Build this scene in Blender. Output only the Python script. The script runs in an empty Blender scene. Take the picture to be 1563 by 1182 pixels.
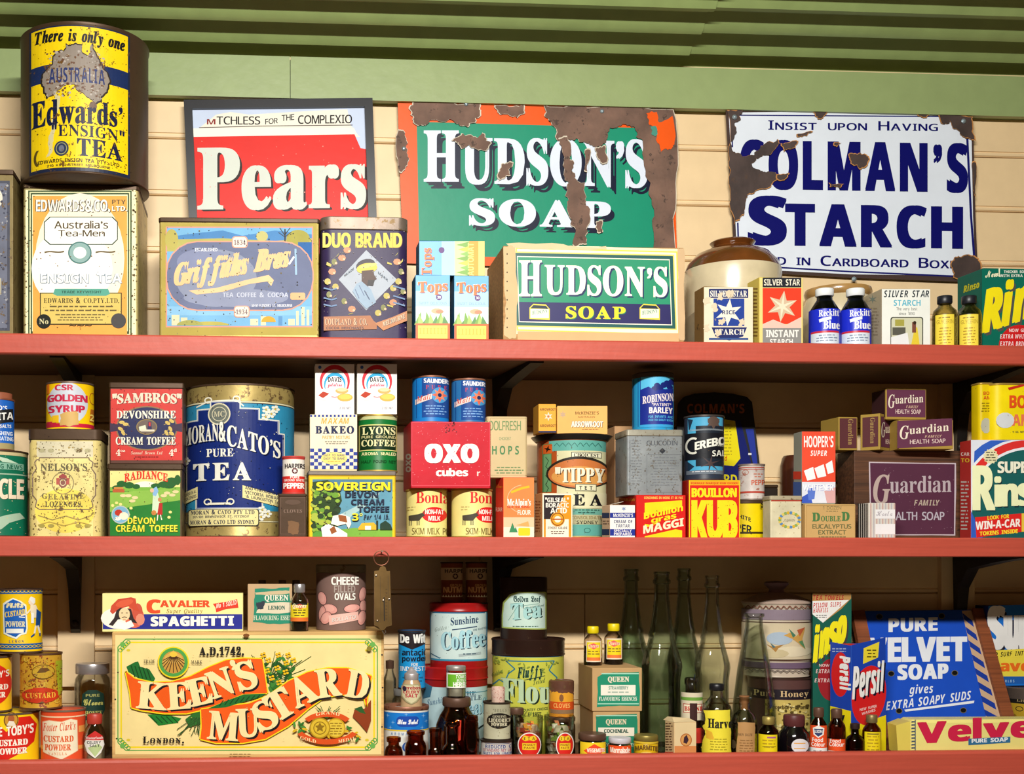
import bpy, bmesh, math, random, os
from mathutils import Vector
from mathutils.geometry import tessellate_polygon

# ------------------------------------------------------------------ camera, light, world
SC = bpy.context.scene
COL = SC.collection
F_PX, CX, HY = 1920.0, 530.0, 865.0
YAW = math.radians(3.86)
DEBUG = False
EYE = 1.45                       # eye height above the floor
DIST = 2.4                       # eye to the shelf fronts
cam_d = bpy.data.cameras.new('camera')
cam_d.sensor_width = 36.0
cam_d.lens = F_PX / 1563.0 * 36.0
cam_d.shift_y = (HY - 591.0) / 1563.0
cam_d.shift_x = (781.5 - CX) / 1563.0
cam = bpy.data.objects.new('camera', cam_d)
cam.location = (0, -DIST, EYE)
cam.rotation_euler = (math.radians(90), 0, -YAW)
COL.objects.link(cam)
SC.camera = cam

SC.view_settings.view_transform = 'Standard'
SC.view_settings.look = 'None'
SC.view_settings.gamma = 1.0
SC.view_settings.use_curve_mapping = False
SC.view_settings.exposure = 0.0

world = bpy.data.worlds.new('world')
SC.world = world
world.use_nodes = True
world.node_tree.nodes['Background'].inputs[0].default_value = (1.0, 0.58, 0.26, 1)
world.node_tree.nodes['Background'].inputs[1].default_value = 0.075

def area(name, loc, target, sx, sy, power, col):
    l = bpy.data.lights.new(name, 'AREA')
    l.shape = 'RECTANGLE'; l.size = sx; l.size_y = sy; l.energy = power; l.color = col
    o = bpy.data.objects.new(name, l); COL.objects.link(o)
    o.location = loc
    d = Vector(target) - Vector(loc)
    o.rotation_euler = d.to_track_quat('-Z', 'Y').to_euler()
    return o
area('window_light', (0.20, -2.0, EYE + 1.17), (0.45, 0.2, EYE - 1.5), 1.0, 0.07, 92, (1.0, 0.97, 0.91))

# ------------------------------------------------------------------ projection helpers
C0 = Vector((0, -DIST, EYE))
FW = Vector((math.sin(YAW), math.cos(YAW), 0)); RT = Vector((math.cos(YAW), -math.sin(YAW), 0))
def ray(px, py):
    return FW + RT * ((px - CX) / F_PX) + Vector((0, 0, (HY - py) / F_PX))
def on_y(px, py, Y):
    d = ray(px, py); return C0 + d * ((Y + DIST) / d.y)
def proj(p):
    v = Vector(p) - C0; dep = v.dot(FW)
    return CX + F_PX * v.dot(RT) / dep, HY - F_PX * v.z / dep

def lin(h):
    h = h.lstrip('#')
    c = [int(h[i:i+2], 16) / 255 for i in (0, 2, 4)]
    return tuple(x / 12.92 if x <= 0.04045 else ((x + 0.055) / 1.055) ** 2.4 for x in c) + (1.0,)

class Plane:
    def __init__(s, p, ang):                 # vertical plane through p whose width runs along angle ang
        s.p = Vector(p); s.ang = ang; s.n = Vector((math.sin(ang), -math.cos(ang), 0)); s.step = None
    def at(s, px, py, off=0):
        d = ray(px, py); t = (s.p - C0).dot(s.n) / d.dot(s.n)
        return C0 + d * t + s.n * off
class Tilted:                                # any plane, normal towards the viewer
    def __init__(s, p, n): s.p = Vector(p); s.n = Vector(n).normalized(); s.step = None
    def at(s, px, py, off=0):
        d = ray(px, py); t = (s.p - C0).dot(s.n) / d.dot(s.n)
        return C0 + d * t + s.n * off
class Cyl:
    A = math.radians(4)
    def __init__(s, c, r):
        s.c = Vector((c[0], c[1], 0)); s.r = r; s.step = None
        s.a0 = math.atan2(C0.y - s.c.y, C0.x - s.c.x)
        s.cuts = sorted(proj((s.c.x + r * math.cos(s.a0 + k * s.A), s.c.y + r * math.sin(s.a0 + k * s.A), EYE))[0] for k in range(-21, 22))
    def at(s, px, py, off=0):
        d = ray(px, HY); a = Vector((d.x, d.y)); o = Vector((C0.x - s.c.x, C0.y - s.c.y))
        A = a.dot(a); B = 2 * a.dot(o); Cc = o.dot(o) - s.r ** 2; D = B * B - 4 * A * Cc
        t = (-B - math.sqrt(D)) / (2 * A) if D > 0 else -B / (2 * A)
        p = C0 + d * t; q = math.atan2(p.y - s.c.y, p.x - s.c.x)
        k = math.floor((q - s.a0) / s.A + 1e-6); mid = s.a0 + (k + .5) * s.A
        R = (s.r + off) * math.cos(s.A / 2) / math.cos(q - mid)
        return Vector((s.c.x + math.cos(q) * R, s.c.y + math.sin(q) * R, s.z(py)))
    def z(s, py):
        f = math.atan2(s.c.x - C0.x, s.c.y - C0.y)
        fx = s.c.x - math.sin(f) * s.r; fy = s.c.y - math.cos(f) * s.r
        dep = (Vector((fx, fy, 0)) - Vector((C0.x, C0.y, 0))).dot(FW)
        return EYE + (HY - py) / F_PX * dep

# ------------------------------------------------------------------ materials
_M = {}
def material(col=None, rough=0.6, metal=0.0, wear=0.0, wcol='#5a3a22', wscale=70, coat=0.0, bump=0.0, grain=0.0, spec=0.5, var=0.12):
    key = (col, rough, metal, wear, wcol, wscale, coat, bump, grain, spec, var)
    if key in _M: return _M[key]
    m = bpy.data.materials.new('paint' if col else 'print'); m.use_nodes = True
    nt = m.node_tree; N = nt.nodes; L = nt.links; b = N['Principled BSDF']
    b.inputs['Roughness'].default_value = rough; b.inputs['Metallic'].default_value = metal
    b.inputs['Specular IOR Level'].default_value = spec
    if coat: b.inputs['Coat Weight'].default_value = coat; b.inputs['Coat Roughness'].default_value = 0.08
    tc = N.new('ShaderNodeTexCoord')
    if col:
        src = N.new('ShaderNodeRGB'); src.outputs[0].default_value = lin(col); base = src.outputs[0]
    else:
        at = N.new('ShaderNodeAttribute'); at.attribute_name = 'Col'; base = at.outputs['Color']
    if grain:
        mp = N.new('ShaderNodeMapping'); mp.inputs['Scale'].default_value = (2, 40, 60)
        L.new(tc.outputs['Object'], mp.inputs[0])
        nz = N.new('ShaderNodeTexNoise'); nz.inputs['Scale'].default_value = 3; nz.inputs['Detail'].default_value = 5
        L.new(mp.outputs[0], nz.inputs['Vector'])
        fac = nz.outputs['Fac']; amt = grain
    else:
        nz = N.new('ShaderNodeTexNoise'); nz.inputs['Scale'].default_value = 22; nz.inputs['Detail'].default_value = 4
        L.new(tc.outputs['Object'], nz.inputs['Vector']); fac = nz.outputs['Fac']; amt = var
    mr = N.new('ShaderNodeMapRange'); mr.inputs['From Min'].default_value = 0.3; mr.inputs['From Max'].default_value = 0.7
    mr.inputs['To Min'].default_value = 1 - amt; mr.inputs['To Max'].default_value = 1 + amt * 0.4
    L.new(fac, mr.inputs['Value'])
    vm = N.new('ShaderNodeVectorMath'); vm.operation = 'SCALE'
    L.new(base, vm.inputs[0]); L.new(mr.outputs[0], vm.inputs['Scale']); out = vm.outputs[0]
    if wear:
        n2 = N.new('ShaderNodeTexNoise'); n2.inputs['Scale'].default_value = wscale; n2.inputs['Detail'].default_value = 6
        n2.inputs['Roughness'].default_value = 0.68
        L.new(tc.outputs['Object'], n2.inputs['Vector'])
        r2 = N.new('ShaderNodeMapRange'); t0 = 0.74 - wear * 0.3
        r2.inputs['From Min'].default_value = t0; r2.inputs['From Max'].default_value = t0 + 0.035
        L.new(n2.outputs['Fac'], r2.inputs['Value'])
        mx = N.new('ShaderNodeMix'); mx.data_type = 'RGBA'
        L.new(r2.outputs[0], mx.inputs[0]); L.new(out, mx.inputs[6]); mx.inputs[7].default_value = lin(wcol)
        out = mx.outputs[2]
    L.new(out, b.inputs['Base Color'])
    if bump:
        bp = N.new('ShaderNodeBump'); bp.inputs['Strength'].default_value = bump; bp.inputs['Distance'].default_value = 0.002
        n3 = N.new('ShaderNodeTexNoise'); n3.inputs['Scale'].default_value = 45; n3.inputs['Detail'].default_value = 5
        L.new(tc.outputs['Object'], n3.inputs['Vector'])
        L.new(n3.outputs['Fac'], bp.inputs['Height']); L.new(bp.outputs[0], b.inputs['Normal'])
    _M[key] = m
    return m
def glass(col, rough=0.02, ior=1.45):
    key = ('glass', col, rough)
    if key in _M: return _M[key]
    m = bpy.data.materials.new('glass'); m.use_nodes = True; b = m.node_tree.nodes['Principled BSDF']
    b.inputs['Base Color'].default_value = lin(col); b.inputs['Roughness'].default_value = rough
    b.inputs['Transmission Weight'].default_value = 1.0; b.inputs['IOR'].default_value = ior
    _M[key] = m; return m
def thin_glass(col, edge, ripple=0.0):
    """Thin container glass: little refraction, more tint where the wall is seen edge-on."""
    key = ('thin', col, edge, ripple)
    if key in _M: return _M[key]
    m = bpy.data.materials.new('glass'); m.use_nodes = True; nt = m.node_tree; N = nt.nodes; L = nt.links
    for n in list(N): N.remove(n)
    out = N.new('ShaderNodeOutputMaterial'); lw = N.new('ShaderNodeLayerWeight'); lw.inputs['Blend'].default_value = 0.3; pw = N.new('ShaderNodeMath'); pw.operation = 'POWER'; pw.inputs[1].default_value = 2.2; L.new(lw.outputs['Facing'], pw.inputs[0])
    mx = N.new('ShaderNodeMix'); mx.data_type = 'RGBA'; mx.inputs[6].default_value = lin(col); mx.inputs[7].default_value = lin(edge)
    L.new(pw.outputs[0], mx.inputs[0])
    tr = N.new('ShaderNodeBsdfTransparent'); L.new(mx.outputs[2], tr.inputs[0])
    gl = N.new('ShaderNodeBsdfGlossy'); gl.inputs['Roughness'].default_value = 0.04
    bp = N.new('ShaderNodeBump'); bp.inputs['Strength'].default_value = 0.25; bp.inputs['Distance'].default_value = 0.004
    tc = N.new('ShaderNodeTexCoord'); nz = N.new('ShaderNodeTexNoise'); nz.inputs['Scale'].default_value = 35; L.new(tc.outputs['Object'], nz.inputs['Vector'])
    L.new(nz.outputs['Fac'], bp.inputs['Height']); L.new(bp.outputs[0], gl.inputs['Normal'])
    fr = N.new('ShaderNodeFresnel'); fr.inputs['IOR'].default_value = 1.5; mn = N.new('ShaderNodeMath'); mn.operation = 'MINIMUM'; mn.inputs[1].default_value = 0.6; L.new(fr.outputs[0], mn.inputs[0])
    ms = N.new('ShaderNodeMixShader'); L.new(mn.outputs[0], ms.inputs[0]); L.new(tr.outputs[0], ms.inputs[1]); L.new(gl.outputs[0], ms.inputs[2])
    L.new(ms.outputs[0], out.inputs[0]); _M[key] = m; return m
PAPER = dict(rough=0.62, spec=0.3, var=0.06)
TIN = dict(rough=0.42, spec=0.25, wear=0.22, wcol='#5b4632', var=0.1, bump=0.12)
WORN = dict(rough=0.42, spec=0.3, wear=0.52, wcol='#6b5535', var=0.22, bump=0.25)
ENAMEL = dict(rough=0.38, spec=0.2, var=0.04, bump=0.08)
def mk(kind, col=None, **kw):
    d = dict(kind); d.update(kw); return material(col, **d)

# ------------------------------------------------------------------ object helpers
def thing(name, label, cat, loc, group=None):
    o = bpy.data.objects.new(name, None); COL.objects.link(o); o.location = loc
    o.empty_display_size = 0.02
    o['label'] = label; o['category'] = cat
    if group: o['group'] = group
    return o
def link_mesh(name, verts, faces, mat, root=None, smooth=False, label=None, sharp=0.6, kind=None):
    me = bpy.data.meshes.new(name)
    lo = Vector(root.location) if root else Vector((0, 0, 0))
    if root is not None and root.parent: lo = lo + Vector(root.parent.location)
    me.from_pydata([tuple(Vector(v) - lo) for v in verts], [], faces)
    me.update()
    if mat: me.materials.append(mat)
    if smooth:
        me.polygons.foreach_set('use_smooth', [True] * len(me.polygons))
        me.set_sharp_from_angle(angle=sharp)
    o = bpy.data.objects.new(name, me); COL.objects.link(o)
    if root is not None: o.parent = root
    if label: o['label'] = label
    if kind: o['kind'] = kind
    return o
def box_vf(x0, x1, y0, y1, z0, z1):
    return ([(x0,y0,z0),(x1,y0,z0),(x1,y1,z0),(x0,y1,z0),(x0,y0,z1),(x1,y0,z1),(x1,y1,z1),(x0,y1,z1)],
            [(0,3,2,1),(4,5,6,7),(0,1,5,4),(1,2,6,5),(2,3,7,6),(3,0,4,7)])
def rrect(hw, d, r, n=5):                     # footprint, front at y=0, back at y=d, counter-clockwise
    r = max(0.0004, min(r, hw * 0.98, d * 0.49)); P = []
    for cx, cy, a0 in ((hw - r, r, -90), (hw - r, d - r, 0), (-hw + r, d - r, 90), (-hw + r, r, 180)):
        for i in range(n + 1):
            a = math.radians(a0 + 90 * i / n); P.append((cx + r * math.cos(a), cy + r * math.sin(a)))
    return P
def prism_vf(P, z0, z1, bev=0.0008):
    n = len(P); cx = sum(p[0] for p in P) / n; cy = sum(p[1] for p in P) / n
    mx = max(abs(p[0] - cx) for p in P); my = max(abs(p[1] - cy) for p in P)
    def ringv(s, z): return [(cx + (p[0] - cx) * (1 - s / mx), cy + (p[1] - cy) * (1 - s / my), z) for p in P]
    rings = [ringv(bev, z0), ringv(0, z0 + bev), ringv(0, z1 - bev), ringv(bev, z1)]
    V = [v for r in rings for v in r]; Fc = []
    for k in range(3):
        for i in range(n):
            j = (i + 1) % n; Fc.append((k*n+i, k*n+j, (k+1)*n+j, (k+1)*n+i))
    Fc.append(tuple(range(n - 1, -1, -1))); Fc.append(tuple(range(3*n, 4*n)))
    return V, Fc
def lathe_vf(prof, c, n=64):
    V = []; Fc = []; idx = []
    for r, z in prof:
        if r < 1e-5: idx.append([len(V)]); V.append((c[0], c[1], z))
        else:
            idx.append(list(range(len(V), len(V) + n)))
            V += [(c[0] + r * math.cos(2*math.pi*i/n), c[1] + r * math.sin(2*math.pi*i/n), z) for i in range(n)]
    for a, b in zip(idx, idx[1:]):
        for i in range(n):
            j = (i + 1) % n
            if len(a) == 1 and len(b) == 1: continue
            if len(a) == 1: Fc.append((a[0], b[j], b[i]))
            elif len(b) == 1: Fc.append((a[i], a[j], b[0]))
            else: Fc.append((a[i], a[j], b[j], b[i]))
    return V, Fc

# ------------------------------------------------------------------ lettering
_fd = os.path.join(bpy.utils.system_resource('DATAFILES'), 'fonts')
try: FM = bpy.data.fonts.load(os.path.join(_fd, 'NotoSansMath-Regular.woff2'))
except Exception: FM = None
STY = {'B': (0x1D400, 0x1D41A, 0x1D7CE), 'BI': (0x1D468, 0x1D482, 0x1D7CE), 'S': (0x1D4D0, 0x1D4EA, 0x1D7CE),
       'G': (0x1D5D4, 0x1D5EE, 0x1D7EC), 'GI': (0x1D63C, 0x1D656, 0x1D7EC), 'K': (0x1D56C, 0x1D586, 0x1D7CE)}
_G = {}
def glyph(ch, st, off):
    k = (ch, st, off)
    if k in _G: return _G[k]
    if ch == "'":                       # a curly apostrophe
        P = [(.10 + .075 * math.cos(a), .62 + .075 * math.sin(a)) for a in [math.radians(x) for x in range(-20, 221, 30)]] + [(.03, .60), (.06, .55), (.10, .545)]
        P += [(.09, .50), (.03, .46), (.05, .435), (.13, .48), (.175, .56)]
        kk = (caph(st) if off == 0 else .5) / .71; P = [(x * kk, y * kk) for x, y in P]; T = tessellate_polygon([[Vector((x, y, 0)) for x, y in P]]); _G[k] = (P, [tuple(t) for t in T], .175 * kk); return _G[k]
    c = ch; o = off
    if FM and st in STY:
        u, l, d = STY[st]
        if 'A' <= ch <= 'Z': c = chr(u + ord(ch) - 65)
        elif 'a' <= ch <= 'z': c = chr(l + ord(ch) - 97)
        elif '0' <= ch <= '9': c = chr(d + ord(ch) - 48)
        else: o = off + 0.02
    cu = bpy.data.curves.new('g', 'FONT'); cu.body = c
    if FM: cu.font = FM
    cu.offset = o; cu.resolution_u = 3; cu.fill_mode = 'FRONT'
    ob = bpy.data.objects.new('g', cu)
    me = ob.to_mesh()
    vs = [(v.co.x, v.co.y) for v in me.vertices]; fs = [tuple(p.vertices) for p in me.polygons]
    ob.to_mesh_clear(); bpy.data.objects.remove(ob); bpy.data.curves.remove(cu)
    if vs:
        x0 = min(v[0] for v in vs); x1 = max(v[0] for v in vs)
        vs = [(v[0] - x0, v[1]) for v in vs]; w = x1 - x0
    else: w = 0.22
    _G[k] = (vs, fs, w)
    return _G[k]
CAP = 0.714

_CH = {}
def caph(st):
    if st not in _CH:
        vs = glyph('H', st, 0.0)[0]; _CH[st] = max(v[1] for v in vs) if vs else 0.7
    return _CH[st]
def jag(pts, amp, seed, it=3):
    R = random.Random(seed)
    for k in range(it):
        q = []
        for i, a in enumerate(pts):
            b = pts[(i + 1) % len(pts)]; L = math.hypot(b[0]-a[0], b[1]-a[1])
            q.append(a)
            if L > 2.5:
                nx, ny = -(b[1]-a[1]) / L, (b[0]-a[0]) / L; s = R.uniform(-1, 1) * min(amp, L * 0.3)
                t = R.uniform(0.35, 0.65)
                q.append((a[0] + (b[0]-a[0]) * t + nx * s, a[1] + (b[1]-a[1]) * t + ny * s))
        pts = q; amp *= 0.6
    return pts
def tess(pts, holes=()):
    loops = [[Vector((p[0], p[1], 0)) for p in pts]] + [[Vector((p[0], p[1], 0)) for p in h] for h in holes]
    flat = [p for l in loops for p in l]
    return [[(flat[i].x, flat[i].y) for i in t] for t in tessellate_polygon(loops)]
def clipx(P, x, keep_left):
    out = []
    for i, a in enumerate(P):
        b = P[(i + 1) % len(P)]
        ia = (a[0] <= x) == keep_left; ib = (b[0] <= x) == keep_left
        if ia: out.append(a)
        if ia != ib:
            t = (x - a[0]) / (b[0] - a[0]); out.append((x, a[1] + (b[1] - a[1]) * t))
    return out

class Art:
    """Flat print laid on a surface; coordinates are where the print sits on its face."""
    STEP = 0.000022
    def __init__(s, surf, base=0.0003):
        s.S = surf; s.base = base; s.layer = 0; s.items = []; s.V = []; s.F = []; s.C = []
        s.yref = None
    def _put(s, polys, col):
        s.layer += 1; s.items.append((polys, lin(col), s.base + s.layer * s.STEP)); return s
    def r(s, x0, y0, x1, y1, col, dy=0):
        return s._put([[(x0, y0), (x1, y0 + dy), (x1, y1 + dy), (x0, y1)]], col)
    def rr(s, x0, y0, x1, y1, rad, col):
        P = []
        for cx, cy, a0 in ((x1-rad, y0+rad, -90), (x1-rad, y1-rad, 0), (x0+rad, y1-rad, 90), (x0+rad, y0+rad, 180)):
            for i in range(6):
                a = math.radians(a0 + 18 * i); P.append((cx + rad * math.cos(a), cy + rad * math.sin(a)))
        return s.p(P, col)
    def p(s, pts, col): return s._put(tess(pts), col)
    def frame(s, x0, y0, x1, y1, w, col, dy=0):
        return s._put([[(x0,y0),(x1,y0+dy),(x1,y0+w+dy),(x0,y0+w)], [(x0,y1-w),(x1,y1-w+dy),(x1,y1+dy),(x0,y1)],
                       [(x0,y0+w),(x0+w,y0+w),(x0+w,y1-w),(x0,y1-w)], [(x1-w,y0+w+dy),(x1,y0+w+dy),(x1,y1-w+dy),(x1-w,y1-w+dy)]], col)
    def e(s, cx, cy, rx, ry, col, n=28, a0=0, a1=360, rot=0):
        c, d = math.cos(math.radians(rot)), math.sin(math.radians(rot)); P = []
        for i in range(n if a1 - a0 >= 360 else n + 1):
            a = math.radians(a0 + (a1 - a0) * i / n); x, y = rx * math.cos(a), ry * math.sin(a)
            P.append((cx + x * c - y * d, cy + x * d + y * c))
        return s._put(tess(P), col)
    def ring(s, cx, cy, rx, ry, w, col, n=36, a0=0, a1=360):
        Q = []
        for i in range(n):
            a, b = (math.radians(a0 + (a1 - a0) * k / n) for k in (i, i + 1))
            Q.append([(cx+rx*math.cos(a), cy+ry*math.sin(a)), (cx+rx*math.cos(b), cy+ry*math.sin(b)),
                      (cx+(rx-w)*math.cos(b), cy+(ry-w)*math.sin(b)), (cx+(rx-w)*math.cos(a), cy+(ry-w)*math.sin(a))])
        return s._put(Q, col)
    def l(s, pts, w, col):
        Q = []
        for a, b in zip(pts, pts[1:]):
            L = math.hypot(b[0]-a[0], b[1]-a[1]) or 1; nx, ny = -(b[1]-a[1]) / L * w / 2, (b[0]-a[0]) / L * w / 2
            Q.append([(a[0]+nx, a[1]+ny), (b[0]+nx, b[1]+ny), (b[0]-nx, b[1]-ny), (a[0]-nx, a[1]-ny)])
        return s._put(Q, col)
    def star(s, cx, cy, R, r, n, col, rot=0):
        return s.p([((cx + (R if k % 2 == 0 else r) * math.sin(math.pi * k / n + rot)),
                     (cy - (R if k % 2 == 0 else r) * math.cos(math.pi * k / n + rot))) for k in range(2 * n)], col)
    def band(s, y0, y1, col):                # all the way round a cylinder
        s.layer += 1; off = s.base + s.layer * s.STEP; za, zb = s.S.z(y0), s.S.z(y1); n = 90; b = len(s.V); R = s.S.r + off
        for i in range(n):
            a = s.S.a0 + 2 * math.pi * i / n
            for z in (za, zb): s.V.append((s.S.c.x + R * math.cos(a), s.S.c.y + R * math.sin(a), z))
        for i in range(n):
            j = (i + 1) % n; s.F.append((b+2*i+1, b+2*j+1, b+2*j, b+2*i)); s.C.append(lin(col))
        return s
    def t(s, txt, x0, x1, yb, cap, col, st='G', sc=False, dy=0, arc=0, sh=None, w=0.0, it=0.0, rot=0, taper=0, gap=0.05):
        lay = []; x = 0
        for ch in txt:
            k = 1.0
            if sc and ch.islower(): ch = ch.upper(); k = 0.76
            vs, fs, wd = glyph(ch, st, 0.0)
            lay.append((vs, fs, x, k)); x += wd * k + gap + (0.0 if ch != ' ' else 0.06)
        W = max(x - gap, 0.01); L = x1 - x0; ky = cap / caph(st)
        def mp(gx, gy):
            u = gx / W
            X = x0 + u * L + it * gy * ky
            Y = yb - gy * ky * (1 + taper * (u - 0.5)) + dy * u - arc * (1 - (2*u-1) ** 2)
            if rot:
                a = math.radians(rot); mx, my = (x0 + x1) / 2, yb
                X, Y = mx + (X-mx) * math.cos(a) - (Y-my) * math.sin(a), my + (X-mx) * math.sin(a) + (Y-my) * math.cos(a)
            return X, Y
        polys = []
        for vs, fs, gx, k in lay:
            P = [mp(gx + v[0] * k, v[1] * k) for v in vs]
            for f in fs: polys.append([P[i] for i in f])
        if sh:
            for dx, dyy, c in ([sh] if not isinstance(sh, list) else sh):
                s._put([[(q[0]+dx, q[1]+dyy) for q in p] for p in polys], c)
        if w:
            dd = w * .85 * min(L / W, ky); dy_ = min(dd, w * cap * 1.0) * .6
            for ex, ey in ((-dd, -dy_), (dd, dy_), (-dd, dy_)): s._put([[(q[0]+ex, q[1]+ey) for q in p] for p in polys], col)
            polys = [[(q[0]+dd, q[1]-dy_) for q in p] for p in polys]
        return s._put(polys, col)
    def micro(s, x0, y0, x1, rows, pitch, col, seed=1, h=0.4, center=True):
        R = random.Random(seed * 77 + rows); Q = []
        for k in range(rows):
            y = y0 + k * pitch; ins = R.uniform(0, 0.16) * (x1 - x0) if center else 0; x = x0 + ins
            xe = x1 - (ins if center else R.uniform(0, 0.25) * (x1 - x0))
            while x < xe:
                wd = R.uniform(1.2, 3.2) * pitch * 0.6
                Q.append([(x, y), (min(x+wd, xe), y), (min(x+wd, xe), y+pitch*h), (x, y+pitch*h)]); x += wd + pitch * 0.35
        return s._put(Q, col)
    def specks(s, x0, y0, x1, y1, n, sz, col, seed=1):
        R = random.Random(seed); Q = []
        for k in range(n):
            cx, cy, r = R.uniform(x0, x1), R.uniform(y0, y1), sz * R.uniform(0.4, 1.2); m = R.randint(4, 6); a = R.uniform(0, 6)
            Q.append([(cx + r * R.uniform(.6, 1.3) * math.cos(a + 6.283*i/m), cy + r * R.uniform(.5, 1.2) * math.sin(a + 6.283*i/m)) for i in range(m)])
        return s._put(Q, col)
    def done(s, root, mat, name='label', label=None):
        for polys, col, off in s.items:
            for P in polys:
                pieces = [P]
                cuts = getattr(s.S, 'cuts', None)
                if cuts:
                    xa = min(p[0] for p in P); xb = max(p[0] for p in P)
                    inside = [x for x in cuts if xa + 1e-6 < x < xb - 1e-6]
                    if inside:
                        pieces = []; rest = P
                        for x in inside:
                            a = clipx(rest, x, True)
                            if len(a) > 2: pieces.append(a)
                            rest = clipx(rest, x, False)
                        if len(rest) > 2: pieces.append(rest)
                for q in pieces:
                    ar = sum(q[i][0]*q[(i+1)%len(q)][1] - q[(i+1)%len(q)][0]*q[i][1] for i in range(len(q)))
                    if abs(ar) < 1e-4: continue
                    if ar > 0: q = q[::-1]
                    b = len(s.V)
                    for p in q: s.V.append(s.S.at(p[0], p[1], off))
                    s.F.append(tuple(range(b, b + len(q)))); s.C.append(col)
        if isinstance(s.S, (Plane, Cyl)) and root.get('category') not in ('sign', 'scale'):
            lo = root.location.z + .0004; s.V = [v if v[2] > lo else (v[0], v[1], lo) for v in s.V]
            s.V = [Vector(v) for v in s.V]
        bx = getattr(s.S, 'box', None)
        if bx and s.V and DEBUG:
            m = max((Vector((v.x, v.y)) - Vector((bx[0].x, bx[0].y))).dot(bx[1]) for v in s.V)
            if m > bx[2] + .0005: print('SIDE', bx[3], bx[4][:40], 'd', bx[2], 'needs', round(m, 4))
        o = link_mesh(name, s.V, s.F, mat, root, label=label)
        me = o.data; at = me.color_attributes.new('Col', 'FLOAT_COLOR', 'CORNER')
        buf = []
        for f, c in zip(s.F, s.C): buf += list(c) * len(f)
        at.data.foreach_set('color', buf)
        return o

# ------------------------------------------------------------------ builders
class Obj: pass
def box(name, label, cat, x0, x1, yt, base, yf=0.06, d=0.1, rz=0, rad=0.0015, body=None, lid=None, group=None, bev=0.0008, foot=None, part='body'):
    """Upright box: front face spans x0..x1, top at yt, turned by rz about its left front edge."""
    rz = math.radians(rz); a = on_y(x0, yt, yf); pl = Plane(a, rz)
    xm = (x0 + x1) / 2; zt = pl.at(xm, yt).z
    b = pl.at(x1, yt); w = (Vector((b.x, b.y)) - Vector((a.x, a.y))).length
    ux = Vector((math.cos(rz), math.sin(rz))); uy = Vector((-math.sin(rz), math.cos(rz)))
    m = Vector((a.x, a.y)) + ux * (w / 2); c = m + uy * (d / 2)
    r = thing(name, label, cat, (c.x, c.y, base), group)
    def W(p): q = m + ux * p[0] + uy * p[1]; return (q.x, q.y)
    o = Obj(); o.root = r; o.zt = zt; o.base = base; o.W = W; o.w = w; o.d = d; o.m = m; o.ux = ux; o.uy = uy; o.rz = rz; o.c = c
    zb = zt
    if lid:
        lh = abs(pl.at(xm, yt).z - pl.at(xm, yt + lid[0]).z); zb = zt - lh; ov = lid[2] if len(lid) > 2 else 0.001
        P = [W((p[0], p[1] - ov)) for p in rrect(w / 2 + ov, d + 2 * ov, rad + ov)]
        V, Fc = prism_vf(P, zb, zt, 0.0015); link_mesh(lid[3] if len(lid) > 3 else 'lid', V, Fc, lid[1], r, smooth=True)
    P = [W(p) for p in rrect(w / 2, d, rad)]
    V, Fc = prism_vf(P, base, zb - (0.0002 if lid else 0), bev)
    o.body = link_mesh(part, V, Fc, body or mk(PAPER, '#e8e0c8'), r, smooth=rad > 0.003)
    o.front = Plane(a, rz)
    o.left = Plane((a.x, a.y, 0), rz - math.pi / 2)         # width runs away from the viewer
    o.left.n = Vector((-ux.x, -ux.y, 0)); o.left.box = (a, uy, d, name, label)
    br = m + ux * (w / 2)
    o.right = Plane((br.x, br.y, 0), rz); o.right.n = Vector((ux.x, ux.y, 0))
    return o
def stand(x0, x1, yf):
    """Centre and radius of an upright round thing whose outline spans x0..x1 and whose nearest point lies at depth yf."""
    r = (x1 - x0) / 2 * (DIST + yf) / F_PX
    for k in range(4):
        p = on_y((x0 + x1) / 2, HY, yf + r); dep = (p - C0).dot(FW); r = (x1 - x0) / 2 * dep / F_PX * 0.998
    return (p.x, p.y), r
def rnd(name, label, cat, x0, x1, yt, base, yf=0.06, group=None):
    c, r = stand(x0, x1, yf); o = Obj(); o.c = c; o.r = r; o.S = Cyl(c, r); o.zt = o.S.z(yt); o.base = base
    o.root = thing(name, label, cat, (c[0], c[1], base), group); return o
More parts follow.
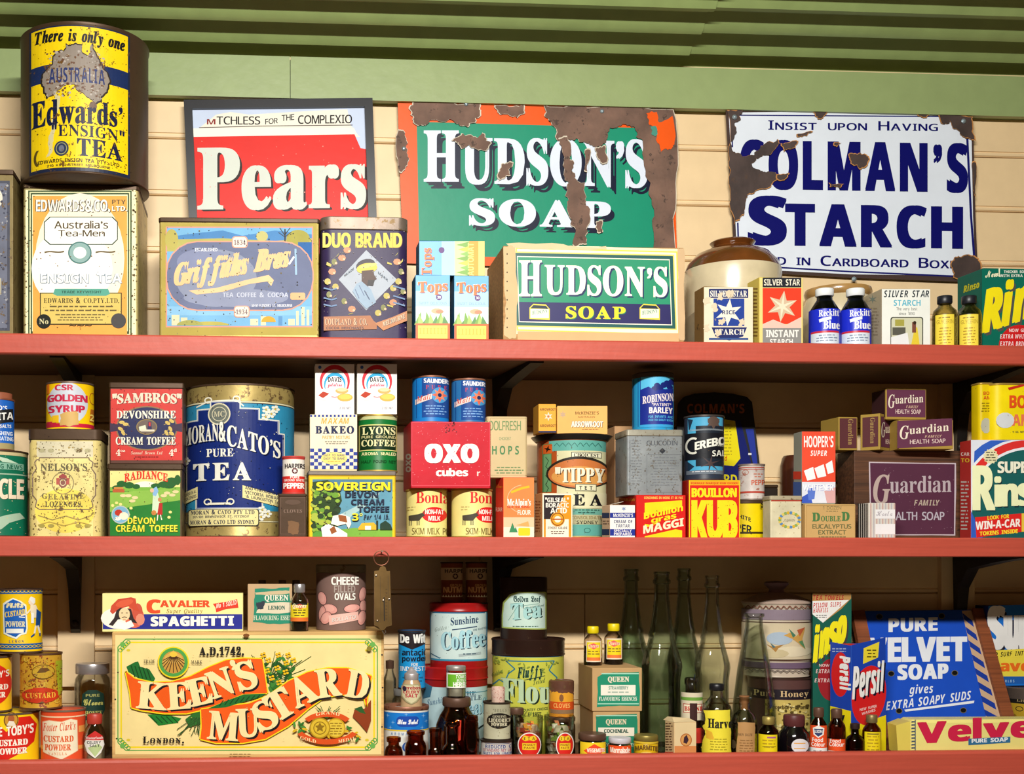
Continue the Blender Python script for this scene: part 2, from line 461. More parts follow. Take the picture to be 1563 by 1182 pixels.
def can(name, label, cat, x0, x1, yt, base, yf=0.06, body=None, metal=None, lid=None, rim=True, group=None, n=72, sink=0.0025):
    o = rnd(name, label, cat, x0, x1, yt, base, yf, group); r, c = o.r, o.c; zt = o.zt
    metal = metal or mk(TIN, '#8d8271', metal=0.6); body = body or metal
    ro = r
    if lid:
        lh = abs(o.S.z(yt) - o.S.z(yt + lid[0])); ov = lid[2] if len(lid) > 2 else 0.0012
        ro = r - ov; zl = zt - lh
        V, Fc = lathe_vf([(r - .002, zl), (r, zl + .0008), (r, zt - .002), (r - .002, zt), (r * .9, zt), (r * .88, zt - .0012), (0, zt - .0012)], c, n)
        link_mesh('lid', V, Fc, lid[1], o.root, smooth=True); top = zl
        V, Fc = lathe_vf([(0, base), (ro - .001, base), (ro, base + .001), (ro, top), (0, top)], c, n)
        o.body = link_mesh('body', V, Fc, body, o.root, smooth=True)
    else:
        rr = 0.0014
        V, Fc = lathe_vf([(0, base + .002), (ro - .001 , base + .002), (ro - rr, base + .003), (ro - rr, zt - .003), (ro - rr - .001, zt - sink), (0, zt - sink)], c, n)
        o.body = link_mesh('body', V, Fc, body, o.root, smooth=True)
        for nm, z0 in (('bottom_rim', base), ('top_rim', zt - .0032)):
            V, Fc = lathe_vf([(ro - .004, z0), (ro, z0), (ro, z0 + .0032), (ro - .004, z0 + .0032), (ro - .004, z0)], c, n)
            link_mesh(nm, V, Fc, metal, o.root, smooth=True)
        ro = ro - rr
    o.S = Cyl(c, ro); return o
def turned(o, parts, n=48, flute=None):
    """parts: (name, [(radius share, height share)...], material); shares of the thing's radius and height."""
    H = o.zt - o.base
    for p in parts:
        prof = [(a * o.r, o.base + b * H) for a, b in p[1]]
        V, Fc = lathe_vf(prof, o.c, n)
        if flute:
            cnt, amp, h0, h1 = flute; W2 = []
            for x, y, z in V:
                h = (z - o.base) / H; e = max(0.0, min(1.0, (h - h0) / .04, (h1 - h) / .06)); q = math.atan2(y - o.c[1], x - o.c[0]); k = 1 - amp * e * abs(math.sin(q * cnt / 2)) ** 2
                W2.append((o.c[0] + (x - o.c[0]) * k, o.c[1] + (y - o.c[1]) * k, z))
            V = W2
        link_mesh(p[0], V, Fc, p[2], o.root, smooth=True, sharp=0.9)
    return o
def shell(outer, t=0.06, tz=0.03):
    """Glass wall: outer profile bottom to top, then back down the inside."""
    inner = [(max(r - t, 0.02), z) for r, z in outer[1:]]
    inner[0] = (inner[0][0], outer[0][1] + tz)
    return [(0, outer[0][1])] + outer + inner[::-1] + [(0, outer[0][1] + tz)]

Z1 = on_y(781, 518, 0).z          # top faces of the three shelves
Z2 = on_y(781, 820, 0).z
Z3L = on_y(781, 1154, 0).z        # lip of the bottom shelf
Z3 = Z3L - 0.018
WALL = 0.30

# ------------------------------------------------------------------ the setting
cream = material('#edd0a2', rough=0.5, var=0.05, bump=0.15, wear=0.05, wcol='#c9ac78', wscale=30)
green = material('#94a56e', rough=0.42, var=0.06, bump=0.25)
greenr = material('#92a566', rough=0.45, var=0.1, bump=0.1)
red = material('#bd4e3c', rough=0.5, var=0.1, bump=0.3, grain=0.12)
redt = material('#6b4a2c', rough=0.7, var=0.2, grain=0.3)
iron = material('#16110d', rough=0.55, var=0.2, bump=0.3)
concrete = material('#8a7f70', rough=0.9, var=0.2)

def structure(name, V, Fc, mat, root=None, smooth=False):
    o = link_mesh(name, V, Fc, mat, root, smooth)
    if root is None: o['kind'] = 'structure'
    return o
V, Fc = box_vf(-3.2, 3.4, WALL + 0.022, WALL + 0.1, 0, EYE + 1.6)
wall = structure('wall_back', V, Fc, cream)
zj = on_y(260, 211, WALL).z; bh = 0.1215
prof = [(0, 0), (0, 0.0135), (0.003, 0.0125), (0.003, 0.009), (0, 0.008), (0, 0.1175), (0.004, 0.1205), (0.02, 0.1205)]
pb = [(0.020, 0.0005), (0.004, 0.0005), (0.0, 0.003), (0.0, 0.008), (0.0028, 0.0088), (0.0028, 0.0112), (0.0, 0.012), (0.0, 0.1185), (0.004, 0.1205), (0.020, 0.1205)]
def board_mesh(name, L):
    V = [(x, p[0], p[1]) for x in (0, L) for p in pb]; n = len(pb)
    Fc = [(i, i + 1, n + i + 1, n + i)[::-1] for i in range(n - 1)] + [tuple(range(n)), tuple(range(2*n - 1, n - 1, -1)), (n - 1, 0, n, 2*n - 1)]
    me = bpy.data.meshes.new(name); me.from_pydata(V, [], Fc); me.materials.append(cream); me.update(); return me
bm_full = board_mesh('board', 6.6); bm_half = [board_mesh('board', 3.9), board_mesh('board', 2.698)]
k0 = -int(zj / bh)
for k in range(k0, 5):
    z = zj + k * bh
    segs = [(-3.2, bm_full)] if k % 3 else [(-3.2, bm_half[0]), (0.702, bm_half[1])]
    for x, me in segs:
        o = bpy.data.objects.new('board', me); COL.objects.link(o); o.parent = wall; o.location = (x, WALL, z)
V, Fc = box_vf(-3.2, 3.4, -3.2, WALL + 0.1, -0.05, 0); structure('floor', V, Fc, concrete)

# green fascia beam in two planks
ztb = on_y(781, 96, 0.272).z; zbb = on_y(781, 159, 0.272).z
xj = on_y(443, 120, 0.272).x
V, Fc = box_vf(-3.2, 3.4, 0.284, WALL, zbb + 0.003, ztb - 0.002); beam = structure('trim_1', V, Fc, green)
for xa, xb in ((-3.2, xj - 0.0008), (xj + 0.0008, 3.4)):
    V, Fc = box_vf(xa, xb, 0.27, 0.285, zbb, ztb); link_mesh('plank', V, Fc, green, beam)

# corrugated roof: two overlapping sheets running along the wall, rising towards the room
zr0 = on_y(781, 84, 0.265).z - 0.012
def sheet(xa, xb, dz, root):
    V = []; Fc = []; n = 240; L = 2.9; pitch = 0.076; sl = math.tan(math.radians(10.5))
    for i in range(n + 1):
        y = -(L * i / n)
        z = zr0 + (-y) * sl + 0.013 * (1 - math.cos((-y) / pitch * 2 * math.pi + 1.2)) + dz
        for x in (xa, xb):
            V.append((x, y + 0.30, z)); V.append((x, y + 0.30, z + 0.0012))
    for i in range(n):
        a = 4 * i; b = a + 4
        Fc += [(a, a+2, b+2, b), (a+1, b+1, b+3, a+3), (a, b, b+1, a+1), (a+2, a+3, b+3, b+2)]
    return link_mesh('sheet', V, Fc, greenr, root, smooth=True)
xs = on_y(1062, 60, 0.2).x
V, Fc = box_vf(-3.2, 3.4, WALL + 0.0, WALL + 0.1, EYE + 1.6, EYE + 1.62)
roof = structure('ceiling', V, Fc, greenr)
sheet(-3.2, xs, 0, roof); sheet(xs - 0.08, 3.4, 0.0035, roof)

# shelves
def shelf(lbl, zt, thick, lip=0.0):
    r = thing('shelf', lbl, 'shelf', (0, 0, zt - lip))
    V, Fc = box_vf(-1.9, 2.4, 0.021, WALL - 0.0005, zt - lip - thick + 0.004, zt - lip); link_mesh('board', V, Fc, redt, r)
    b = 0.003 if lip == 0 else 0.006
    P = [(0, zt - thick + .002), (0, zt - b), (b * .4, zt - b * .3), (b, zt), (0.020 - b*.5, zt), (0.020, zt - b * .5), (0.020, zt - thick), (0.002, zt - thick)]
    n = len(P); V = [(x, p[0], p[1]) for x in (-1.9, 2.4) for p in P]
    Fc = [(i, (i+1) % n, n + (i+1) % n, n + i)[::-1] for i in range(n)] + [tuple(range(n)), tuple(range(2*n-1, n-1, -1))]
    if lip:
        e = thing('edging_board', 'red edging board standing proud along the front of the lowest shelf', 'edging', (0, 0, zt - thick))
        link_mesh('board', V, Fc, red, e)
    else: link_mesh('front_edge', V, Fc, red, r)
    return r
sh1 = shelf('top red-fronted shelf under the enamel signs', Z1, 0.038)
sh2 = shelf('middle red-fronted shelf with tins and soap crates', Z2, 0.038)
sh3 = shelf('lowest red-fronted shelf with glass bottles and mustard crate', Z3L, 0.062, lip=0.018)
underz = {id(sh1): Z1 - 0.038, id(sh2): Z2 - 0.038, id(sh3): Z3L - 0.062}

# studs on the wall and iron brackets under the shelves
studs = [on_y(x, HY, 0.285).x for x in (116, 760, 1462)]
for i, x in enumerate(studs):
    for z0, z1 in ((Z3 + 0.13, Z2 - 0.0345), (Z2 + 0.0005, Z1 - 0.0345)):
        V, Fc = box_vf(x - 0.038, x + 0.038, 0.284, WALL - 0.0005, z0, z1)
        structure('trim_%d' % (i + 2), V, Fc, cream)
def bracket(x, z, root, splay=0.0):
    # flat iron: vertical leg on the stud, horizontal leg under the board, gusset between
    hw = 0.013
    side = [(0.2835, 0.0), (0.02 + .012, 0.0), (0.032, -0.006), (0.12, -0.014), (0.225, -0.028), (0.262, -0.07), (0.272, -0.155), (0.2835, -0.163)]
    V = []
    for sx in (-1, 1):
        for y, dz in side:
            k = (0.2835 - y) * splay; wv = hw * (1.0 if dz > -0.1 else 0.75)
            V.append((x + k + sx * wv, y, z + dz))
    n = len(side); Fc = [(i, (i+1) % n, n + (i+1) % n, n + i) for i in range(n)] + [tuple(range(n))[::-1], tuple(range(n, 2*n))]
    b = link_mesh('bracket', V, Fc, iron, root)
    for dz in (-0.142,):
        V, Fc = lathe_vf([(0, 0), (0.0075, 0), (0.0075, 0.003), (0.004, 0.0055), (0, 0.006)], (0, 0), 12)
        V = [(x + v[0], 0.2717 - v[2], z + dz + v[1]) for v in V]
        Fc = [f[::-1] for f in Fc]
        lo = Vector(root.location)
        me = bpy.data.meshes.new('bolt'); me.from_pydata([tuple(Vector(v) - lo) for v in V], [], Fc); me.materials.append(iron)
        o = bpy.data.objects.new('bolt', me); COL.objects.link(o); o.parent = b
for x, sp in zip(studs, (0.0, 0.12, 0.0)):
    bracket(x, Z1 - 0.034, sh1, sp); bracket(x, Z2 - 0.034, sh2, sp); bracket(x, Z3L - 0.058, sh3, sp)

# ================================================================== TOP SHELF
brown_tin = mk(TIN, '#4d3a2a', metal=0.3, wear=0.35, wcol='#2f2118')
rust = material('#6b5142', rough=0.75, var=0.35, bump=0.7, wear=0.5, wcol='#3c2c22', wscale=90)
gold_tin = mk(WORN, '#b59a5a', metal=0.3)

# dark blue tin cut by the left edge
o = box('tin', 'dark blue-grey worn tin at the far left end of the top shelf', 'tin', -88, 20, 258, Z1, .075, .17, 0, body=mk(WORN, '#8c7a4c'), lid=(8, brown_tin))
a = Art(o.front); a.r(-84, 276, 15, 505, '#6d7183').frame(-84, 276, 15, 505, 4, '#4a4d5c'); a.e(-5, 303, 9, 14, '#e8e4d2'); a.r(-60, 425, 2, 450, '#b9b29a')
a.specks(-80, 280, 14, 520, 160, 2.2, '#3d3f52', 4); a.specks(-80, 280, 14, 520, 120, 2, '#a9a9ac', 5)
a.done(o.root, mk(WORN))

# tall square tea tin
o = box('tea_tin', 'tall square cream and orange tea tin under the big round tin', 'tin', 35, 211, 282, Z1, .07, .2, 0, rad=.006, body=mk(WORN, '#c4b478', metal=.3), lid=(7, brown_tin))
edw = o
a = Art(o.front); a.r(39, 290, 207, 512, '#f4ecc0'); a.frame(43, 291, 201, 512, 6, '#2f4a2a'); a.frame(45, 293, 199, 512, 2, '#d8d8a8')
a.r(50, 299, 194, 512, '#f0a94e'); a.e(122, 395, 68, 100, '#f5e9d2'); a.e(110, 410, 62, 62, '#faf6ee')
for i, k in enumerate(range(11)):
    pass
a.t('EDWARDS&CO.', 55, 168, 323, 18, '#f7f3e6', 'G', sh=[(-1, 0, '#3a3a2c'), (1, 1, '#3a3a2c')], gap=.04); a.t('PTY', 171, 192, 312, 7, '#6b5a3a', 'G'); a.t('LTD.', 171, 194, 322, 7, '#f7f3e6', 'G', sh=(1, 1, '#3a3a2c'))
oc = [(76, 331), (172, 331), (180, 339), (180, 366), (172, 374), (76, 374), (67, 366), (67, 339)]
a.p([(x * 1.0, y) for x, y in oc], '#2f4a3a'); a.p([(123.5 + (x-123.5)*.975, 352.5 + (y-352.5)*.94) for x, y in oc], '#fbf8ee')
a.t("Australia's", 83, 165, 349, 11, '#4f4024', 'R', w=.01); a.t('Tea-Men', 89, 160, 361, 9.5, '#4f4024', 'R', w=.01)
a.e(122, 386, 18, 17, '#8fb0ac').ring(122, 386, 18, 17, 2, '#4e7a78').e(122, 386, 10, 9, '#e8f0ea'); a.t('~', 146, 176, 390, 10, '#6b5a3a', 'B').t('~', 68, 98, 390, 10, '#6b5a3a', 'B')
a.t('ENSIGN TEA', 62, 186, 432, 14, '#eef0ee', 'G', sh=[(-.8, 0, '#6a7f92'), (.8, .8, '#6a7f92')])
a.r(61, 447, 186, 496, '#3d3a1f').r(62.5, 448.5, 184.5, 494.5, '#dcc268'); a.p([(84, 441), (165, 441), (168, 449), (162, 452), (87, 452), (81, 449)], '#5aa490'); a.t('TRADE KEYWEIGHT', 94, 155, 448, 4, '#2f5a4c', 'G')
a.t('EDWARDS & CO.PTY.LTD.', 67, 182, 463, 7.5, '#3d3218', 'B'); a.micro(67, 467, 182, 2, 6, '#6a5a34', 2); a.micro(80, 480, 165, 3, 4, '#6a5a34', 3)
a.e(67, 491, 11, 11, '#1e221c').t('No', 60, 74, 495, 8, '#d8d0a0', 'B'); a.e(181, 490, 11.5, 11.5, '#4a4848'); a.t('~~~', 106, 140, 501, 7, '#3d3218', 'B')
a.specks(50, 300, 195, 505, 70, 1.1, '#7a5a34', 8); a.specks(38, 284, 47, 510, 60, 1.4, '#6b5a3a', 9); a.specks(200, 284, 209, 510, 60, 1.6, '#6b5a3a', 10)
a.done(o.root, mk(TIN, rough=.5, spec=.12))

# big round tin
o = rnd('tea_tin', 'big brown round tea tin with yellow label on top of the square tin', 'tin', 33, 227, 32, edw.zt + .0005, .0)
turned(o, [('body', [(0, 0), (.985, 0), (1, .006), (1, .012), (.985, .02), (.985, .972), (1, .98), (1, .996), (.98, 1), (.96, .985), (0, .985)], brown_tin)], 96)
o.S = Cyl(o.c, o.r * .985); a = Art(o.S, .0004)
a.r(45, 35, 198, 264, '#1f2740'); a.r(48, 41, 195, 256, '#f2cf12'); a.r(48, 97, 195, 124, '#1b2c58')
aus = [(62,118),(66,108),(78,98),(80,85),(92,76),(97,78),(100,67),(108,69),(116,66),(126,68),(125,78),(135,85),(138,74),(141,64),(147,78),(153,88),(158,100),(166,108),(170,120),(166,132),(160,142),(156,152),(148,158),(138,152),(130,146),(116,138),(112,130),(100,132),(90,138),(82,146),(72,150),(66,140),(63,128)]
a.p(jag(aus, 2, 3, 2), '#2a2420'); a.p(jag([(116 + (x-116)*.95, 110 + (y-110)*.95) for x, y in aus], 2, 3, 2), '#8f8378'); a.e(142, 161, 6, 7, '#6b5444')
a.specks(72, 78, 160, 150, 130, 2.2, '#6a4a38', 6); a.specks(72, 78, 160, 150, 70, 2.2, '#b3a9a0', 7)
a.p(jag([(84, 140), (92, 150), (88, 190), (80, 225), (70, 240), (74, 210), (80, 180)], 3, 5), '#d2c898')
a.t('AUSTRALIA', 75, 160, 126, 22, '#2c3768', 'G', gap=.09)
a.t('There is only one', 54, 190, 62, 18, '#17171c', 'BI', dy=4, gap=.03, w=.03)
a.t("Edwards'", 50, 187, 190, 36, '#141c3c', 'B', dy=-4, sh=(-1.5, 1, '#141c3c'), taper=-.2)
a.t('"ENSIGN"', 79, 190, 208, 17, '#141c3c', 'B', sc=False, arc=0, dy=1); a.t('TEA', 118, 186, 238, 26, '#141c3c', 'B', dy=0, w=.012)
a.e(94, 227, 11, 11.5, '#2a3550').ring(94, 227, 8.5, 9, 1.2, '#9a9a6a').e(94, 227, 4, 5, '#6a7080')
a.t('EDWARDS ENSIGN TEA PTY. LTD', 58, 182, 248, 5.5, '#2a2418', 'G'); a.t('210 KING STREET MELBOURNE', 72, 168, 254, 3.6, '#3a3420', 'G')
a.t('(', 52, 60, 245, 16, '#5a4a1a', 'S'); a.specks(50, 44, 193, 260, 220, 1.0, '#6a4a14', 11); a.specks(130, 150, 193, 262, 120, 1.3, '#4a3010', 12)
a.done(o.root, mk(TIN, wear=.42, wcol='#6a4a1c'))

# flat wide tea tin
o = box('tea_tin', 'wide silver-blue tea tin with pink oval border below framed sign', 'tin', 243, 487, 333, Z1, .07, .17, -2, rad=.004, body=mk(WORN, '#b3a055', metal=.3), lid=(7, brown_tin, .0015))
a = Art(o.front); a.r(247, 341, 484, 512, '#b5a24c'); a.r(253, 346, 478, 500, '#d99a8a').r(255, 348, 476, 498, '#7ab4dc')
a.p([(255, 362), (300, 356), (340, 352), (370, 360), (420, 352), (476, 358), (476, 372), (255, 372)], '#4f88c0'); a.p([(255, 366), (340, 364), (420, 368), (476, 364), (476, 384), (255, 384)], '#b7b264')
a.e(262, 366, 10, 16, '#b9ae5c').e(455, 365, 18, 14, '#a9a24c').e(400, 361, 9, 8, '#c2bc7a'); a.l([(435, 372), (435, 350)], 2, '#3b3526').l([(435, 360), (427, 348)], 1.2, '#3b3526').l([(435, 358), (443, 348)], 1.2, '#3b3526').l([(435, 362), (425, 355)], 1, '#3b3526').l([(435, 362), (445, 354)], 1, '#3b3526')
a.r(455, 370, 476, 400, '#2f68a8'); a.r(255, 468, 476, 482, '#8cc0e4')
for x, w_, h_ in ((262, 12, 16), (276, 10, 12), (382, 12, 10), (398, 8, 14), (425, 6, 14), (440, 10, 10), (452, 4, 22), (460, 5, 28), (468, 4, 24)):
    a.r(x, 497 - h_, x + w_, 497, '#5f93c4' if x % 2 else '#e0d9b4')
a.e(410, 492, 11, 9, '#d8a83c', a0=180, a1=360); a.e(320, 497, 30, 6, '#b9b05c', a0=180, a1=360); a.e(290, 497, 20, 8, '#a9a85c', a0=180, a1=360)
a.rr(253, 368, 479, 475, 48, '#e5a089'); a.rr(255, 370, 477, 473, 46, '#6f7796'); a.e(330, 425, 62, 44, '#8f96ae'); a.e(360, 455, 80, 14, '#8f96b0'); a.e(310, 400, 40, 20, '#858cab')
a.rr(354, 361, 378, 379, 5, '#e5a089').rr(355.5, 362.5, 376.5, 377.5, 4, '#ece4d2'); a.t('1834', 357, 375, 374, 7, '#6a4a5a', 'B')
a.rr(357, 467, 381, 485, 5, '#e5a089').rr(358.5, 468.5, 379.5, 483.5, 4, '#ece4d2'); a.t('1934', 360, 378, 480, 7, '#6a4a5a', 'B')
a.t('Griffiths Bros', 266, 440, 436, 32, '#f2c892', 'BI', dy=-30, gap=.01, w=.05, sh=(1.5, 1.5, '#7a5a6a'), it=.1)
a.p([(288, 444), (330, 440), (375, 428), (410, 420), (418, 428), (414, 437), (408, 430), (380, 434), (340, 446), (300, 450)], '#f0c898')
a.t('ESTABLISHED', 298, 332, 384, 5, '#dfe2ea', 'G'); a.t('TEA COFFEE & COCOA', 340, 440, 454, 7, '#c9cede', 'G'); a.t('30-51 FLINDERS ST. MELBOURNE', 384, 446, 469, 4.5, '#dfe2ea', 'G'); a.rr(443, 447, 466, 458, 3, '#e0b888')
a.l([(451, 380), (452, 420)], 3, '#9fc0d8'); a.l([(449, 392), (441, 404)], 3, '#e8e4e0'); a.specks(256, 350, 476, 498, 110, 1.2, '#3c3a44', 13); a.specks(246, 342, 484, 508, 60, 1.2, '#7a6630', 14)
a.done(o.root, mk(TIN, rough=.5, spec=.12, wear=.3, wcol='#6a665c'))

# rounded cocoa tin
o = box('cocoa_tin', 'dark purple tin with a turbaned man in a white diamond', 'tin', 490, 623, 331, Z1, .055, .09, 0, rad=.02, body=mk(TIN, '#352a4e'), lid=(20, mk(WORN, '#7d6e62', metal=.4)))
a = Art(o.front); X0, X1 = 503, 612
a.t('DUO', 493, 535, 378, 22, '#d9c83c', 'G', sh=(0, 0, '#d9c83c'), w=.02); a.t('BRAND', 543, 613, 378, 22, '#d9c83c', 'G', sh=(1.3, 1, '#8a5a20'), w=.02)
a.p([(559, 382), (606, 427), (559, 474), (517, 427)], '#a8b0bc')
for i, (x, y) in enumerate([(507, 415), (512, 438), (525, 460), (537, 472), (500, 430), (510, 400), (522, 394), (600, 440), (612, 415), (606, 400), (590, 452), (585, 470), (600, 462), (577, 478), (502, 450), (530, 382), (608, 430), (615, 445)]):
    a.e(x, y, 6 - i % 3, 5, ['#c9855a', '#b8a84a', '#7a7a3a'][i % 3], 8); a.e(x + 3, y + 2, 2, 2, '#e4b890', 6)
for x, y, dx, dy in ((510, 395, 8, -9), (520, 388, 7, -6), (505, 408, -6, -8), (602, 392, 6, -7), (610, 404, 5, -9), (598, 405, -7, -5), (515, 450, -8, 6), (590, 465, 10, 5), (606, 452, 8, -6), (540, 478, -9, 3)):
    a.p([(x, y), (x + dx * .3 - dy * .35, y + dy * .5), (x + dx, y + dy), (x + dx * .8 + dy * .3, y + dy * .4)], '#bdb04a')
for y in (440, 455, 465): a.l([(494, y), (506, y + 3), (514, y + 1)], 2.2, '#5f7ea8'); a.l([(600, y - 3), (618, y + 2)], 2.2, '#5f7ea8')
a.e(558, 405, 15, 9, '#2c2230', 14, rot=-15); a.e(560, 410, 16, 8, '#d9bf3c', 16, rot=-8); a.e(562, 406, 14, 3, '#f0dc6a', 10, rot=-12)
a.p([(552, 414), (570, 412), (571, 420), (575, 426), (571, 429), (570, 436), (562, 436), (561, 442), (552, 438)], '#4a2c22'); a.p([(562, 428), (572, 428), (569, 437), (560, 436)], '#211618')
a.p([(552, 430), (566, 442), (574, 462), (559, 472), (546, 458), (538, 445), (544, 434)], '#8fa6bc'); a.l([(556, 444), (564, 458)], 1.6, '#3a4a6a').l([(548, 436), (556, 452)], 1.2, '#5a6a8a').l([(542, 442), (548, 456)], 1.2, '#5a6a8a')
a.t('TRADE', 525, 540, 424, 3.5, '#4a5a6a', 'G', dy=-12, rot=0); a.t('MARK', 577, 592, 418, 3.5, '#4a5a6a', 'G', dy=12)
a.p([(494, 484), (565, 482), (570, 490), (575, 494), (575, 503), (494, 505)], '#a8683c'); a.t('COUPLAND & CO.', 496, 560, 496, 9, '#d8b088', 'B', sh=(.8, .8, '#3a2030')); a.t('COCOA MERCHANTS', 498, 555, 503, 4, '#3a2030', 'G')
a.p([(572, 494), (600, 484), (621, 475), (621, 490), (585, 505)], '#b87848'); a.t('MELBOURNE', 584, 618, 499, 7, '#d8c8a8', 'B', dy=-13, sh=(.6, .6, '#3a2030'))
a.specks(492, 352, 621, 505, 90, 1, '#7a6a6a', 15)
a.done(o.root, mk(TIN))

# framed sign leaning on the wall
sgn = thing('framed_sign', 'black-framed red sign with big white letters behind the wide tea tin', 'sign', (on_y(430, 300, .27).x, .27, Z1))
tl, tr, bl, br = on_y(282, 156, .278), on_y(568, 154, .272), on_y(292, 480, .255), on_y(580, 480, .25)
n_ = (tr - tl).cross(tl - bl).normalized();
if n_.y > 0: n_ = -n_
PS = Tilted(tl, n_); zb_ = Z1 + .001
def quad_slab(S, pts, d0, d1, name, mat, root, holes=None, label=None):
    """slab between offsets d0 (front) and d1 (behind) of a plane, outline in sheet coordinates"""
    P0 = [S.at(x, y, d0) for x, y in pts]; P1 = [S.at(x, y, d1) for x, y in pts]; n = len(pts)
    if holes:
        H0 = [S.at(x, y, d0) for x, y in holes]; H1 = [S.at(x, y, d1) for x, y in holes]
        V = P0 + P1 + H0 + H1; Fc = []
        for i in range(n):
            j = (i + 1) % n; Fc += [(i, n+i, n+j, j), (2*n+i, 2*n+j, 3*n+j, 3*n+i), (i, j, 2*n+j, 2*n+i), (n+i, 3*n+i, 3*n+j, n+j)]
    else:
        V = P0 + P1; T = tessellate_polygon([[Vector((p[0], p[1], 0)) for p in pts]])
        Fc = [tuple(t) for t in T] + [tuple(n + k for k in t)[::-1] for t in T] + [(i, n+i, n+(i+1) % n, (i+1) % n) for i in range(n)]
    o = link_mesh(name, V, Fc, mat, root, label=label)
    bm = bmesh.new(); bm.from_mesh(o.data); bmesh.ops.recalc_face_normals(bm, faces=bm.faces); bm.to_mesh(o.data); bm.free()
    return o
black = material('#14141c', rough=.35, var=.1)
ybot = 522
out = [(281, 156), (568, 153), (581, ybot), (297, ybot)]; inn = [(294, 169), (556, 166), (568, ybot - 13), (309, ybot - 13)]
quad_slab(PS, out, .012, -.006, 'frame', black, sgn, holes=inn)
quad_slab(PS, [(292, 167), (558, 164), (570, ybot - 11), (307, ybot - 11)], .003, -.004, 'backing', mk(PAPER, '#d8d8d0'), sgn)
a = Art(PS, .0034)
a.p([(292, 167), (558, 164), (570, ybot - 11), (307, ybot - 11)], '#c9d6ee'); a.p([(300, 200), (330, 176), (352, 172), (380, 176), (480, 170), (530, 168), (535, 192), (547, 208), (550, 210), (294, 210)], '#ece9da')
a.p([(294, 197), (540, 196), (545, 207), (294, 210)], '#f2f0e4'); a.p([(295, 210), (541, 206), (550, 227), (560, 229), (570, ybot - 11), (307, ybot - 11)], '#e02a22')
a.t('TCHLESS', 331, 397, 191, 12, '#1c1614', 'R', w=.012); a.t('M', 316, 329, 191, 8, '#8a2018', 'G'); a.t('FOR', 405, 424, 191, 8, '#1c1614', 'R', dy=-2, w=.01); a.t('THE', 430, 449, 186, 9, '#1c1614', 'R', dy=-2, w=.01); a.t('COMPLEXIO', 455, 537, 190, 12.5, '#1c1614', 'R', w=.012, dy=-1)
a.l([(304, 196), (400, 193.5), (538, 192)], 1, '#4a2c24')
a.t('Pears', 304, 556, 320, 92, '#d8ddd2', 'B', w=.02, gap=.05, dy=-3, sh=[(6, 3.5, '#2a1814'), (4, 2.5, '#2a1814')])
a.specks(300, 212, 556, 320, 40, .9, '#f2a898', 16); a.r(300, 360, 566, 361, '#c02018'); a.t("SOAP", 360, 510, 470, 60, '#e6e8dc', 'B')
a.done(sgn, mk(ENAMEL, rough=.4), 'poster')

# rusty enamel signs on the wall
def rust_art(S, root, patches, edge='#d9cdb8', base=.004, col='#77594a'):
    a = Art(S, base)
    for i, (pts, amp) in enumerate(patches):
        P = jag(pts, amp, i + 5, 3); cx = sum(p[0] for p in P) / len(P); cy = sum(p[1] for p in P) / len(P)
        sp = max(max(abs(p[0]-cx), abs(p[1]-cy)) for p in P); k = 1 + 2.0 / sp
        a.p([(cx + (x-cx)*k, cy + (y-cy)*k) for x, y in P], edge); a.p(P, col)
    a.done(root, material(None, rough=.7, var=.4, bump=.6, wear=.45, wcol='#4a362c', wscale=60), 'rust_patch')
sg = thing('enamel_sign', 'green and orange rusted enamel soap sign on the cream wall', 'sign', (on_y(820, 280, .29).x, .29, on_y(820, 405, .29).z))
HP = Tilted(on_y(820, 280, .285), (0, -1, -.03))
hq = [(607, 155), (700, 156), (820, 160), (1026, 169), (1030, 270), (1034, 412), (820, 408), (616, 402), (611, 280)]
quad_slab(HP, hq, .0, -.003, 'plate', mk(ENAMEL, '#5b463a'), sg)
a = Art(HP)
a.p(hq, '#ee5a12'); a.p([(636, 186), (1000, 196), (1003, 280), (1005, 398), (640, 390)], '#169070')
a.t("HUDSON'S", 649, 990, 277, 76, '#dfe8f8', 'B', sc=True, dy=8, gap=.03, w=.02, sh=[(11, 11, '#0c1430'), (8, 8, '#0c1430'), (5, 5, '#0c1430'), (2.5, 2.5, '#0c1430')]) if False else None
a.t("H", 648, 699, 277, 77, '#dfe8f8', 'B', sh=[(10, 11, '#0c1430'), (6, 6, '#0c1430'), (3, 3, '#0c1430')], w=.015)
a.t("UDSON", 706, 936, 279, 68, '#dfe8f8', 'B', dy=5, gap=.06, w=.02, sh=[(10, 11, '#0c1430'), (6, 6, '#0c1430'), (3, 3, '#0c1430')]); a.t("'S", 940, 987, 285, 70, '#dfe8f8', 'B', w=.02, sh=[(8, 10, '#0c1430'), (4, 5, '#0c1430')])
a.t("SOAP", 718, 930, 343, 39, '#dfe8f8', 'B', dy=5, gap=.09, w=.03, sh=[(8, 9, '#0c1430'), (4, 5, '#0c1430')])
a.done(sg, mk(ENAMEL), 'enamel_face')
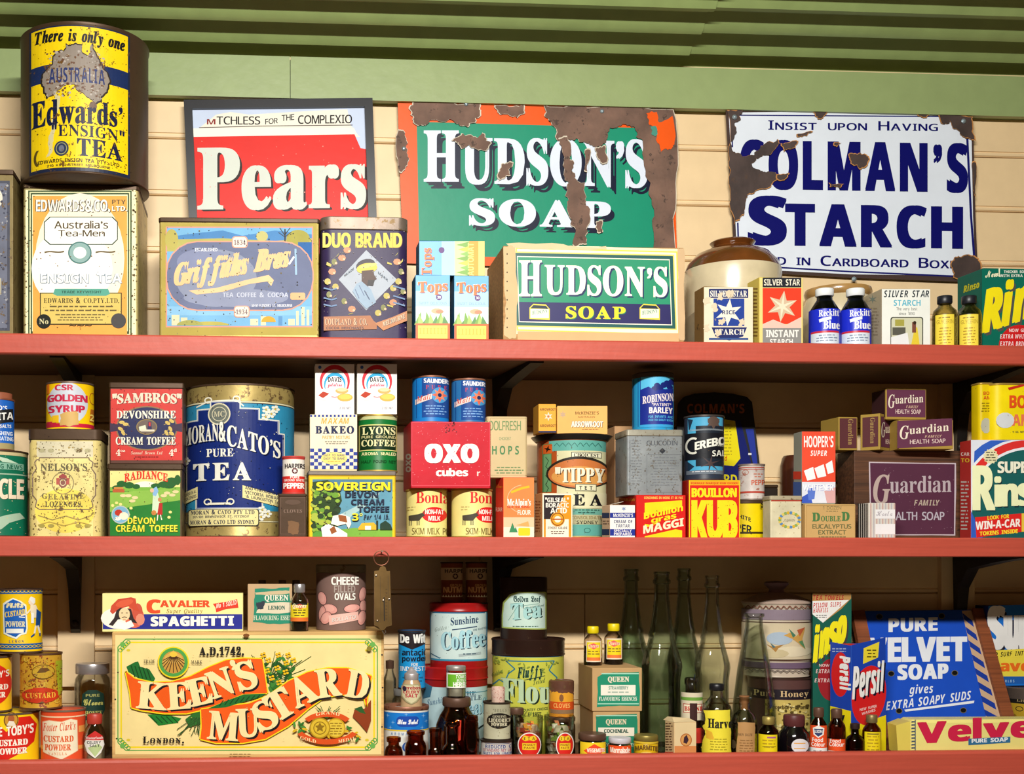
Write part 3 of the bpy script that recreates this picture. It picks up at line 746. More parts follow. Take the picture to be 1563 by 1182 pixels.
rust_art(HP, sg, [([(632, 156), (735, 158), (732, 172), (724, 188), (700, 190), (672, 186), (650, 192), (634, 190), (629, 172)], 6), ([(756, 162), (800, 161), (797, 175), (780, 178), (760, 172)], 4),
 ([(608, 200), (618, 205), (622, 220), (622, 240), (614, 262), (609, 262)], 4), ([(830, 162), (900, 166), (1026, 169), (1030, 280), (1034, 410), (998, 408), (998, 330), (992, 280), (980, 215), (968, 195), (950, 190), (930, 196), (920, 220), (900, 222), (880, 212), (868, 214), (852, 216), (838, 186)], 6),
 ([(852, 214), (865, 210), (868, 240), (872, 262), (892, 280), (893, 310), (894, 350), (895, 372), (876, 380), (878, 350), (868, 330), (862, 300), (868, 280), (860, 250)], 6), ([(690, 215), (705, 205), (722, 210), (735, 204), (748, 218), (742, 230), (722, 226), (705, 228)], 5), ([(765, 252), (782, 250), (778, 268), (762, 276)], 4), ([(908, 228), (922, 224), (926, 245), (916, 248)], 3), ([(910, 340), (918, 338), (919, 352), (911, 354)], 3), ([(892, 232), (900, 230), (896, 262), (891, 260)], 3)])
a = Art(HP, .0055); a.p(jag([(985, 174), (1000, 172), (1005, 188), (1025, 178), (1028, 222), (1018, 230), (1008, 234), (1000, 215), (1002, 200), (990, 192)], 3, 3), '#ee5a12'); a.p(jag([(992, 195), (1000, 194), (1001, 208), (993, 206)], 2, 8), '#4a9080'); a.done(sg, mk(ENAMEL), 'enamel_chip')
for x, y in ((918, 171), (711, 160), (616, 228)):
    V, Fc = lathe_vf([(.0045, 0), (.0045, .001), (.002, .003), (0, .0033)], (0, 0), 12); p = HP.at(x, y, .0045)
    link_mesh('nail', [(p.x + v[0], p.y - v[2], p.z + v[1]) for v in V], [f[::-1] for f in Fc], mk(TIN, '#9fb0b8', metal=.6), sg)

sg = thing('enamel_sign', 'white enamel starch sign with navy letters and rusty left edge', 'sign', (on_y(1300, 300, .29).x, .29, on_y(1300, 425, .29).z))
CP = Tilted(on_y(1300, 300, .283), (0, -1, -.03))
cq = [(1108, 169), (1160, 168), (1290, 168), (1440, 174), (1482, 180), (1486, 215), (1489, 330), (1493, 425), (1470, 430), (1300, 424), (1122, 414), (1118, 330), (1112, 240)]
quad_slab(CP, cq, .0, -.003, 'plate', mk(ENAMEL, '#4a3a36'), sg)
a = Art(CP); ci = [(1112, 172), (1290, 170), (1440, 176), (1479, 184), (1483, 215), (1485, 330), (1489, 421), (1300, 419), (1126, 410), (1122, 330), (1116, 240)]
a.p(ci, '#e4ecf8'); a.l([(1118, 176), (1440, 178), (1470, 184)], 1.8, '#181c6a'); a.l([(1476, 205), (1482, 330), (1487, 395)], 3.5, '#181c6a'); a.l([(1126, 340), (1128, 405), (1300, 415), (1460, 422)], 2.5, '#181c6a'); a.l([(1117, 200), (1118, 225)], 2, '#181c6a')
NV = '#0c0e66'
a.t('Insist upon Having', 1173, 1431, 198, 14, NV, 'R', sc=True, w=.022, dy=2, gap=.07)
a.t("COLMAN'S", 1131, 1475, 287, 72, NV, 'G', w=.03, gap=.13, dy=6, sh=None)
a.t("S", 1145, 1197, 373, 72, NV, 'G', w=.03); a.t("TARCH", 1201, 1467, 374, 62, NV, 'G', w=.03, gap=.11, dy=5)
a.t('Packed in Cardboard Boxes', 1142, 1482, 405, 14, NV, 'R', sc=True, w=.02, dy=5, gap=.07) if False else a.t('ed in Cardboard Boxe', 1176, 1459, 404, 15, NV, 'R', sc=True, w=.022, dy=6, gap=.06)
a.done(sg, mk(ENAMEL), 'enamel_face')
rust_art(CP, sg, [([(1108, 169), (1133, 170), (1128, 185), (1120, 190), (1118, 215), (1122, 235), (1150, 238), (1164, 222), (1185, 213), (1182, 228), (1160, 240), (1145, 250), (1160, 262), (1182, 264), (1178, 280), (1150, 295), (1138, 305), (1130, 330), (1120, 342), (1114, 300), (1112, 240)], 5),
 ([(1240, 169), (1263, 169), (1255, 180), (1244, 178)], 3), ([(1432, 174), (1482, 180), (1486, 215), (1478, 212), (1462, 200), (1448, 185), (1438, 190)], 4), ([(1452, 400), (1466, 394), (1491, 396), (1493, 426), (1468, 430), (1455, 424)], 4), ([(1295, 238), (1310, 235), (1325, 244), (1310, 258), (1298, 250)], 4), ([(1192, 220), (1218, 216), (1212, 226), (1196, 232)], 3), ([(1216, 206), (1238, 202), (1230, 208), (1218, 210)], 2), ([(1185, 268), (1202, 266), (1198, 273), (1186, 274)], 2), ([(1272, 220), (1282, 219), (1276, 224)], 2), ([(1482, 250), (1488, 250), (1488, 300), (1484, 290)], 2), ([(1265, 280), (1285, 282), (1280, 288), (1266, 286)], 2), ([(1400, 171), (1418, 173), (1412, 180), (1402, 178)], 2)], edge='#c98a4a', col='#4a3a36')
for x, y in ((1120, 180), (1469, 186), (1302, 427)):
    V, Fc = lathe_vf([(.0055, 0), (.0055, .001), (.0025, .0035), (0, .004)], (0, 0), 12); p = CP.at(x, y, .0045)
    link_mesh('nail', [(p.x + v[0], p.y - v[2], p.z + v[1]) for v in V], [f[::-1] for f in Fc], mk(TIN, '#9fb0b8', metal=.6), sg)

# small detergent boxes
def tops(x0, x1, yt, base, yf, d, lbl, lying=False):
    o = box('tablet_box', lbl, 'box', x0, x1, yt, base, yf, d, 0, body=mk(PAPER, '#2a6a90'), group='sky-blue boxes beside the soap crate')
    a = Art(o.front)
    if not lying:
        W_ = x1 - x0; X = lambda f: x0 + f * W_
        a.r(x0 + .5, yt + .5, x1 - .5, 520, '#6ab0e0').r(x0 + .5, yt + 24, x1 - .5, 520, '#a8d4ee').r(x0 + .5, yt + 48, x1 - .5, 520, '#d4e6dc')
        a.t('Tops', X(.08), X(.92), yt + 27, 16, '#f0783c', 'B', dy=-3, w=.02, sh=[(1.2, 1.2, '#1c3a80'), (-1, -.6, '#fff4e4')]); a.e(X(.68), yt + 34, 4.5, 4.5, '#5a2a7a').t('30', X(.63), X(.73), yt + 36, 4, '#ffffff')
        a.t('SWIFT DELICIOUS', X(.1), X(.9), yt + 45, 4, '#8a9ab0', 'R'); a.e(X(.62), yt + 55, 9, 4, '#e8b088', 10).e(X(.7), yt + 56, 6, 3, '#d88868', 10)
        for k in range(9):
            x = X(.08 + .1 * k); a.p([(x - 6, yt + 76), (x + random.Random(k).uniform(-6, 6), yt + 56 + (k % 3) * 3), (x + 5, yt + 76)], ['#7aa84a', '#a8c46a', '#5a9050'][k % 3])
        a.r(x0 + .5, yt + 74, x1 - .5, 520, '#e8662c').r(x0 + 4, yt + 77, x1 - 4, 520, '#f0d85a'); a.t('IIIIIIII', X(.1), X(.9), yt + 90, 9, '#e8b03c', 'R')
    else:
        a.r(x0, yt + .5, x1 - .5, yt + 53, '#78b8e4').r(x0 + 34, yt + .5, x1 - .5, yt + 53, '#a8d4ee').r(x0 + 54, yt + .5, x1 - .5, yt + 53, '#d4e4a0')
        a.t('Tops', 637, 679, yt + 32, 14, '#f0783c', 'B', rot=-90, w=.02, sh=[(1.2, 1.2, '#1c3a80')]) ; a.e(674, yt + 14, 4.5, 4.5, '#5a2a7a')
        for k in range(7):
            y = yt + 6 + 7 * k; a.p([(716, y - 5), (696 + (k % 3) * 3, y), (716, y + 5)], ['#7aa84a', '#e0c850', '#8ab85a'][k % 3])
        a.r(x1 - 24, yt + .5, x1 - 10, yt + 53, '#f0a030').r(x1 - 10, yt + .5, x1 - .5, yt + 53, '#e8d878'); a.t('LEMON', 693, 743 , yt + 26, 8, '#f8e868', 'G', rot=90) if False else a.t('AUTOMAT', x1 - 42, x1 + 8, yt + 28, 9, '#f8e47a', 'G', rot=-90)
    a.done(o.root, mk(PAPER, rough=.4))
    a = Art(o.left); 
    return o
t1 = tops(634, 687, 420, Z1, .03, .06, 'small sky-blue upright box, left of the standing pair')
t2 = tops(693, 746, 421, Z1, .03, .06, 'small sky-blue upright box touching the cream soap crate')
tops(640, 740, 368, max(t1.zt, t2.zt) , .032, .055, 'small sky-blue box lying across the two upright ones', True)

# wooden soap crate
o = box('soap_crate', 'wooden soap crate with torn paper and dark green label', 'crate', 768, 1044, 377, Z1, .045, .2, -1.2, body=material('#b98a54', rough=.7, grain=.35, var=.3, wear=.25, wcol='#7a5a34'))
a = Art(o.front); a.p(jag([(783, 374), (1036, 380), (1040, 516), (784, 510)], 1.2, 3), '#f0e6be'); a.p([(787, 378), (1034, 384), (1037, 512), (789, 505)], '#e8d24a'); a.p([(789, 380), (1032, 386), (1035, 510), (791, 503)], '#f2ecd2')
g0 = lambda p, k: [(911 + (x-911)*k, 444 + (y-444)*k) for x, y in p]; Q = [(777, 384), (1035, 390), (1038, 503), (783, 499)]
qo = [(779, 384), (1029, 389), (1032, 505), (783, 499)]
qo = [(782, 384), (1029, 389), (1033, 504), (785, 499)]; a.p(qo, '#e4d46a'); a.p([(784, 386), (1027, 391), (1031, 502), (787, 497)], '#1f5a58'); a.p([(789, 391), (1022, 396), (1026, 497), (792, 492)], '#f0ecd8'); a.p([(790, 392.5), (1021, 397.5), (1024.5, 495.5), (793, 490.5)], '#24906a'); a.p([(792, 461), (1023, 465), (1024.5, 495.5), (793, 490.5)], '#27245e')
a.t("H", 793, 826, 452, 54, '#f4f0e0', 'B', w=.015, sh=(3, 3, '#1c2c5c')); a.t("UDSON'S", 832, 1018, 449, 44, '#f4f0e0', 'B', dy=4, w=.015, gap=.06, sh=(3, 3, '#1c2c5c')); a.t('SOAP', 864, 954, 486, 18, '#f0e02c', 'B', dy=1, gap=.09, w=.02, sh=(1.5, 1.5, '#2a8a5a'))
for x in (808, 976):
    a.p([(x, 487), (x, 470), (x + 6, 464), (x + 25, 465), (x + 31, 472), (x + 31, 489)], '#e8d24a'); a.p([(x + 1.5, 471), (x + 6, 466), (x + 25, 467), (x + 29.5, 472)], '#1c2c3c'); a.r(x + 1.5, 472, x + 29.5, 486, '#e8ecd8'); a.t("HUDSON'S", x + 4, x + 27, 481, 6, '#5a8a72', 'B', dy=-3)
a.done(o.root, mk(PAPER, rough=.4)); crate = o
# torn wrapping along the crate's edges
a = Art(o.front, .0006); a.p(jag([(768, 378), (786, 374), (788, 514), (769, 512)], 5, 9), '#cfb587'); a.p(jag([(772, 372), (860, 373), (925, 376), (926, 381), (788, 379)], 3, 11), '#d8c49a'); a.p(jag([(1034, 380), (1044, 379), (1045, 518), (1036, 516)], 3, 12), '#cfae84'); a.r(790, 506, 1036, 520, '#dcae7c', 3)
for i in range(9): a.e(774, 388 + 14 * i, 1, 1.4, '#4a3424', 6)
a.done(o.root, mk(PAPER), 'torn_paper')

# crocks
stone = material('#d6c7a4', rough=.25, var=.15, coat=.3); brownglaze = material('#6a3a16', rough=.15, var=.3, coat=.5)
o = rnd('stoneware_jar', 'large stoneware jar with brown shoulder behind the starch boxes', 'jar', 1046, 1190, 353, Z1, .10)
turned(o, [('body', [(0, 0), (.95, 0), (1, .03), (1, .72), (.985, .76)], stone), ('shoulder', [(.987, .76), (.93, .82), (.75, .90), (.5, .945), (.42, .952), (.40, .965), (.44, .985), (.47, 1), (.44, 1.01), (.38, 1.0), (.36, .95), (.36, .9), (0, .9)], brownglaze)], 64)
o = rnd('stoneware_crock', 'low tan stoneware crock behind the two blue bottles', 'jar', 1226, 1332, 432, Z1, .15)
turned(o, [('body', [(0, 0), (.93, 0), (.98, .1), (1, .5), (.98, .72), (.9, .84), (.86, .88)], stone), ('rim', [(.86, .88), (.9, .9), (.93, .95), (.9, 1), (.84, 1), (.8, .93), (.8, .85), (0, .85)], material('#b08850', rough=.25, var=.3, coat=.3))], 64)
o = rnd('stoneware_jar', 'brown glazed jar at the right end behind the teal soap powder box', 'jar', 1530, 1640, 401, Z1, .17)
turned(o, [('body', [(0, 0), (.95, 0), (1, .05), (1, .7), (.8, .88), (.45, .95), (.4, .97), (.46, 1), (.38, 1), (.36, .9), (0, .9)], brownglaze)], 48)

# worn starch box
o = box('starch_box', 'small battered white and navy starch box with a torn star', 'box', 1074, 1150, 438, Z1, .035, .05, 1.5, body=mk(PAPER, '#8a6a3c', wear=.4, wcol='#4a3420'))
a = Art(o.front); a.r(1074.5, 438.5, 1149, 525, '#e6dcc2'); a.r(1082, 441, 1142, 455, '#1d2a66'); a.t('SILVER STAR', 1084, 1140, 453, 9, '#eeeade', 'B', w=.01); a.r(1089, 456, 1136, 498, '#1f3f96'); a.star(1112, 477, 21, 9, 6, '#ece8da', .1); a.t('RICE', 1102, 1122, 480, 6, '#1d2a66', 'G')
a.p([(1086, 500), (1140, 500), (1134, 514), (1113, 520), (1092, 514)], '#1d2a66'); a.t('STARCH', 1091, 1136, 511, 8, '#eeeade', 'B', w=.01); a.r(1082, 516, 1142, 519, '#30508c')
for k, (x, y) in enumerate([(1098, 452), (1090, 470), (1100, 490), (1096, 508), (1114, 448), (1080, 460), (1130, 492), (1078, 500)]): a.p(jag([(x-5, y-4), (x+4, y-6), (x+6, y+3), (x-3, y+7)], 4, 20 + k), '#dccdb0')
a.done(o.root, mk(PAPER, wear=.3, wcol='#b59c72'))
a = Art(o.left); 
o = box('starch_box', 'tall yellow-sided starch box with a white star on red', 'box', 1159, 1226, 424, Z1, .03, .055, 3, body=mk(PAPER, '#d8c05a'))
a = Art(o.front); a.r(1159.5, 424.5, 1225, 530, '#ecd98a'); a.r(1164, 424, 1223, 439, '#2a2c34'); a.t('SILVER STAR', 1166, 1221, 436, 9.5, '#f0ead4', 'G'); a.r(1164, 440, 1223, 495, '#e8442c'); a.star(1194, 468, 24, 11, 6, '#d8bfa0', .12); a.star(1194, 468, 24, 4, 6, '#f0e2c6', .12); a.p([(1164, 495), (1180, 488), (1200, 496), (1223, 484), (1223, 502), (1164, 502)], '#f0c8b8')
a.r(1164, 501, 1223, 530, '#8f8f8c'); a.t('INSTANT', 1169, 1219, 515, 11, '#ecece6', 'G', w=.01); a.t('STARCH', 1175, 1210, 526, 8, '#ecece6', 'G')
a.done(o.root, mk(PAPER, rough=.35))
a = Art(o.left); a.micro(1149.5, 440, 1157.5, 14, 5.5, '#8a6a2a', 3, center=False); a.done(o.root, mk(PAPER), 'side_print')
o = box('starch_box', 'white starch box with black and teal lettering between blue bottles and syrup bottles', 'box', 1346, 1420, 441, Z1, .03, .13, -1, body=mk(PAPER, '#b4a68a'))
a = Art(o.front); a.r(1346, 441.5, 1419.5, 530, '#ecefe8'); a.t('SILVER STAR', 1349, 1418, 454, 10.5, '#1c2a34', 'GI', w=.0); a.t('STARCH', 1364, 1405, 467, 9, '#5ab4cc', 'G'); a.t('The very best', 1368, 1400, 474, 4.5, '#3a3a3a', 'R'); a.t('since 1890', 1372, 1396, 481, 4, '#3a3a3a', 'R')
a.rr(1359, 484, 1409, 535, 4, '#3a3a34').rr(1360.5, 485.5, 1407.5, 535, 3.5, '#cfd0b4').r(1362, 500, 1382, 512, '#5a5a50').p([(1360, 515), (1385, 508), (1388, 530), (1360, 530)], '#e8ecec').r(1366, 488, 1380, 498, '#a8a24c').p([(1396, 500), (1400, 500), (1404, 530), (1390, 530)], '#e0c83c').r(1392, 492, 1398, 508, '#7a4a3c').e(1396, 493, 2.5, 3, '#3a2a20', 8)
a.done(o.root, mk(PAPER, rough=.35)); a = Art(o.left); a.star(1332, 457, 7, 2, 6, '#7a8a80'); a.micro(1322, 470, 1342, 9, 5, '#9a8a70', 4); a.done(o.root, mk(PAPER), 'side_print')

# cobalt blue bottles
for x0, lb in ((1236, 'cobalt laundry bottle with white cap, nearer the starch box'), (1283, 'cobalt laundry bottle with white cap, beside the white starch box')):
    o = rnd('bluing_bottle', lb, 'bottle', x0, x0 + 45, 437, Z1, .03, 'cobalt bottles with white caps')
    turned(o, [('body', shell([(.95, 0), (1, .02), (1, .56), (.95, .64), (.62, .78), (.52, .81), (.5, .88)], .08), glass('#30406a')),
               ('contents', [(0, .03), (.9, .03), (.9, .56), (.84, .63), (.5, .77), (0, .77)], material('#0a1452', rough=.3)),
               ('cap', [(0, .872), (.56, .872), (.6, .885), (.6, .985), (.55, 1), (0, 1)], mk(PAPER, '#e8ecee', rough=.3))], 40)
    a = Art(o.S, .0006); x1 = x0 + 45
    a.band(471, 530, '#2030c8'); a.r(x0 + 2, 507, x1 - 1, 530, '#d8e4f0'); a.r(x0 + 2, 505, x1 - 1, 508, '#c83040'); a.t("Reckitt's", x0 + 14, x0 + 50, 483, 10, '#f0f2f8', 'B', dy=-1, w=.01); a.p([(x0 + 14, 487), (x0 + 33, 483), (x0 + 33, 488), (x0 + 15, 492)], '#e8ecf4'); a.t('Blue', x0 + 21, x0 + 45, 502, 12, '#f0f2f8', 'B', w=.02)
    a.micro(x0 + 10, 511, x0 + 42, 3, 4, '#8090a8', 5); a.done(o.root, mk(PAPER, rough=.3))
# syrup bottles with yellow labels
for x0, lb in ((1424, 'clear glass bottle with yellow label and black cap, next to white starch box'), (1461, 'clear glass bottle with yellow label and black cap, against the teal box')):
    o = rnd('glycerin_bottle', lb, 'bottle', x0, x0 + 36, 449, Z1, .025, 'clear bottles with yellow labels')
    turned(o, [('body', shell([(.94, 0), (1, .03), (1, .62), (.9, .72), (.55, .8), (.5, .85), (.5, .93)], .1), thin_glass('#f0ecd0', '#8a8460')),
               ('cap', [(0, .85), (.56, .85), (.6, .87), (.6, .99), (.55, 1), (0, 1)], material('#1a1c24', rough=.4))], 36)
    a = Art(o.S, .0006); a.r(x0 + 3, 479, x0 + 33, 530, '#4a3a10').r(x0 + 4, 480, x0 + 32, 529, '#f4dc4c'); a.t('GLYCERIN', x0 + 6, x0 + 31, 494, 6, '#a8842c', 'R'); a.micro(x0 + 8, 484, x0 + 28, 1, 4, '#8a6a20', 3); a.micro(x0 + 7, 500, x0 + 30, 6, 4.5, '#b8942c', 6)
    a.done(o.root, mk(PAPER, rough=.35))
# soap powder box right
def rinso_side(): pass
o = box('soap_powder_box', 'dark teal soap powder box at the right end of the top shelf', 'box', 1501, 1640, 411, Z1, .045, .09, 2, body=mk(PAPER, '#0c5c4c'))
a = Art(o.front); a.r(1498.5, 411, 1640, 535, '#0e6a58'); a.t('New!', 1504, 1526, 424, 10, '#f0ecc8', 'S', w=.02, dy=-2); a.t('THICKER SOFTER SUDS', 1532, 1590, 417, 4, '#f0f0e4'); a.t('WITH EXTRA CLEANING', 1526, 1590, 423, 4, '#f0f0e4')
a.t('Rinso', 1500, 1625, 508, 62, '#f4e21c', 'GI', dy=-42, w=.035, gap=.02, sh=[(5, 5, '#55504c'), (2, 3, '#55504c')]); a.e(1556, 530, 32, 34, '#cc2224'); a.t('NOW GIVES', 1540, 1574, 507, 5, '#f4dcdc'); a.t('EXTRA WHITENESS', 1526, 1586, 517, 6.5, '#f4dcdc', 'GI'); a.t('EXTRA BRIGHTNESS', 1526, 1590, 528, 6.5, '#f4dcdc', 'GI')
a.done(o.root, mk(PAPER, rough=.3))
a = Art(o.left); a.t('Rinso', 1471, 1495, 447, 10, '#c8c01c', 'GI', dy=-8, w=.02); a.done(o.root, mk(PAPER), 'side_print')

# ================================================================== MIDDLE SHELF
def S_(o): return Art(o.S)
P_ = mk(PAPER); T_ = mk(TIN); W_ = mk(WORN)
silver = mk(TIN, '#a89c86', metal=.7); goldm = mk(TIN, '#c0a050', metal=.5)

o = can('treacle_tin', 'green treacle tin cut off by the left edge of the middle shelf', 'tin', -70, 42, 686, Z2, .05, body=mk(TIN, '#0f6a4e'), metal=brown_tin); tr_ = o
a = S_(o); a.band(688, 694, '#c9b88a'); a.band(722, 724, '#9fb8a0'); a.t('TREACLE', -62, 36, 763, 30, '#f0dcc0', 'G', sh=(1.5, 1, '#0a3a2c'), w=.02, dy=-3); a.r(-40, 706, 36, 716, '#7fae98'); a.t('EVENING NEWS', -30, 34, 715, 7, '#0f5a44', 'G')
a.p([(-30, 803), (-10, 792), (10, 786), (30, 782), (38, 790), (14, 798), (2, 808), (-20, 812)], '#a8c0a8'); a.p([(-8, 696), (10, 699), (28, 706), (4, 705)], '#b8d0b8'); a.specks(-40, 690, 40, 815, 60, 1, '#c8b890', 2)
a.done(o.root, T_)
o = can('health_salts_tin', 'small blue health salts tin on top of the green treacle tin', 'tin', -34, 22, 607, tr_.zt, .07, body=mk(TIN, '#1c5fb8'), metal=mk(TIN, '#8a5038', metal=.3))
V, Fc = lathe_vf([(0, o.zt - .0024), (o.r * .86, o.zt - .0024), (o.r * .86, o.zt + .011), (o.r * .82, o.zt + .012), (0, o.zt + .012)], o.c, 48); link_mesh('lid', V, Fc, mk(TIN, '#9a5a40'), o.root, smooth=True)
a = S_(o); a.band(676, 686, '#a89868'); a.t("LLOYD'S", -26, 11, 626, 7, '#eef2f4', 'G'); a.p([(-30, 632), (20, 622), (20, 642), (-30, 654)], '#1a1c20'); a.t('INVITA', -28, 20, 646, 11, '#f0f0ea', 'G', dy=-8); a.t('HEALTH SALTS', -25, 17, 655, 5, '#f0f0ea', 'G', dy=-3); a.t('REFRESHING', -22, 19, 664, 6, '#e4ecf4', 'G'); a.t('INVIGORATING', -24, 20, 672, 6, '#e4ecf4', 'G'); a.done(o.root, T_)

o = box('lozenge_tin', 'speckled yellow and cream lozenge tin with rounded brown lid', 'tin', 43, 154, 655, Z2, .05, .12, 0, rad=.014, body=mk(WORN, '#d8c47c'), lid=(17, brown_tin, .0015)); nel = o
a = Art(o.front); a.r(56, 674, 142, 820, '#ead98e'); a.r(56, 674, 142, 698, '#d8cfae'); a.e(99, 780, 46, 34, '#f0d860')
fr = [(56, 702), (60, 702), (60, 699), (136, 699), (136, 702), (142, 706), (140, 716), (146, 724), (146, 756), (140, 764), (142, 774), (136, 778), (60, 778), (54, 774), (56, 764), (50, 756), (50, 724), (56, 716), (53, 706)]
a.l(fr + [fr[0]], 1.6, '#7a6458'); a.t("NELSON'S", 62, 133, 719, 11, '#6a6448', 'B', w=.012); a.ring(96, 738, 17, 17, 1.2, '#8a7a5a'); a.e(96, 737, 7, 8, '#8a5a50').ring(96, 737, 4.5, 5, 1, '#e8d8b0').r(86, 730, 91, 740, '#b85a50').r(101, 730, 106, 740, '#b85a50').p([(90, 727), (96, 723), (102, 727), (102, 730), (90, 730)], '#a84a48')
a.t('GELATINE', 64, 129, 761, 8, '#7a7048', 'B', arc=-2, w=.01); a.t('LOZENGES.', 69, 126, 774, 8, '#5f5a3c', 'B', w=.01); a.l([(58, 787), (80, 794), (100, 788), (120, 794), (140, 787)], 1.4, '#9a8a50'); a.l([(58, 802), (75, 797), (98, 803), (120, 797), (140, 802)], 1.6, '#b8a048')
for x in (64, 78, 120, 134): a.e(x, 803, 5, 3, '#a89a4c', 8); a.e(x, 688, 5, 3, '#b8b088', 8)
a.specks(46, 674, 150, 818, 240, 1.1, '#6a5636', 21); a.specks(46, 674, 150, 818, 60, 2, '#b09a60', 22); a.done(o.root, W_)
o = can('syrup_tin', 'yellow syrup tin with white oval and crimson lettering', 'tin', 70, 144, 582, nel.zt, .07, body=mk(TIN, '#f2c40c'), metal=mk(TIN, '#6a5648', metal=.4))
a = S_(o); a.band(646, 652, '#c8203c'); a.r(71, 643, 86, 650, '#c8203c').e(103, 616, 31, 32, '#c9cfd8'); a.t('CSR', 84, 112, 596, 8.5, '#c42848', 'G', w=.02); a.t('GOLDEN', 73, 133, 613, 10.5, '#c42848', 'G', w=.03); a.t('SYRUP', 75, 129, 630, 10.5, '#c42848', 'G', w=.03, dy=-1)
a.p(jag([(90, 632), (118, 628), (120, 648), (92, 650)], 3, 4), '#d0a860'); a.r(80, 634, 90, 645, '#f0c020'); a.ring(141, 605, 5, 9, 1, '#b86a20').p([(138, 622), (143, 622), (143, 642), (136, 642)], '#b86a20'); a.t('2', 137, 143, 640, 10, '#fbe070', 'G'); a.r(72, 585, 76, 600, '#e07a20'); a.done(o.root, T_)

rd = box('toffee_tin', 'square green toffee tin painted with two people in a meadow', 'tin', 165, 278, 708, Z2, .05, .085, 0, rad=.003, body=mk(TIN, '#5a4a34', metal=.3), lid=(9, brown_tin)); o = rd
a = Art(o.front); a.r(168, 719, 275, 818, '#1f7a2a'); a.r(168, 719, 275, 744, '#e8dc8c'); a.e(222, 744, 20, 9, '#f4f0d8', 16); a.r(168, 744, 275, 750, '#7ab03c').p([(168, 752), (275, 746), (275, 764), (200, 774), (168, 782)], '#8ab848')
for x, y, rx, ry in ((186, 739, 8, 5), (197, 741, 8, 5), (208, 743, 6, 4), (178, 745, 7, 4), (238, 742, 8, 4), (250, 740, 9, 5), (262, 736, 10, 7), (271, 733, 5, 8), (258, 742, 9, 4)): a.e(x, y, rx, ry, '#1c5c22', 12)
a.r(172, 747, 190, 752, '#b85a30').r(174, 744, 188, 747, '#c8843c')
for x, y in ((196, 757), (206, 760), (202, 765), (255, 753), (263, 756), (268, 751), (250, 757), (188, 757)): a.e(x, y, 5, 2.5, '#e0cf98', 10)
for x, y in ((172, 772), (178, 768), (184, 770), (200, 776), (196, 786), (260, 782), (258, 790), (206, 790), (176, 780)): a.e(x, y, 2.6, 2.2, '#f0e088', 8)
a.p([(234, 752), (240, 750), (244, 762), (244, 784), (232, 784), (233, 765)], '#cfe0c0').p([(234, 746), (239, 743), (242, 750), (238, 758), (233, 756)], '#8ab4dc').e(232, 749, 3, 3.4, '#e8b890', 10).p([(243, 768), (248, 768), (248, 786), (240, 786)], '#b82820').e(244, 763, 3, 3.4, '#c88850', 10).e(235, 783, 4, 4, '#c8803c', 8).l([(241, 786), (240, 795)], 1.5, '#f0e8d8').l([(245, 786), (247, 794)], 1.5, '#f0e8d8')
a.e(184, 786, 14, 14, '#b9c4b4', 20).e(184, 786, 12.5, 12.5, '#7ab0cc', 20).e(181, 783, 6, 5, '#b8301c', 10).e(189, 788, 7, 6, '#f0e4c8', 10).e(180, 792, 5, 3, '#f4f0e0', 8)
a.t('RADIANCE', 190, 256, 736, 12, '#d8381c', 'B', sc=False, arc=5, w=.02, sh=(-1, 0, '#f4e8a0')); a.t('DEVON', 195, 237, 800, 9.5, '#f0e23c', 'G', sh=(.8, .8, '#4a5a10')); a.t('CREAM TOFFEE', 177, 271, 812, 10, '#f0e23c', 'G', sh=(.8, .8, '#4a5a10')); a.specks(170, 720, 275, 816, 50, .8, '#5a4a20', 23)
a.done(o.root, T_)
o = box('toffee_tin', 'red toffee tin with navy oval stacked on the green toffee tin', 'tin', 167, 280, 584, rd.zt, .05, .085, 0, rad=.003, body=mk(TIN, '#5a3a30', metal=.3), lid=(9, brown_tin))
a = Art(o.front); a.r(169, 594, 278, 703, '#c8342c'); a.e(224, 654, 47, 34, '#8a6a44', 36).e(224, 654, 45, 32, '#1d2250', 36); a.t('"SAMBROS"', 172, 277, 617, 14, '#dcd0b8', 'B', arc=3, w=.012, sh=[(1.2, 1.2, '#5a2018'), (-.6, .6, '#e8e0c8')], gap=.03)
a.p([(168, 646), (190, 650), (190, 656), (168, 660)], '#3a2440').p([(278, 646), (258, 650), (258, 656), (278, 660)], '#3a2440')
for x, y in ((186, 645), (192, 648), (184, 655), (188, 661), (256, 646), (262, 643), (260, 655), (254, 661), (262, 662)): a.e(x, y, 4.5, 2.6, '#d0b460', 9, rot=30 * (x % 3)); a.l([(x, y), (x + (6 if x < 220 else -6), y + 3)], .8, '#b89a50')
a.e(224, 652, 16, 12, '#8a7448').e(224, 652, 14.5, 10.5, '#6a5a50').p([(212, 652), (222, 649), (224, 658), (213, 658)], '#d8dcc0').p([(226, 644), (231, 644), (232, 658), (225, 658)], '#2a2450').r(227, 645, 230, 651, '#c8342c').r(215, 656, 236, 659, '#d8d0b8')
a.t('DEVONSHIRE', 178, 268, 639, 11.5, '#ece6d0', 'B', w=.014, sh=(1, 1, '#14163a')); a.t('CREAM TOFFEE', 177, 268, 679, 11.5, '#ece6d0', 'B', w=.014, sh=(1, 1, '#14163a')); a.t('4', 177, 184, 696, 9, '#ece6d0', 'B').t('oz', 184, 191, 690, 4, '#ece6d0', 'B'); a.t('4', 258, 265, 696, 9, '#ece6d0', 'B').t('d', 265, 270, 690, 5, '#ece6d0', 'B'); a.t('Samuel Brown Ltd', 200, 248, 694, 4.5, '#e0c8b0', 'BI'); a.micro(200, 697, 248, 1, 3, '#8a1c18')
a.specks(169, 594, 278, 703, 90, .9, '#5a1a18', 24); a.done(o.root, T_)

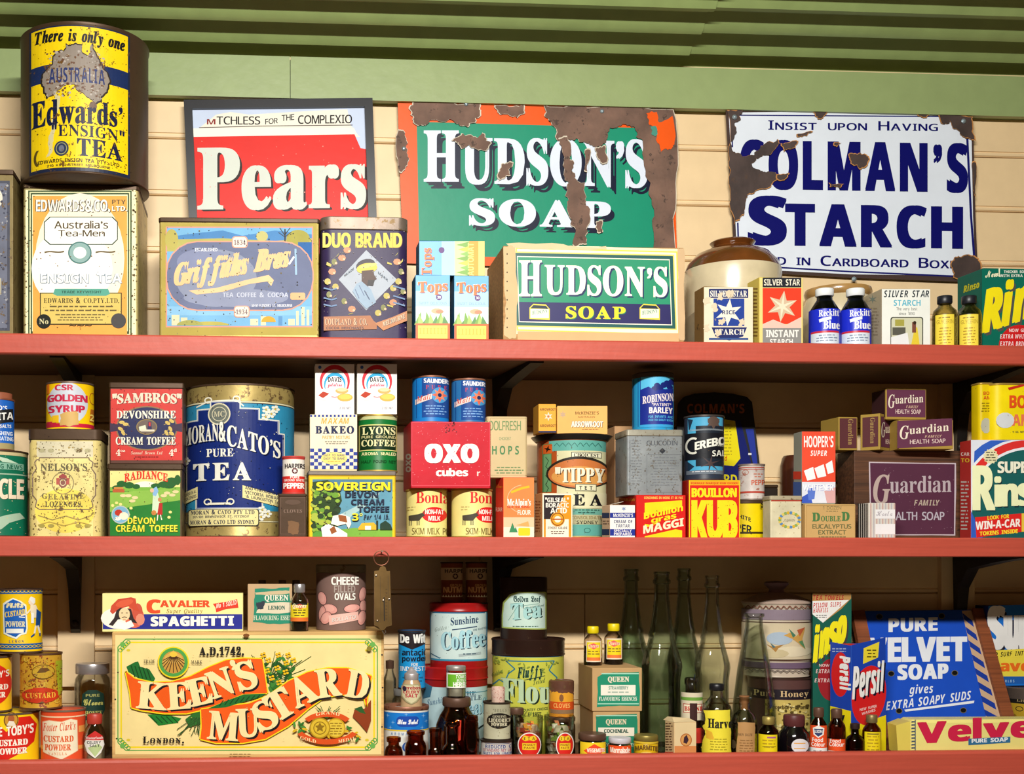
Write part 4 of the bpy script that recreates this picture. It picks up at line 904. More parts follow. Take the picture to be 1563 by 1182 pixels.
# big blue tea tin
o = can('tea_tin', 'large dark blue round tea tin with rusty gold top and bottom', 'tin', 283, 450, 585, Z2, .06, body=mk(WORN, '#b09a5c', metal=.35, wear=.6), metal=brown_tin, n=96)
a = S_(o); a.band(612, 616, '#2c2c34'); a.band(616, 780, '#2f8ab0'); a.band(612.5, 614.5, '#e0d8b0'); a.band(795, 797, '#2c2c34')
a.band(795.5, 796.5, '#e0d8b0')
pan = [(286, 640), (302, 640), (302, 624), (322, 624), (322, 613), (338, 613), (338, 613), (366, 613), (366, 624), (395, 624), (395, 640), (425, 640), (425, 660), (433, 660), (433, 760), (400, 760), (400, 776), (300, 776), (300, 755), (286, 755)]
a.p([(x + (1.5 if x > 350 else -1.5), y + (1.5 if y > 700 else -1.5)) for x, y in pan], '#e8e4d0'); a.p(pan, '#14286e'); a.l([(x * .985 + 5.2, y * .99 + 6.8) for x, y in pan] , .8, '#a8b0c8')
a.ring(318, 610, 6, 5, 2, '#e8e4d0').ring(361, 609, 6, 5, 2, '#e8e4d0').l([(300, 619), (318, 612), (361, 611), (372, 620)], 2, '#e8e4d0')
for x, y in ((406, 624), (414, 630), (420, 622), (405, 635), (400, 778), (408, 784), (398, 789), (285, 700)): 
    for k in range(5): a.e(x + 4 * math.cos(k * 1.257), y + 4 * math.sin(k * 1.257), 2.8, 2.2, '#e4e4d4', 8)
    a.e(x, y, 1.6, 1.6, '#d0b040', 6)
a.e(335, 632, 17, 17, '#d8d0b0').e(335, 632, 15, 15, '#6a7068').ring(335, 632, 11, 11, 1, '#d8d0b0').t('MC', 327, 343, 636, 8, '#c8c0a0', 'B')
a.t('MORAN&', 281, 345, 677, 26, '#e8e6d8', 'B', arc=2, w=.012, dy=-4, sh=(2, 1.5, '#0a1438')); a.t("CATO'S", 347, 427, 680, 28, '#e8e6d8', 'B', dy=18, w=.012, sh=(2, 1.5, '#0a1438'), taper=-.25)
a.t('PURE', 316, 356, 697, 12, '#e8e6d8', 'B', w=.01); a.t('TEA', 297, 382, 733, 26, '#e8e6d8', 'B', gap=.12, w=.02, sh=(1.5, 1, '#0a1438'))
a.p([(370, 741), (432, 757), (436, 775), (425, 773), (370, 760)], '#e4d898').t('AND THROUGHOUT', 374, 426, 747, 5, '#2c3048', 'G', dy=9).t('VICTORIA HOBART', 374, 428, 754, 5, '#2c3048', 'G', dy=9).t('& LAUNCESTON TAS', 376, 428, 760, 4.5, '#2c3048', 'G', dy=9)
a.p([(281, 750), (303, 742), (303, 760), (281, 768)], '#e4d898').t('BLENDED IN ALL', 283, 301, 756, 4.5, '#2c3048', 'G', dy=-5).t('COLONIES', 283, 301, 763, 4.5, '#2c3048', 'G', dy=-5)
a.ring(318, 766, 6, 5, 2, '#e8e4d0').ring(352, 766, 6, 5, 2, '#e8e4d0').l([(318, 769), (352, 769)], 3, '#e8e4d0')
a.rr(288, 777, 395, 803, 4, '#3a3a34').rr(289.5, 778, 393.5, 802, 4, '#e4d898'); a.t('MORAN & CATO PTY LTD', 293, 388, 785, 6, '#2c3048', 'B', w=.01); a.t('97-101 BRUNSWICK ST. FITZROY', 296, 380, 790.5, 3.5, '#4a4a50', 'G'); a.t('MORAN & CATO LTD SYDNEY', 292, 388, 800, 6, '#2c3048', 'B', w=.01)
a.specks(284, 616, 440, 800, 160, .9, '#0a1640', 25); a.specks(300, 620, 430, 760, 40, .8, '#c8c8b8', 26)
a.done(o.root, T_)

cl = box('clove_tin', 'small dark brown clove tin under the pepper shaker', 'tin', 425, 468, 754, Z2, .028, .034, 0, rad=.003, body=brown_tin, lid=(4, brown_tin)); o = cl
a = Art(o.front); a.frame(428, 759, 466, 816, .8, '#6a5040'); a.t('CLOVES', 433, 461, 783, 5, '#8a7060', 'B'); a.p(jag([(438, 795), (456, 798), (455, 816), (440, 814)], 2, 4), '#7a5838'); a.e(447, 767, 12, 4, '#5e4636'); a.done(o.root, T_)
o = can('pepper_shaker', 'small white and red pepper tin on the dark clove tin', 'tin', 430, 466, 696, cl.zt, .029, body=mk(PAPER, '#ece4d8', rough=.35), metal=mk(TIN, '#c04038'), n=48)
a = S_(o); a.band(727, 752, '#d2281e'); a.band(697, 701, '#c8443a'); a.t('HARPERS', 435, 466, 715, 7, '#2a2020', 'G', w=.015); a.e(450, 719, 4.5, 4.5, '#5a1a20').star(450, 719, 4, 1.5, 6, '#f0e8e0'); a.t('PURE', 443, 457, 730.5, 3.5, '#f4e8e0'); a.t('GROUND WHITE', 434, 464, 735, 3.5, '#f4e8e0'); a.t('PEPPER', 433, 464, 746, 8.5, '#f8f4ee', 'G', w=.02); a.done(o.root, P_)

sv = box('toffee_tin', 'yellow-bordered toffee tin picturing a cow and leafy trees', 'tin', 471, 604, 719, Z2, .045, .1, 0, rad=.002, body=mk(TIN, '#c8a010'), lid=(7, mk(TIN, '#7a7068', metal=.4))); o = sv
a = Art(o.front); a.r(473, 728, 602, 822, '#e8c814'); a.r(477, 732, 599, 822, '#5f9ab0'); a.r(477, 732, 599, 750, '#4a7a94'); a.p([(520, 785), (550, 770), (560, 772), (540, 785), (525, 800)], '#a8c8c8').p([(560, 760), (580, 752), (575, 762)], '#a8c8c8')
a.r(477, 808, 599, 822, '#5a9a34').p([(500, 812), (540, 806), (599, 809), (599, 822), (500, 822)], '#7ab03c')
a.p([(477, 736), (500, 733), (518, 745), (522, 765), (512, 785), (505, 800), (477, 812)], '#26400f')
R = random.Random(3)
for k in range(110):
    x, y = 477 + R.random() ** 1.5 * 38, 738 + R.random() * 72; rr_ = R.uniform(3, 6); a.e(x + 2, y, rr_, rr_ * .8, R.choice(['#1c2e10', '#25401a', '#6a9a2a', '#8ab038', '#a8b840']), 8)
a.p([(508, 788), (522, 785), (534, 790), (536, 800), (532, 808), (528, 800), (515, 803), (505, 800)], '#f0ece0').p([(516, 786), (528, 788), (530, 798), (518, 796)], '#9a5420').p([(490, 806), (500, 800), (516, 806), (530, 815), (530, 822), (492, 822)], '#f4f0e8').p([(503, 808), (510, 803), (514, 812), (506, 816)], '#9a5420').l([(500, 801), (494, 797)], 1.5, '#4a3a28')
a.p([(547, 806), (552, 799), (570, 798), (576, 804), (576, 809), (547, 809)], '#e8b028').r(557, 803, 566, 809, '#f4f0e0').r(574, 795, 577, 809, '#26301c').p([(580, 800), (588, 795), (596, 801), (599, 809), (580, 809)], '#1c3a28')
a.t('SOVEREIGN', 483, 595, 749, 12.5, '#f4e018', 'G', w=.02, sh=(1.5, 1.5, '#1a2a3a')); a.t('DEVON', 527, 577, 760, 8.5, '#182440', 'G', w=.015); a.t('CREAM', 536, 586, 771, 8.5, '#182440', 'G', w=.015); a.t('TOFFEE', 546, 594, 782, 8.5, '#182440', 'G', w=.015)
a.t('3', 537, 547, 795, 11, '#f4e018', 'G', sh=(1, 1, '#182440')).ring(551, 786, 2.2, 2.2, 1, '#f4e018').t('Per ¼ lb.' if False else 'Per 1/4 lb.', 555, 594, 793, 7, '#182440', 'GI')
a.specks(473, 729, 602, 820, 50, .8, '#5a4a10', 27); a.done(o.root, T_)
bk = box('pastry_mix_box', 'cream pastry mix box with blue checkerboard base', 'box', 473, 545, 633, sv.zt, .055, .05, -1, body=mk(PAPER, '#d8c898')); o = bk
a = Art(o.front); a.r(473.3, 633, 545, 716, '#ece0c4')
for k in range(12):
    for j in range(1): a.r(473.5 + 6 * k, 633.5, 476.5 + 6 * k, 637, '#2a3c94')
for j in range(6):
    for k in range(12):
        if (j + k) % 2 == 0: a.layer -= 1; a.r(473.5 + 6 * k, 685 + 5.2 * j, 479.3 + 6 * k, 690.2 + 5.2 * j, '#2a3c94')
a.layer += 1; a.t('MAXAM', 490, 533, 647, 8.5, '#d8a030', 'GI'); a.t('BAKEO', 482, 540, 662, 11, '#16204c', 'B', w=.03, gap=.1); a.t('PASTRY MIXTURE', 492, 534, 670, 4.5, '#d8a84c', 'G'); a.micro(495, 674, 532, 2, 3, '#8a8070'); a.e(510, 700, 20, 9.5, '#f0dc7a'); a.t('EASY TO MAKE', 494, 526, 697, 3.5, '#4a4a70'); a.t('EASY TO BAKE', 494, 526, 702, 3.5, '#4a4a70'); a.micro(497, 704, 524, 1, 3, '#d0a040')
a.done(o.root, P_)
ly = can('coffee_tin', 'dark green coffee tin with black label panel', 'tin', 546, 607, 632, sv.zt, .055, body=mk(TIN, '#0f7030'), metal=goldm); o = ly
a = S_(o); a.band(635, 640, '#c8c890'); a.r(548, 648, 606, 688, '#e8e08c').r(549.5, 649.5, 604, 686.5, '#14301c'); a.t('LYONS', 553, 603, 663, 11, '#f0eab0', 'B', w=.01); a.t('PURE GROUND', 552, 604, 669, 4, '#d0c890'); a.t('COFFEE', 552, 603, 681, 9.5, '#f0eab0', 'B', w=.012); a.t('AROMA SEALED', 552, 604, 695, 4.8, '#f0eab0', 'G'); a.t('HALF POUND NET', 552, 604, 707, 4.5, '#0a4018', 'G'); a.done(o.root, T_)
def davis(x0, x1, base, lbl, rz):
    o = box('gelatine_box', lbl, 'box', x0, x1, 556, base, .06, .035, rz, body=mk(PAPER, '#e4e0d8'), group='white gelatine boxes with bullseye rings'); a = Art(o.front); X = lambda f: x0 + f * (x1 - x0)
    a.r(x0 + .3, 556.3, x1 - .3, 636, '#ece8e4'); a.e(X(.5), 582, 23, 25, '#d82838').e(X(.5), 585, 19.5, 21, '#f4f0ee').e(X(.5), 587, 16.5, 18, '#2aa8d8').e(X(.5), 590, 14.5, 16, '#f4f0ee'); a.t('DAVIS', X(.33), X(.67), 583, 7, '#2a2a34', 'G', w=.01); a.t('gelatine', X(.32), X(.68), 590, 5.5, '#e06a80', 'S', w=.03)
    a.r(X(.1), 594, X(.9), 605, '#ece8e4'); a.e(X(.68), 597, 10, 4.5, '#d8b068', 14).e(X(.68), 595, 8, 3, '#ecd8a8', 12).e(X(.24), 605, 11, 6.5, '#f0e8e4', 14).p([(X(.08), 604), (X(.2), 598), (X(.36), 601), (X(.3), 604), (X(.2), 608)], '#b83a20').e(X(.76), 607, 12, 6, '#e0b050', 14).e(X(.76), 606, 10, 4, '#f0cc60', 12); a.e(X(.12), 561, 2.6, 2.6, '#3a6ab8', 8); a.t('2 OZ NET', X(.62), X(.9), 625, 3.4, '#8a8a98'); a.done(o.root, P_); return o
davis(481, 541, bk.zt, 'white gelatine box with bullseye rings above the checkerboard box', 0); davis(545, 606, ly.zt, 'white gelatine box with bullseye rings above the green coffee tin', 1)

# red stock cube tin on two yellow milk tins
def milk(x0, lbl, dx=0):
    o = can('milk_tin', lbl, 'tin', x0, x0 + 64, 746, Z2, .05, body=mk(TIN, '#e8dc8a'), metal=goldm, group='yellow skim milk tins'); a = S_(o)
    x_ = x0; x0 = x0 + dx; a.t('Bonlac', x0 + 16, x0 + 76, 768, 17, '#d8282c', 'B', gap=.03); a.e(x0 + 44, 786, 19, 12, '#e02424', 18); a.t('NON-FAT', x0 + 30, x0 + 58, 785, 7, '#f8f0e4', 'G', w=.01); a.t('MILK', x0 + 35, x0 + 53, 795, 7, '#f8f0e4', 'G', w=.01); a.t('SKIM MILK POWDER', x0 + 10, x0 + 90, 816, 10, '#7a6834', 'R', w=.01)
    a.p([(x0 + 5, 787), (x0 + 20, 785), (x0 + 26, 783), (x0 + 30, 787), (x0 + 25, 790), (x0 + 21, 795), (x0 + 8, 795), (x0 + 5, 793)], '#4a4438'); [a.l([(x0 + q, 793), (x0 + q, 802)], 1.2, '#4a4438') for q in (6, 9, 18, 21)]; a.l([(x0 + 27, 784), (x0 + 30, 779)], 1, '#4a4438'); a.micro(x0 + 3, 773, x0 + 16, 2, 4, '#c8b870', center=False); a.done(o.root, T_); return o
m1 = milk(619, 'yellow skim milk tin under the left half of the red tin'); m2 = milk(688, 'yellow skim milk tin under the right half of the red tin', 13)
ox = box('stock_cube_tin', 'large bright red rectangular tin with white lettering', 'tin', 627, 749, 644, max(m1.zt, m2.zt), .04, .13, 0, rad=.003, body=mk(TIN, '#c41428', wear=.12, wcol='#e88a90')); o = ox
a = Art(o.front); a.t('OXO', 650, 729, 706, 27, '#f0eee6', 'G', w=.05, gap=.08, sh=(1.5, 1.5, '#7a0c18')); a.t('cubes', 666, 714, 727, 11, '#f0eee6', 'G', w=.025); a.t('r', 728, 733, 727, 9, '#e8c8c0', 'G'); a.frame(628, 645, 748, 742, 1, '#e04858'); a.specks(630, 646, 746, 740, 130, .8, '#e8707c', 28); a.specks(680, 645, 700, 660, 20, 1.6, '#6a1018', 29); a.done(o.root, T_)
a = Art(o.left); a.t('OXO', 606, 634, 707, 7, '#e0d0cc', 'G', rot=90, w=.03); a.done(o.root, T_, 'side_print')
def malt(x0, x1, yt, lbl, c):
    o = can('malt_tin', lbl, 'tin', x0, x1, yt, ox.zt, .06, body=mk(TIN, c), metal=mk(TIN, '#8a5a44', metal=.3), n=64, group='blue malt tins on the red tin'); a = S_(o)
    a.r(x0 + 16, yt + 4, x1 - 1, yt + 64, '#1c4a94'); a.t('SAUNDERS', x0 + 19, x1 + 2, yt + 11, 6.5, '#eef0f4', 'G', w=.02, arc=-1); a.t('PURE', x0 + 22, x1 - 4, yt + 21, 6, '#c83c50', 'B', gap=.4); a.e(x0 + 43, yt + 30, 12, 12, '#4a9ad0').star(x0 + 43, yt + 30, 12, 5, 4, '#e06a50').star(x0 + 43, yt + 30, 11, 4, 4, '#e88a68', .78).e(x0 + 43, yt + 30, 3, 3, '#1c3060')
    a.p([(x0 + 6, yt + 36), (x0 + 31, yt + 28), (x0 + 31, yt + 36), (x0 + 6, yt + 44)], '#e8d8d0').t('Malt', x0 + 8, x0 + 30, yt + 40, 8, '#d04838', 'BI', dy=-4); a.micro(x0 + 18, yt + 46, x1 - 4, 4, 4, '#7aa8dc', 4); a.l([(x0 + 8, yt + 5), (x0 + 8, yt + 64)], .8, '#123a80'); a.done(o.root, T_); return o
malt(628, 686, 573, 'bright blue malt tin, above the start of the white lettering', '#1878c4'); malt(688, 742, 577, 'duller blue malt tin, above the end of the white lettering', '#2a6ea8')

fl = box('flour_box', 'orange fading flour box with wheat ear, next to yellow milk tins', 'box', 768, 815, 729, Z2, .035, .055, 5, body=mk(PAPER, '#d03420')); o = fl
a = Art(o.front); a.r(768.5, 729.5, 815, 822, '#ee8848').r(768.5, 790, 815, 822, '#f4c8a0').r(768.5, 805, 815, 822, '#f0e0cc'); a.ring(800, 762, 26, 22, 1, '#f4b890', a0=100, a1=260); a.l([(780, 752), (795, 746), (808, 743)], 3.5, '#f0b828'); a.t("McAlpin's", 774, 810, 772, 10, '#f8f4ee', 'B', w=.01); a.t('SELF RAISING', 774, 808, 776, 3.5, '#c83820'); a.t('FLOUR', 790, 810, 786, 7, '#f8e8d8', 'G'); a.p([(777, 813), (782, 798), (788, 813)], '#3a8a5a').p([(784, 813), (787, 804), (790, 813)], '#3a8a5a'); a.rr(791, 806, 809, 818, 2, '#f0d020').p([(788, 802), (806, 796), (808, 804)], '#e0a860'); a.done(o.root, P_)
a = Art(o.left); a.t('Flour', 756.5, 767, 745, 6, '#f0a020', 'S'); a.t('FLOUR', 757, 767, 781, 6, '#f4d0c0', 'G'); a.done(o.root, P_, 'side_print')
o = box('hops_packet', 'beige paper packet with green lettering above the orange flour box', 'packet', 743, 805, 636, fl.zt, .05, .035, -2, rad=.006, body=mk(PAPER, '#cdb688'))
a = Art(o.front); a.t('COOLFRESH', 739, 795, 657, 14, '#6f8a58', 'R', w=.01); a.t('CHOICEST', 762, 780, 672, 4.5, '#7a9468', 'R'); a.t('HOPS', 751, 792, 694, 13, '#4a8050', 'G', gap=.25); a.micro(752, 713, 802, 3, 4.2, '#6f8a58', 5); a.frame(748, 638, 804, 726, .6, '#b8a070'); a.done(o.root, P_)

# round tea tin with dark rim
tp = can('tea_tin', 'round orange and teal tea tin with a flared black rim', 'tin', 819, 926, 668, Z2, .085, body=mk(TIN, '#a84c1c'), metal=goldm, rim=True); o = tp
V, Fc = lathe_vf([(o.r * .9, o.zt - .002), (o.r + .002, o.zt - .003), (o.r + .009, o.zt + .004), (o.r + .011, o.zt + .007), (o.r + .006, o.zt + .0085), (o.r * .9, o.zt + .0055), (0, o.zt + .0055)], o.c, 72); link_mesh('lid', V, Fc, material('#1c1a1a', rough=.35), o.root, smooth=True); tp.zt += .0087
a = S_(o); a.r(838, 672, 925, 688, '#5fa89c').r(850, 688, 925, 820, '#d8d4a8').r(824 + 4, 676, 842, 750, '#4a7a48').r(829, 677, 843, 691, '#c85a20').star(836, 684, 6, 2, 4, '#20140c', .3); a.r(824 + 6, 692, 841, 750, '#6a9a68')
for k in range(8): a.l([(833 + (k % 2) * 4, 696 + 7 * k), (838 - (k % 2) * 4, 703 + 7 * k)], 1, '#2c4c34'); a.l([(846 + 9 * k, 680), (850 + 9 * k, 676), (855 + 9 * k, 682)], .9, '#2c6860')
a.r(872, 690, 918, 699, '#3a3a30').r(873, 691, 917, 698, '#ece8c8').t('CHOICEST', 876, 914, 697.5, 5.5, '#2a2a24', 'B', w=.01)
a.e(884, 722, 50, 25, '#2a241c', 30).e(884, 723, 47, 22, '#c8743c', 30).e(884, 727, 42, 15, '#d89a50', 24); a.t('"TIPPY', 848, 922, 736, 21, '#f0ead0', 'B', w=.02, dy=0, sh=(2, 1.5, '#3a2014')); a.r(878, 739, 910, 750, '#5a5a44').r(879, 740, 909, 749, '#e8e4c0').t('TET', 884, 904, 748, 6, '#3a3a30', 'G', gap=.3)
a.r(850, 752, 925, 776, '#dcd8b0'); a.t('TEA', 852, 918, 772, 17, '#14181c', 'B', gap=.2, w=.02); a.r(850, 777, 925, 786, '#6aa898').micro(876, 778, 915, 2, 4, '#2c5a50').r(850, 786, 925, 800, '#b8b48c').t('CONSOLIDATED', 872, 922, 793, 5, '#8a7a50').t('SYDNEY', 880, 912, 800, 5, '#4a4a3c').r(850, 801, 925, 818, '#5fa89c').ring(896, 810, 5, 4, 1, '#2c6860'); a.specks(830, 675, 922, 815, 60, .8, '#5a3a20', 31); a.done(o.root, T_)
o = box('arrowroot_box', 'pale orange arrowroot box lying on the black-rimmed tea tin', 'box', 850, 927, 622, tp.zt, .10, .045, 3, body=mk(PAPER, '#e0a040'))
a = Art(o.front); a.r(850.5, 620, 927, 664, '#f0b868'); a.star(859, 633, 6, 2.5, 6, '#c8a888'); a.t("McKENZIE'S", 878, 914, 633, 4.5, '#8a6030'); a.t('AUSTRALIAN', 882, 908, 638, 2.8, '#a87840'); a.t('ARROWROOT', 872, 920, 652, 8.5, '#f8ecd8', 'G', w=.03, sh=[(.9, .9, '#5a2a2a'), (-.5, -.5, '#5a2a2a')]); a.micro(884, 655, 918, 1, 3, '#a86a40'); a.done(o.root, P_)
a = Art(o.left)
for q in (0,): pass
o2 = box('arrowroot_box', 'amber arrowroot box end with blue base beside the pale orange one', 'box', 822, 849, 617, tp.zt, .085, .06, -2, body=mk(PAPER, '#e8a838')); a = Art(o2.front); a.r(822, 658, 849, 664, '#1c2450'); a.star(837, 636, 7, 3, 6, '#f0dcc8').star(837, 636, 3, 1.5, 6, '#c07838'); a.t('ARROWROOT', 824, 848, 627, 3.6, '#7a4420', 'G'); a.t('ARROWROOT', 824, 848, 652, 3.8, '#7a4420', 'G'); a.done(o2.root, P_)
o = box('boracic_box', 'small orange and black boracic acid box in front of the tea tin', 'box', 828, 874, 753, Z2, .03, .041, 8, body=mk(PAPER, '#c89058'))
a = Art(o.front); a.r(828, 753.5, 873.5, 822, '#f4ead4').r(830, 756, 872, 820, '#ee9418').r(830, 756, 851, 793, '#2a2024').r(833, 793, 868, 820, '#f4ead4'); a.p([(851, 756), (872, 756), (851, 793)], '#ee9418'); a.p([(851, 756), (862, 756), (851, 775)], '#2a2024'); a.t('"GILSEAL"', 832, 868, 767, 7, '#f4eee0', 'G', w=.01); a.t('BORACIC', 833, 868, 775, 7, '#f4eee0', 'G', w=.01); a.t('ACID', 840, 865, 784, 8, '#f4eee0', 'G', w=.01)
a.e(851, 793, 11, 11, '#f0a428').ring(851, 793, 10, 10, 1.5, '#8a4a10').e(851, 793, 5, 5, '#f4ead4').l([(843, 793), (859, 793)], 2, '#b85a18'); a.t('FINEST GRADE', 836, 866, 808, 3.6, '#3a3030', 'B'); a.micro(840, 811, 862, 2, 3, '#6a5a50'); a.done(o.root, P_)
a = Art(o.left); a.micro(817, 765, 826, 11, 4.5, '#9a6030', 6, center=False); a.done(o.root, P_, 'side_print')
o = box('tartar_box', 'tiny white and navy cream of tartar box with open flap', 'box', 931, 969, 771, Z2, .025, .039, 8, body=mk(PAPER, '#c8a888'))
a = Art(o.front); a.r(931, 771.5, 969, 822, '#ecece8').r(931, 783, 969, 791, '#1c3090').r(931, 808, 969, 818, '#1c3090'); a.t("McKENZIE'S", 936, 966, 789.5, 5, '#f0f0f0', 'G'); a.t('CREAM OF', 937, 965, 799, 5, '#1c2860', 'G', gap=.1); a.t('TARTAR', 940, 961, 805.5, 5, '#1c2860', 'G', gap=.1); a.t('SPECIALLY', 937, 964, 812.5, 4, '#f0f0f0', 'G'); a.t('PREPARED', 937, 964, 817.5, 4, '#f0f0f0', 'G'); a.star(952, 777, 4, 1.6, 6, '#8a9ac0'); a.done(o.root, P_)
a = Art(o.left); a.r(919, 783, 930.5, 791, '#1a2450').r(919, 808, 930.5, 817, '#1a2450'); a.micro(920, 795, 930, 2, 4, '#7a6050'); a.done(o.root, P_, 'side_print')
zt = o.zt; q = [o.W(p) for p in ((-.024, 0), (0.0, -.004), (.002, .016), (-.02, .018))]
V = [(q[0][0], q[0][1], zt + .0002), (q[1][0], q[1][1], zt + .006), (q[2][0], q[2][1], zt + .004), (q[3][0], q[3][1], zt + .0002)]; V += [(v[0], v[1], v[2] + .0006) for v in V]
link_mesh('flap', V, [(3,2,1,0), (4,5,6,7), (0,1,5,4), (1,2,6,5), (2,3,7,6), (3,0,4,7)], mk(PAPER, '#e0dccc'), o.root)

bx = box('carton', 'plain tan carton standing behind the grey glucose tin', 'box', 938, 1000, 651, Z2, .21, .06, 0, body=mk(PAPER, '#c09468')); a = Art(bx.front); a.micro(942, 665, 958, 12, 6, '#9a7048', 7); a.done(bx.root, P_)
mg = box('bouillon_box', 'low red and yellow bouillon box below the grey glucose tin', 'box', 971, 1047, 756, Z2, .045, .12, 0, rad=.002, body=mk(TIN, '#c81c14')); o = mg
a = Art(o.front); a.r(971.5, 756.5, 1046, 822, '#d4201a'); a.p([(984, 768), (1041, 764), (1041, 773), (984, 788)], '#f4d81c').p([(984, 800), (984, 822), (1041, 822), (1041, 806), (1041, 810)], '#f4d81c').p([(982, 792), (1041, 778), (1041, 780), (982, 795)], '#d4201a'); a.p([(984, 806), (1041, 792), (1041, 806), (984, 819)], '#d4201a'); a.t('CONSOMMES EN MOINS ET DE PAS', 983, 1042, 762, 3.6, '#f0c860', 'G'); a.t('Bouillon', 983, 1042, 793, 10, '#f4e01c', 'G', dy=-13, w=.012, gap=.08); a.t('gras', 994, 1032, 799, 8, '#f4e01c', 'G', dy=-8, w=.012); a.t('MAGGI', 982, 1043, 815, 12, '#f4e8c0', 'G', dy=-12, w=.015); a.done(o.root, T_)
a = Art(o.left); a.t('BOUILLON', 947, 969, 765, 3.6, '#e8a030', 'G'); a.done(o.root, T_, 'side_print')
gl = box('glucose_tin', 'dull grey glucose tin covered in fine print', 'tin', 957, 1042, 656, mg.zt, .055, .085, 0, rad=.004, body=mk(WORN, '#8f9496', metal=.2, wcol='#6a665e'), lid=(10, mk(WORN, '#a09c8c', metal=.3), .0012)); o = gl
a = Art(o.front); a.t('GLUCODIN', 987, 1034, 680, 7, '#565a60', 'R', w=.015); a.p([(1011, 684), (1016, 688.5), (1011, 693), (1006, 688.5)], '#33363c'); a.micro(991, 698, 1038, 11, 4.2, '#7a7e84', 8, h=.3); a.frame(987, 694, 1040, 752, .5, '#70747a'); a.micro(962, 672, 980, 16, 4.4, '#7e8286', 9, h=.3); a.r(961, 672, 962, 752, '#70747a'); a.specks(960, 668, 1040, 752, 90, 1.1, '#6a6258', 32); a.done(o.root, W_)
o = can('barley_tin', 'blue barley tin with tree silhouettes and a metal lid', 'tin', 965, 1028, 567, gl.zt, .06, body=mk(TIN, '#2a9ad0'), lid=(8, mk(TIN, '#5a504c', metal=.5), .0008))
a = S_(o); a.r(977, 574, 1027, 652, '#1a2c8c').r(978, 575, 1027, 594, '#58b8e0')
for x, y in ((1003, 589), (1008, 592), (1013, 588), (1018, 585), (1022, 590), (1025, 582), (999, 594), (990, 597)): a.e(x, y, 5, 4.5, '#152470', 10)
a.p([(978, 594), (990, 590), (1000, 597), (1027, 592), (1027, 606), (978, 606)], '#1a2c8c'); a.t('ROBINSONS', 981, 1032, 616, 11, '#e8dce0', 'B', dy=-6, w=.02); a.t('"PATENT"', 995, 1024, 620, 4.5, '#e8dce0', 'G'); a.t('BARLEY', 991, 1026, 631, 9, '#f0e8e8', 'G', w=.02); a.t('FOR INFANTS AND', 990, 1027, 638, 3.5, '#58b0e0', 'G'); a.t('FOOD FOR BARLEY WATER', 990, 1027, 643, 3.2, '#58b0e0', 'G'); a.r(977, 648, 1027, 652, '#3aa0d8'); a.r(967, 576, 968, 650, '#1a5c98').r(974, 576, 975, 650, '#1a5c98'); a.done(o.root, T_)
kb = box('bouillon_box', 'upright red and yellow bouillon box with huge yellow letters', 'box', 1051, 1130, 733, Z2, .035, .065, -1, rad=.002, body=mk(TIN, '#a81810')); o = kb
a = Art(o.front); a.r(1051.5, 733.5, 1129.5, 822, '#e8c81c').r(1053, 741, 1128, 822, '#d8241a').r(1053, 735, 1128, 740, '#e89820'); a.t('FORMULE MARQUE KUB EXIGER', 1055, 1126, 739.5, 3, '#c83818', 'G'); a.t('BOUILLON', 1056, 1124, 759, 13.5, '#f0dc20', 'G', w=.03, gap=.05); a.t('KUB', 1057, 1124, 822, 57, '#f0dc20', 'G', w=.04, gap=.05); a.specks(1054, 742, 1128, 820, 60, .9, '#b81c14', 33); a.done(o.root, T_)
o = can('salt_tin', 'black and light blue salt tin with swirl lettering', 'tin', 1044, 1105, 633, kb.zt, .037, body=mk(TIN, '#2c3444'), metal=mk(TIN, '#4a4440', metal=.4), sink=.002)
a = S_(o); a.r(1050, 637, 1103, 724, '#4aa4cc').r(1062, 650, 1103, 662, '#1c2430').r(1046, 661, 1104, 702, '#14161e').r(1062, 700, 1103, 712, '#1c2430').p([(1050, 638), (1058, 640), (1052, 658)], '#1c3044').p([(1050, 704), (1060, 712), (1050, 720)], '#1c3044'); a.e(1089, 643, 9, 7, '#5a4840').star(1089, 645, 11, 6, 6, '#5a4840'); a.ring(1058, 680, 12, 13, 3.2, '#d8d8cc', a0=60, a1=300); a.t('EREBOS', 1061, 1116, 687, 12, '#e8e8dc', 'G', dy=-11, w=.02); a.t('TABLE', 1093, 1105, 681, 3, '#c8c8bc'); a.t('SALT', 1087, 1114, 697, 9, '#e8e8dc', 'G', dy=-2); a.star(1084, 708, 16, 3, 6, '#4a3a3a', .2); a.r(1048, 718, 1103, 724, '#6a7480').micro(1050, 719, 1100, 1, 4, '#c8ccd0'); a.frame(1052, 655, 1103, 657, .5, '#a8b4bc'); a.done(o.root, T_)
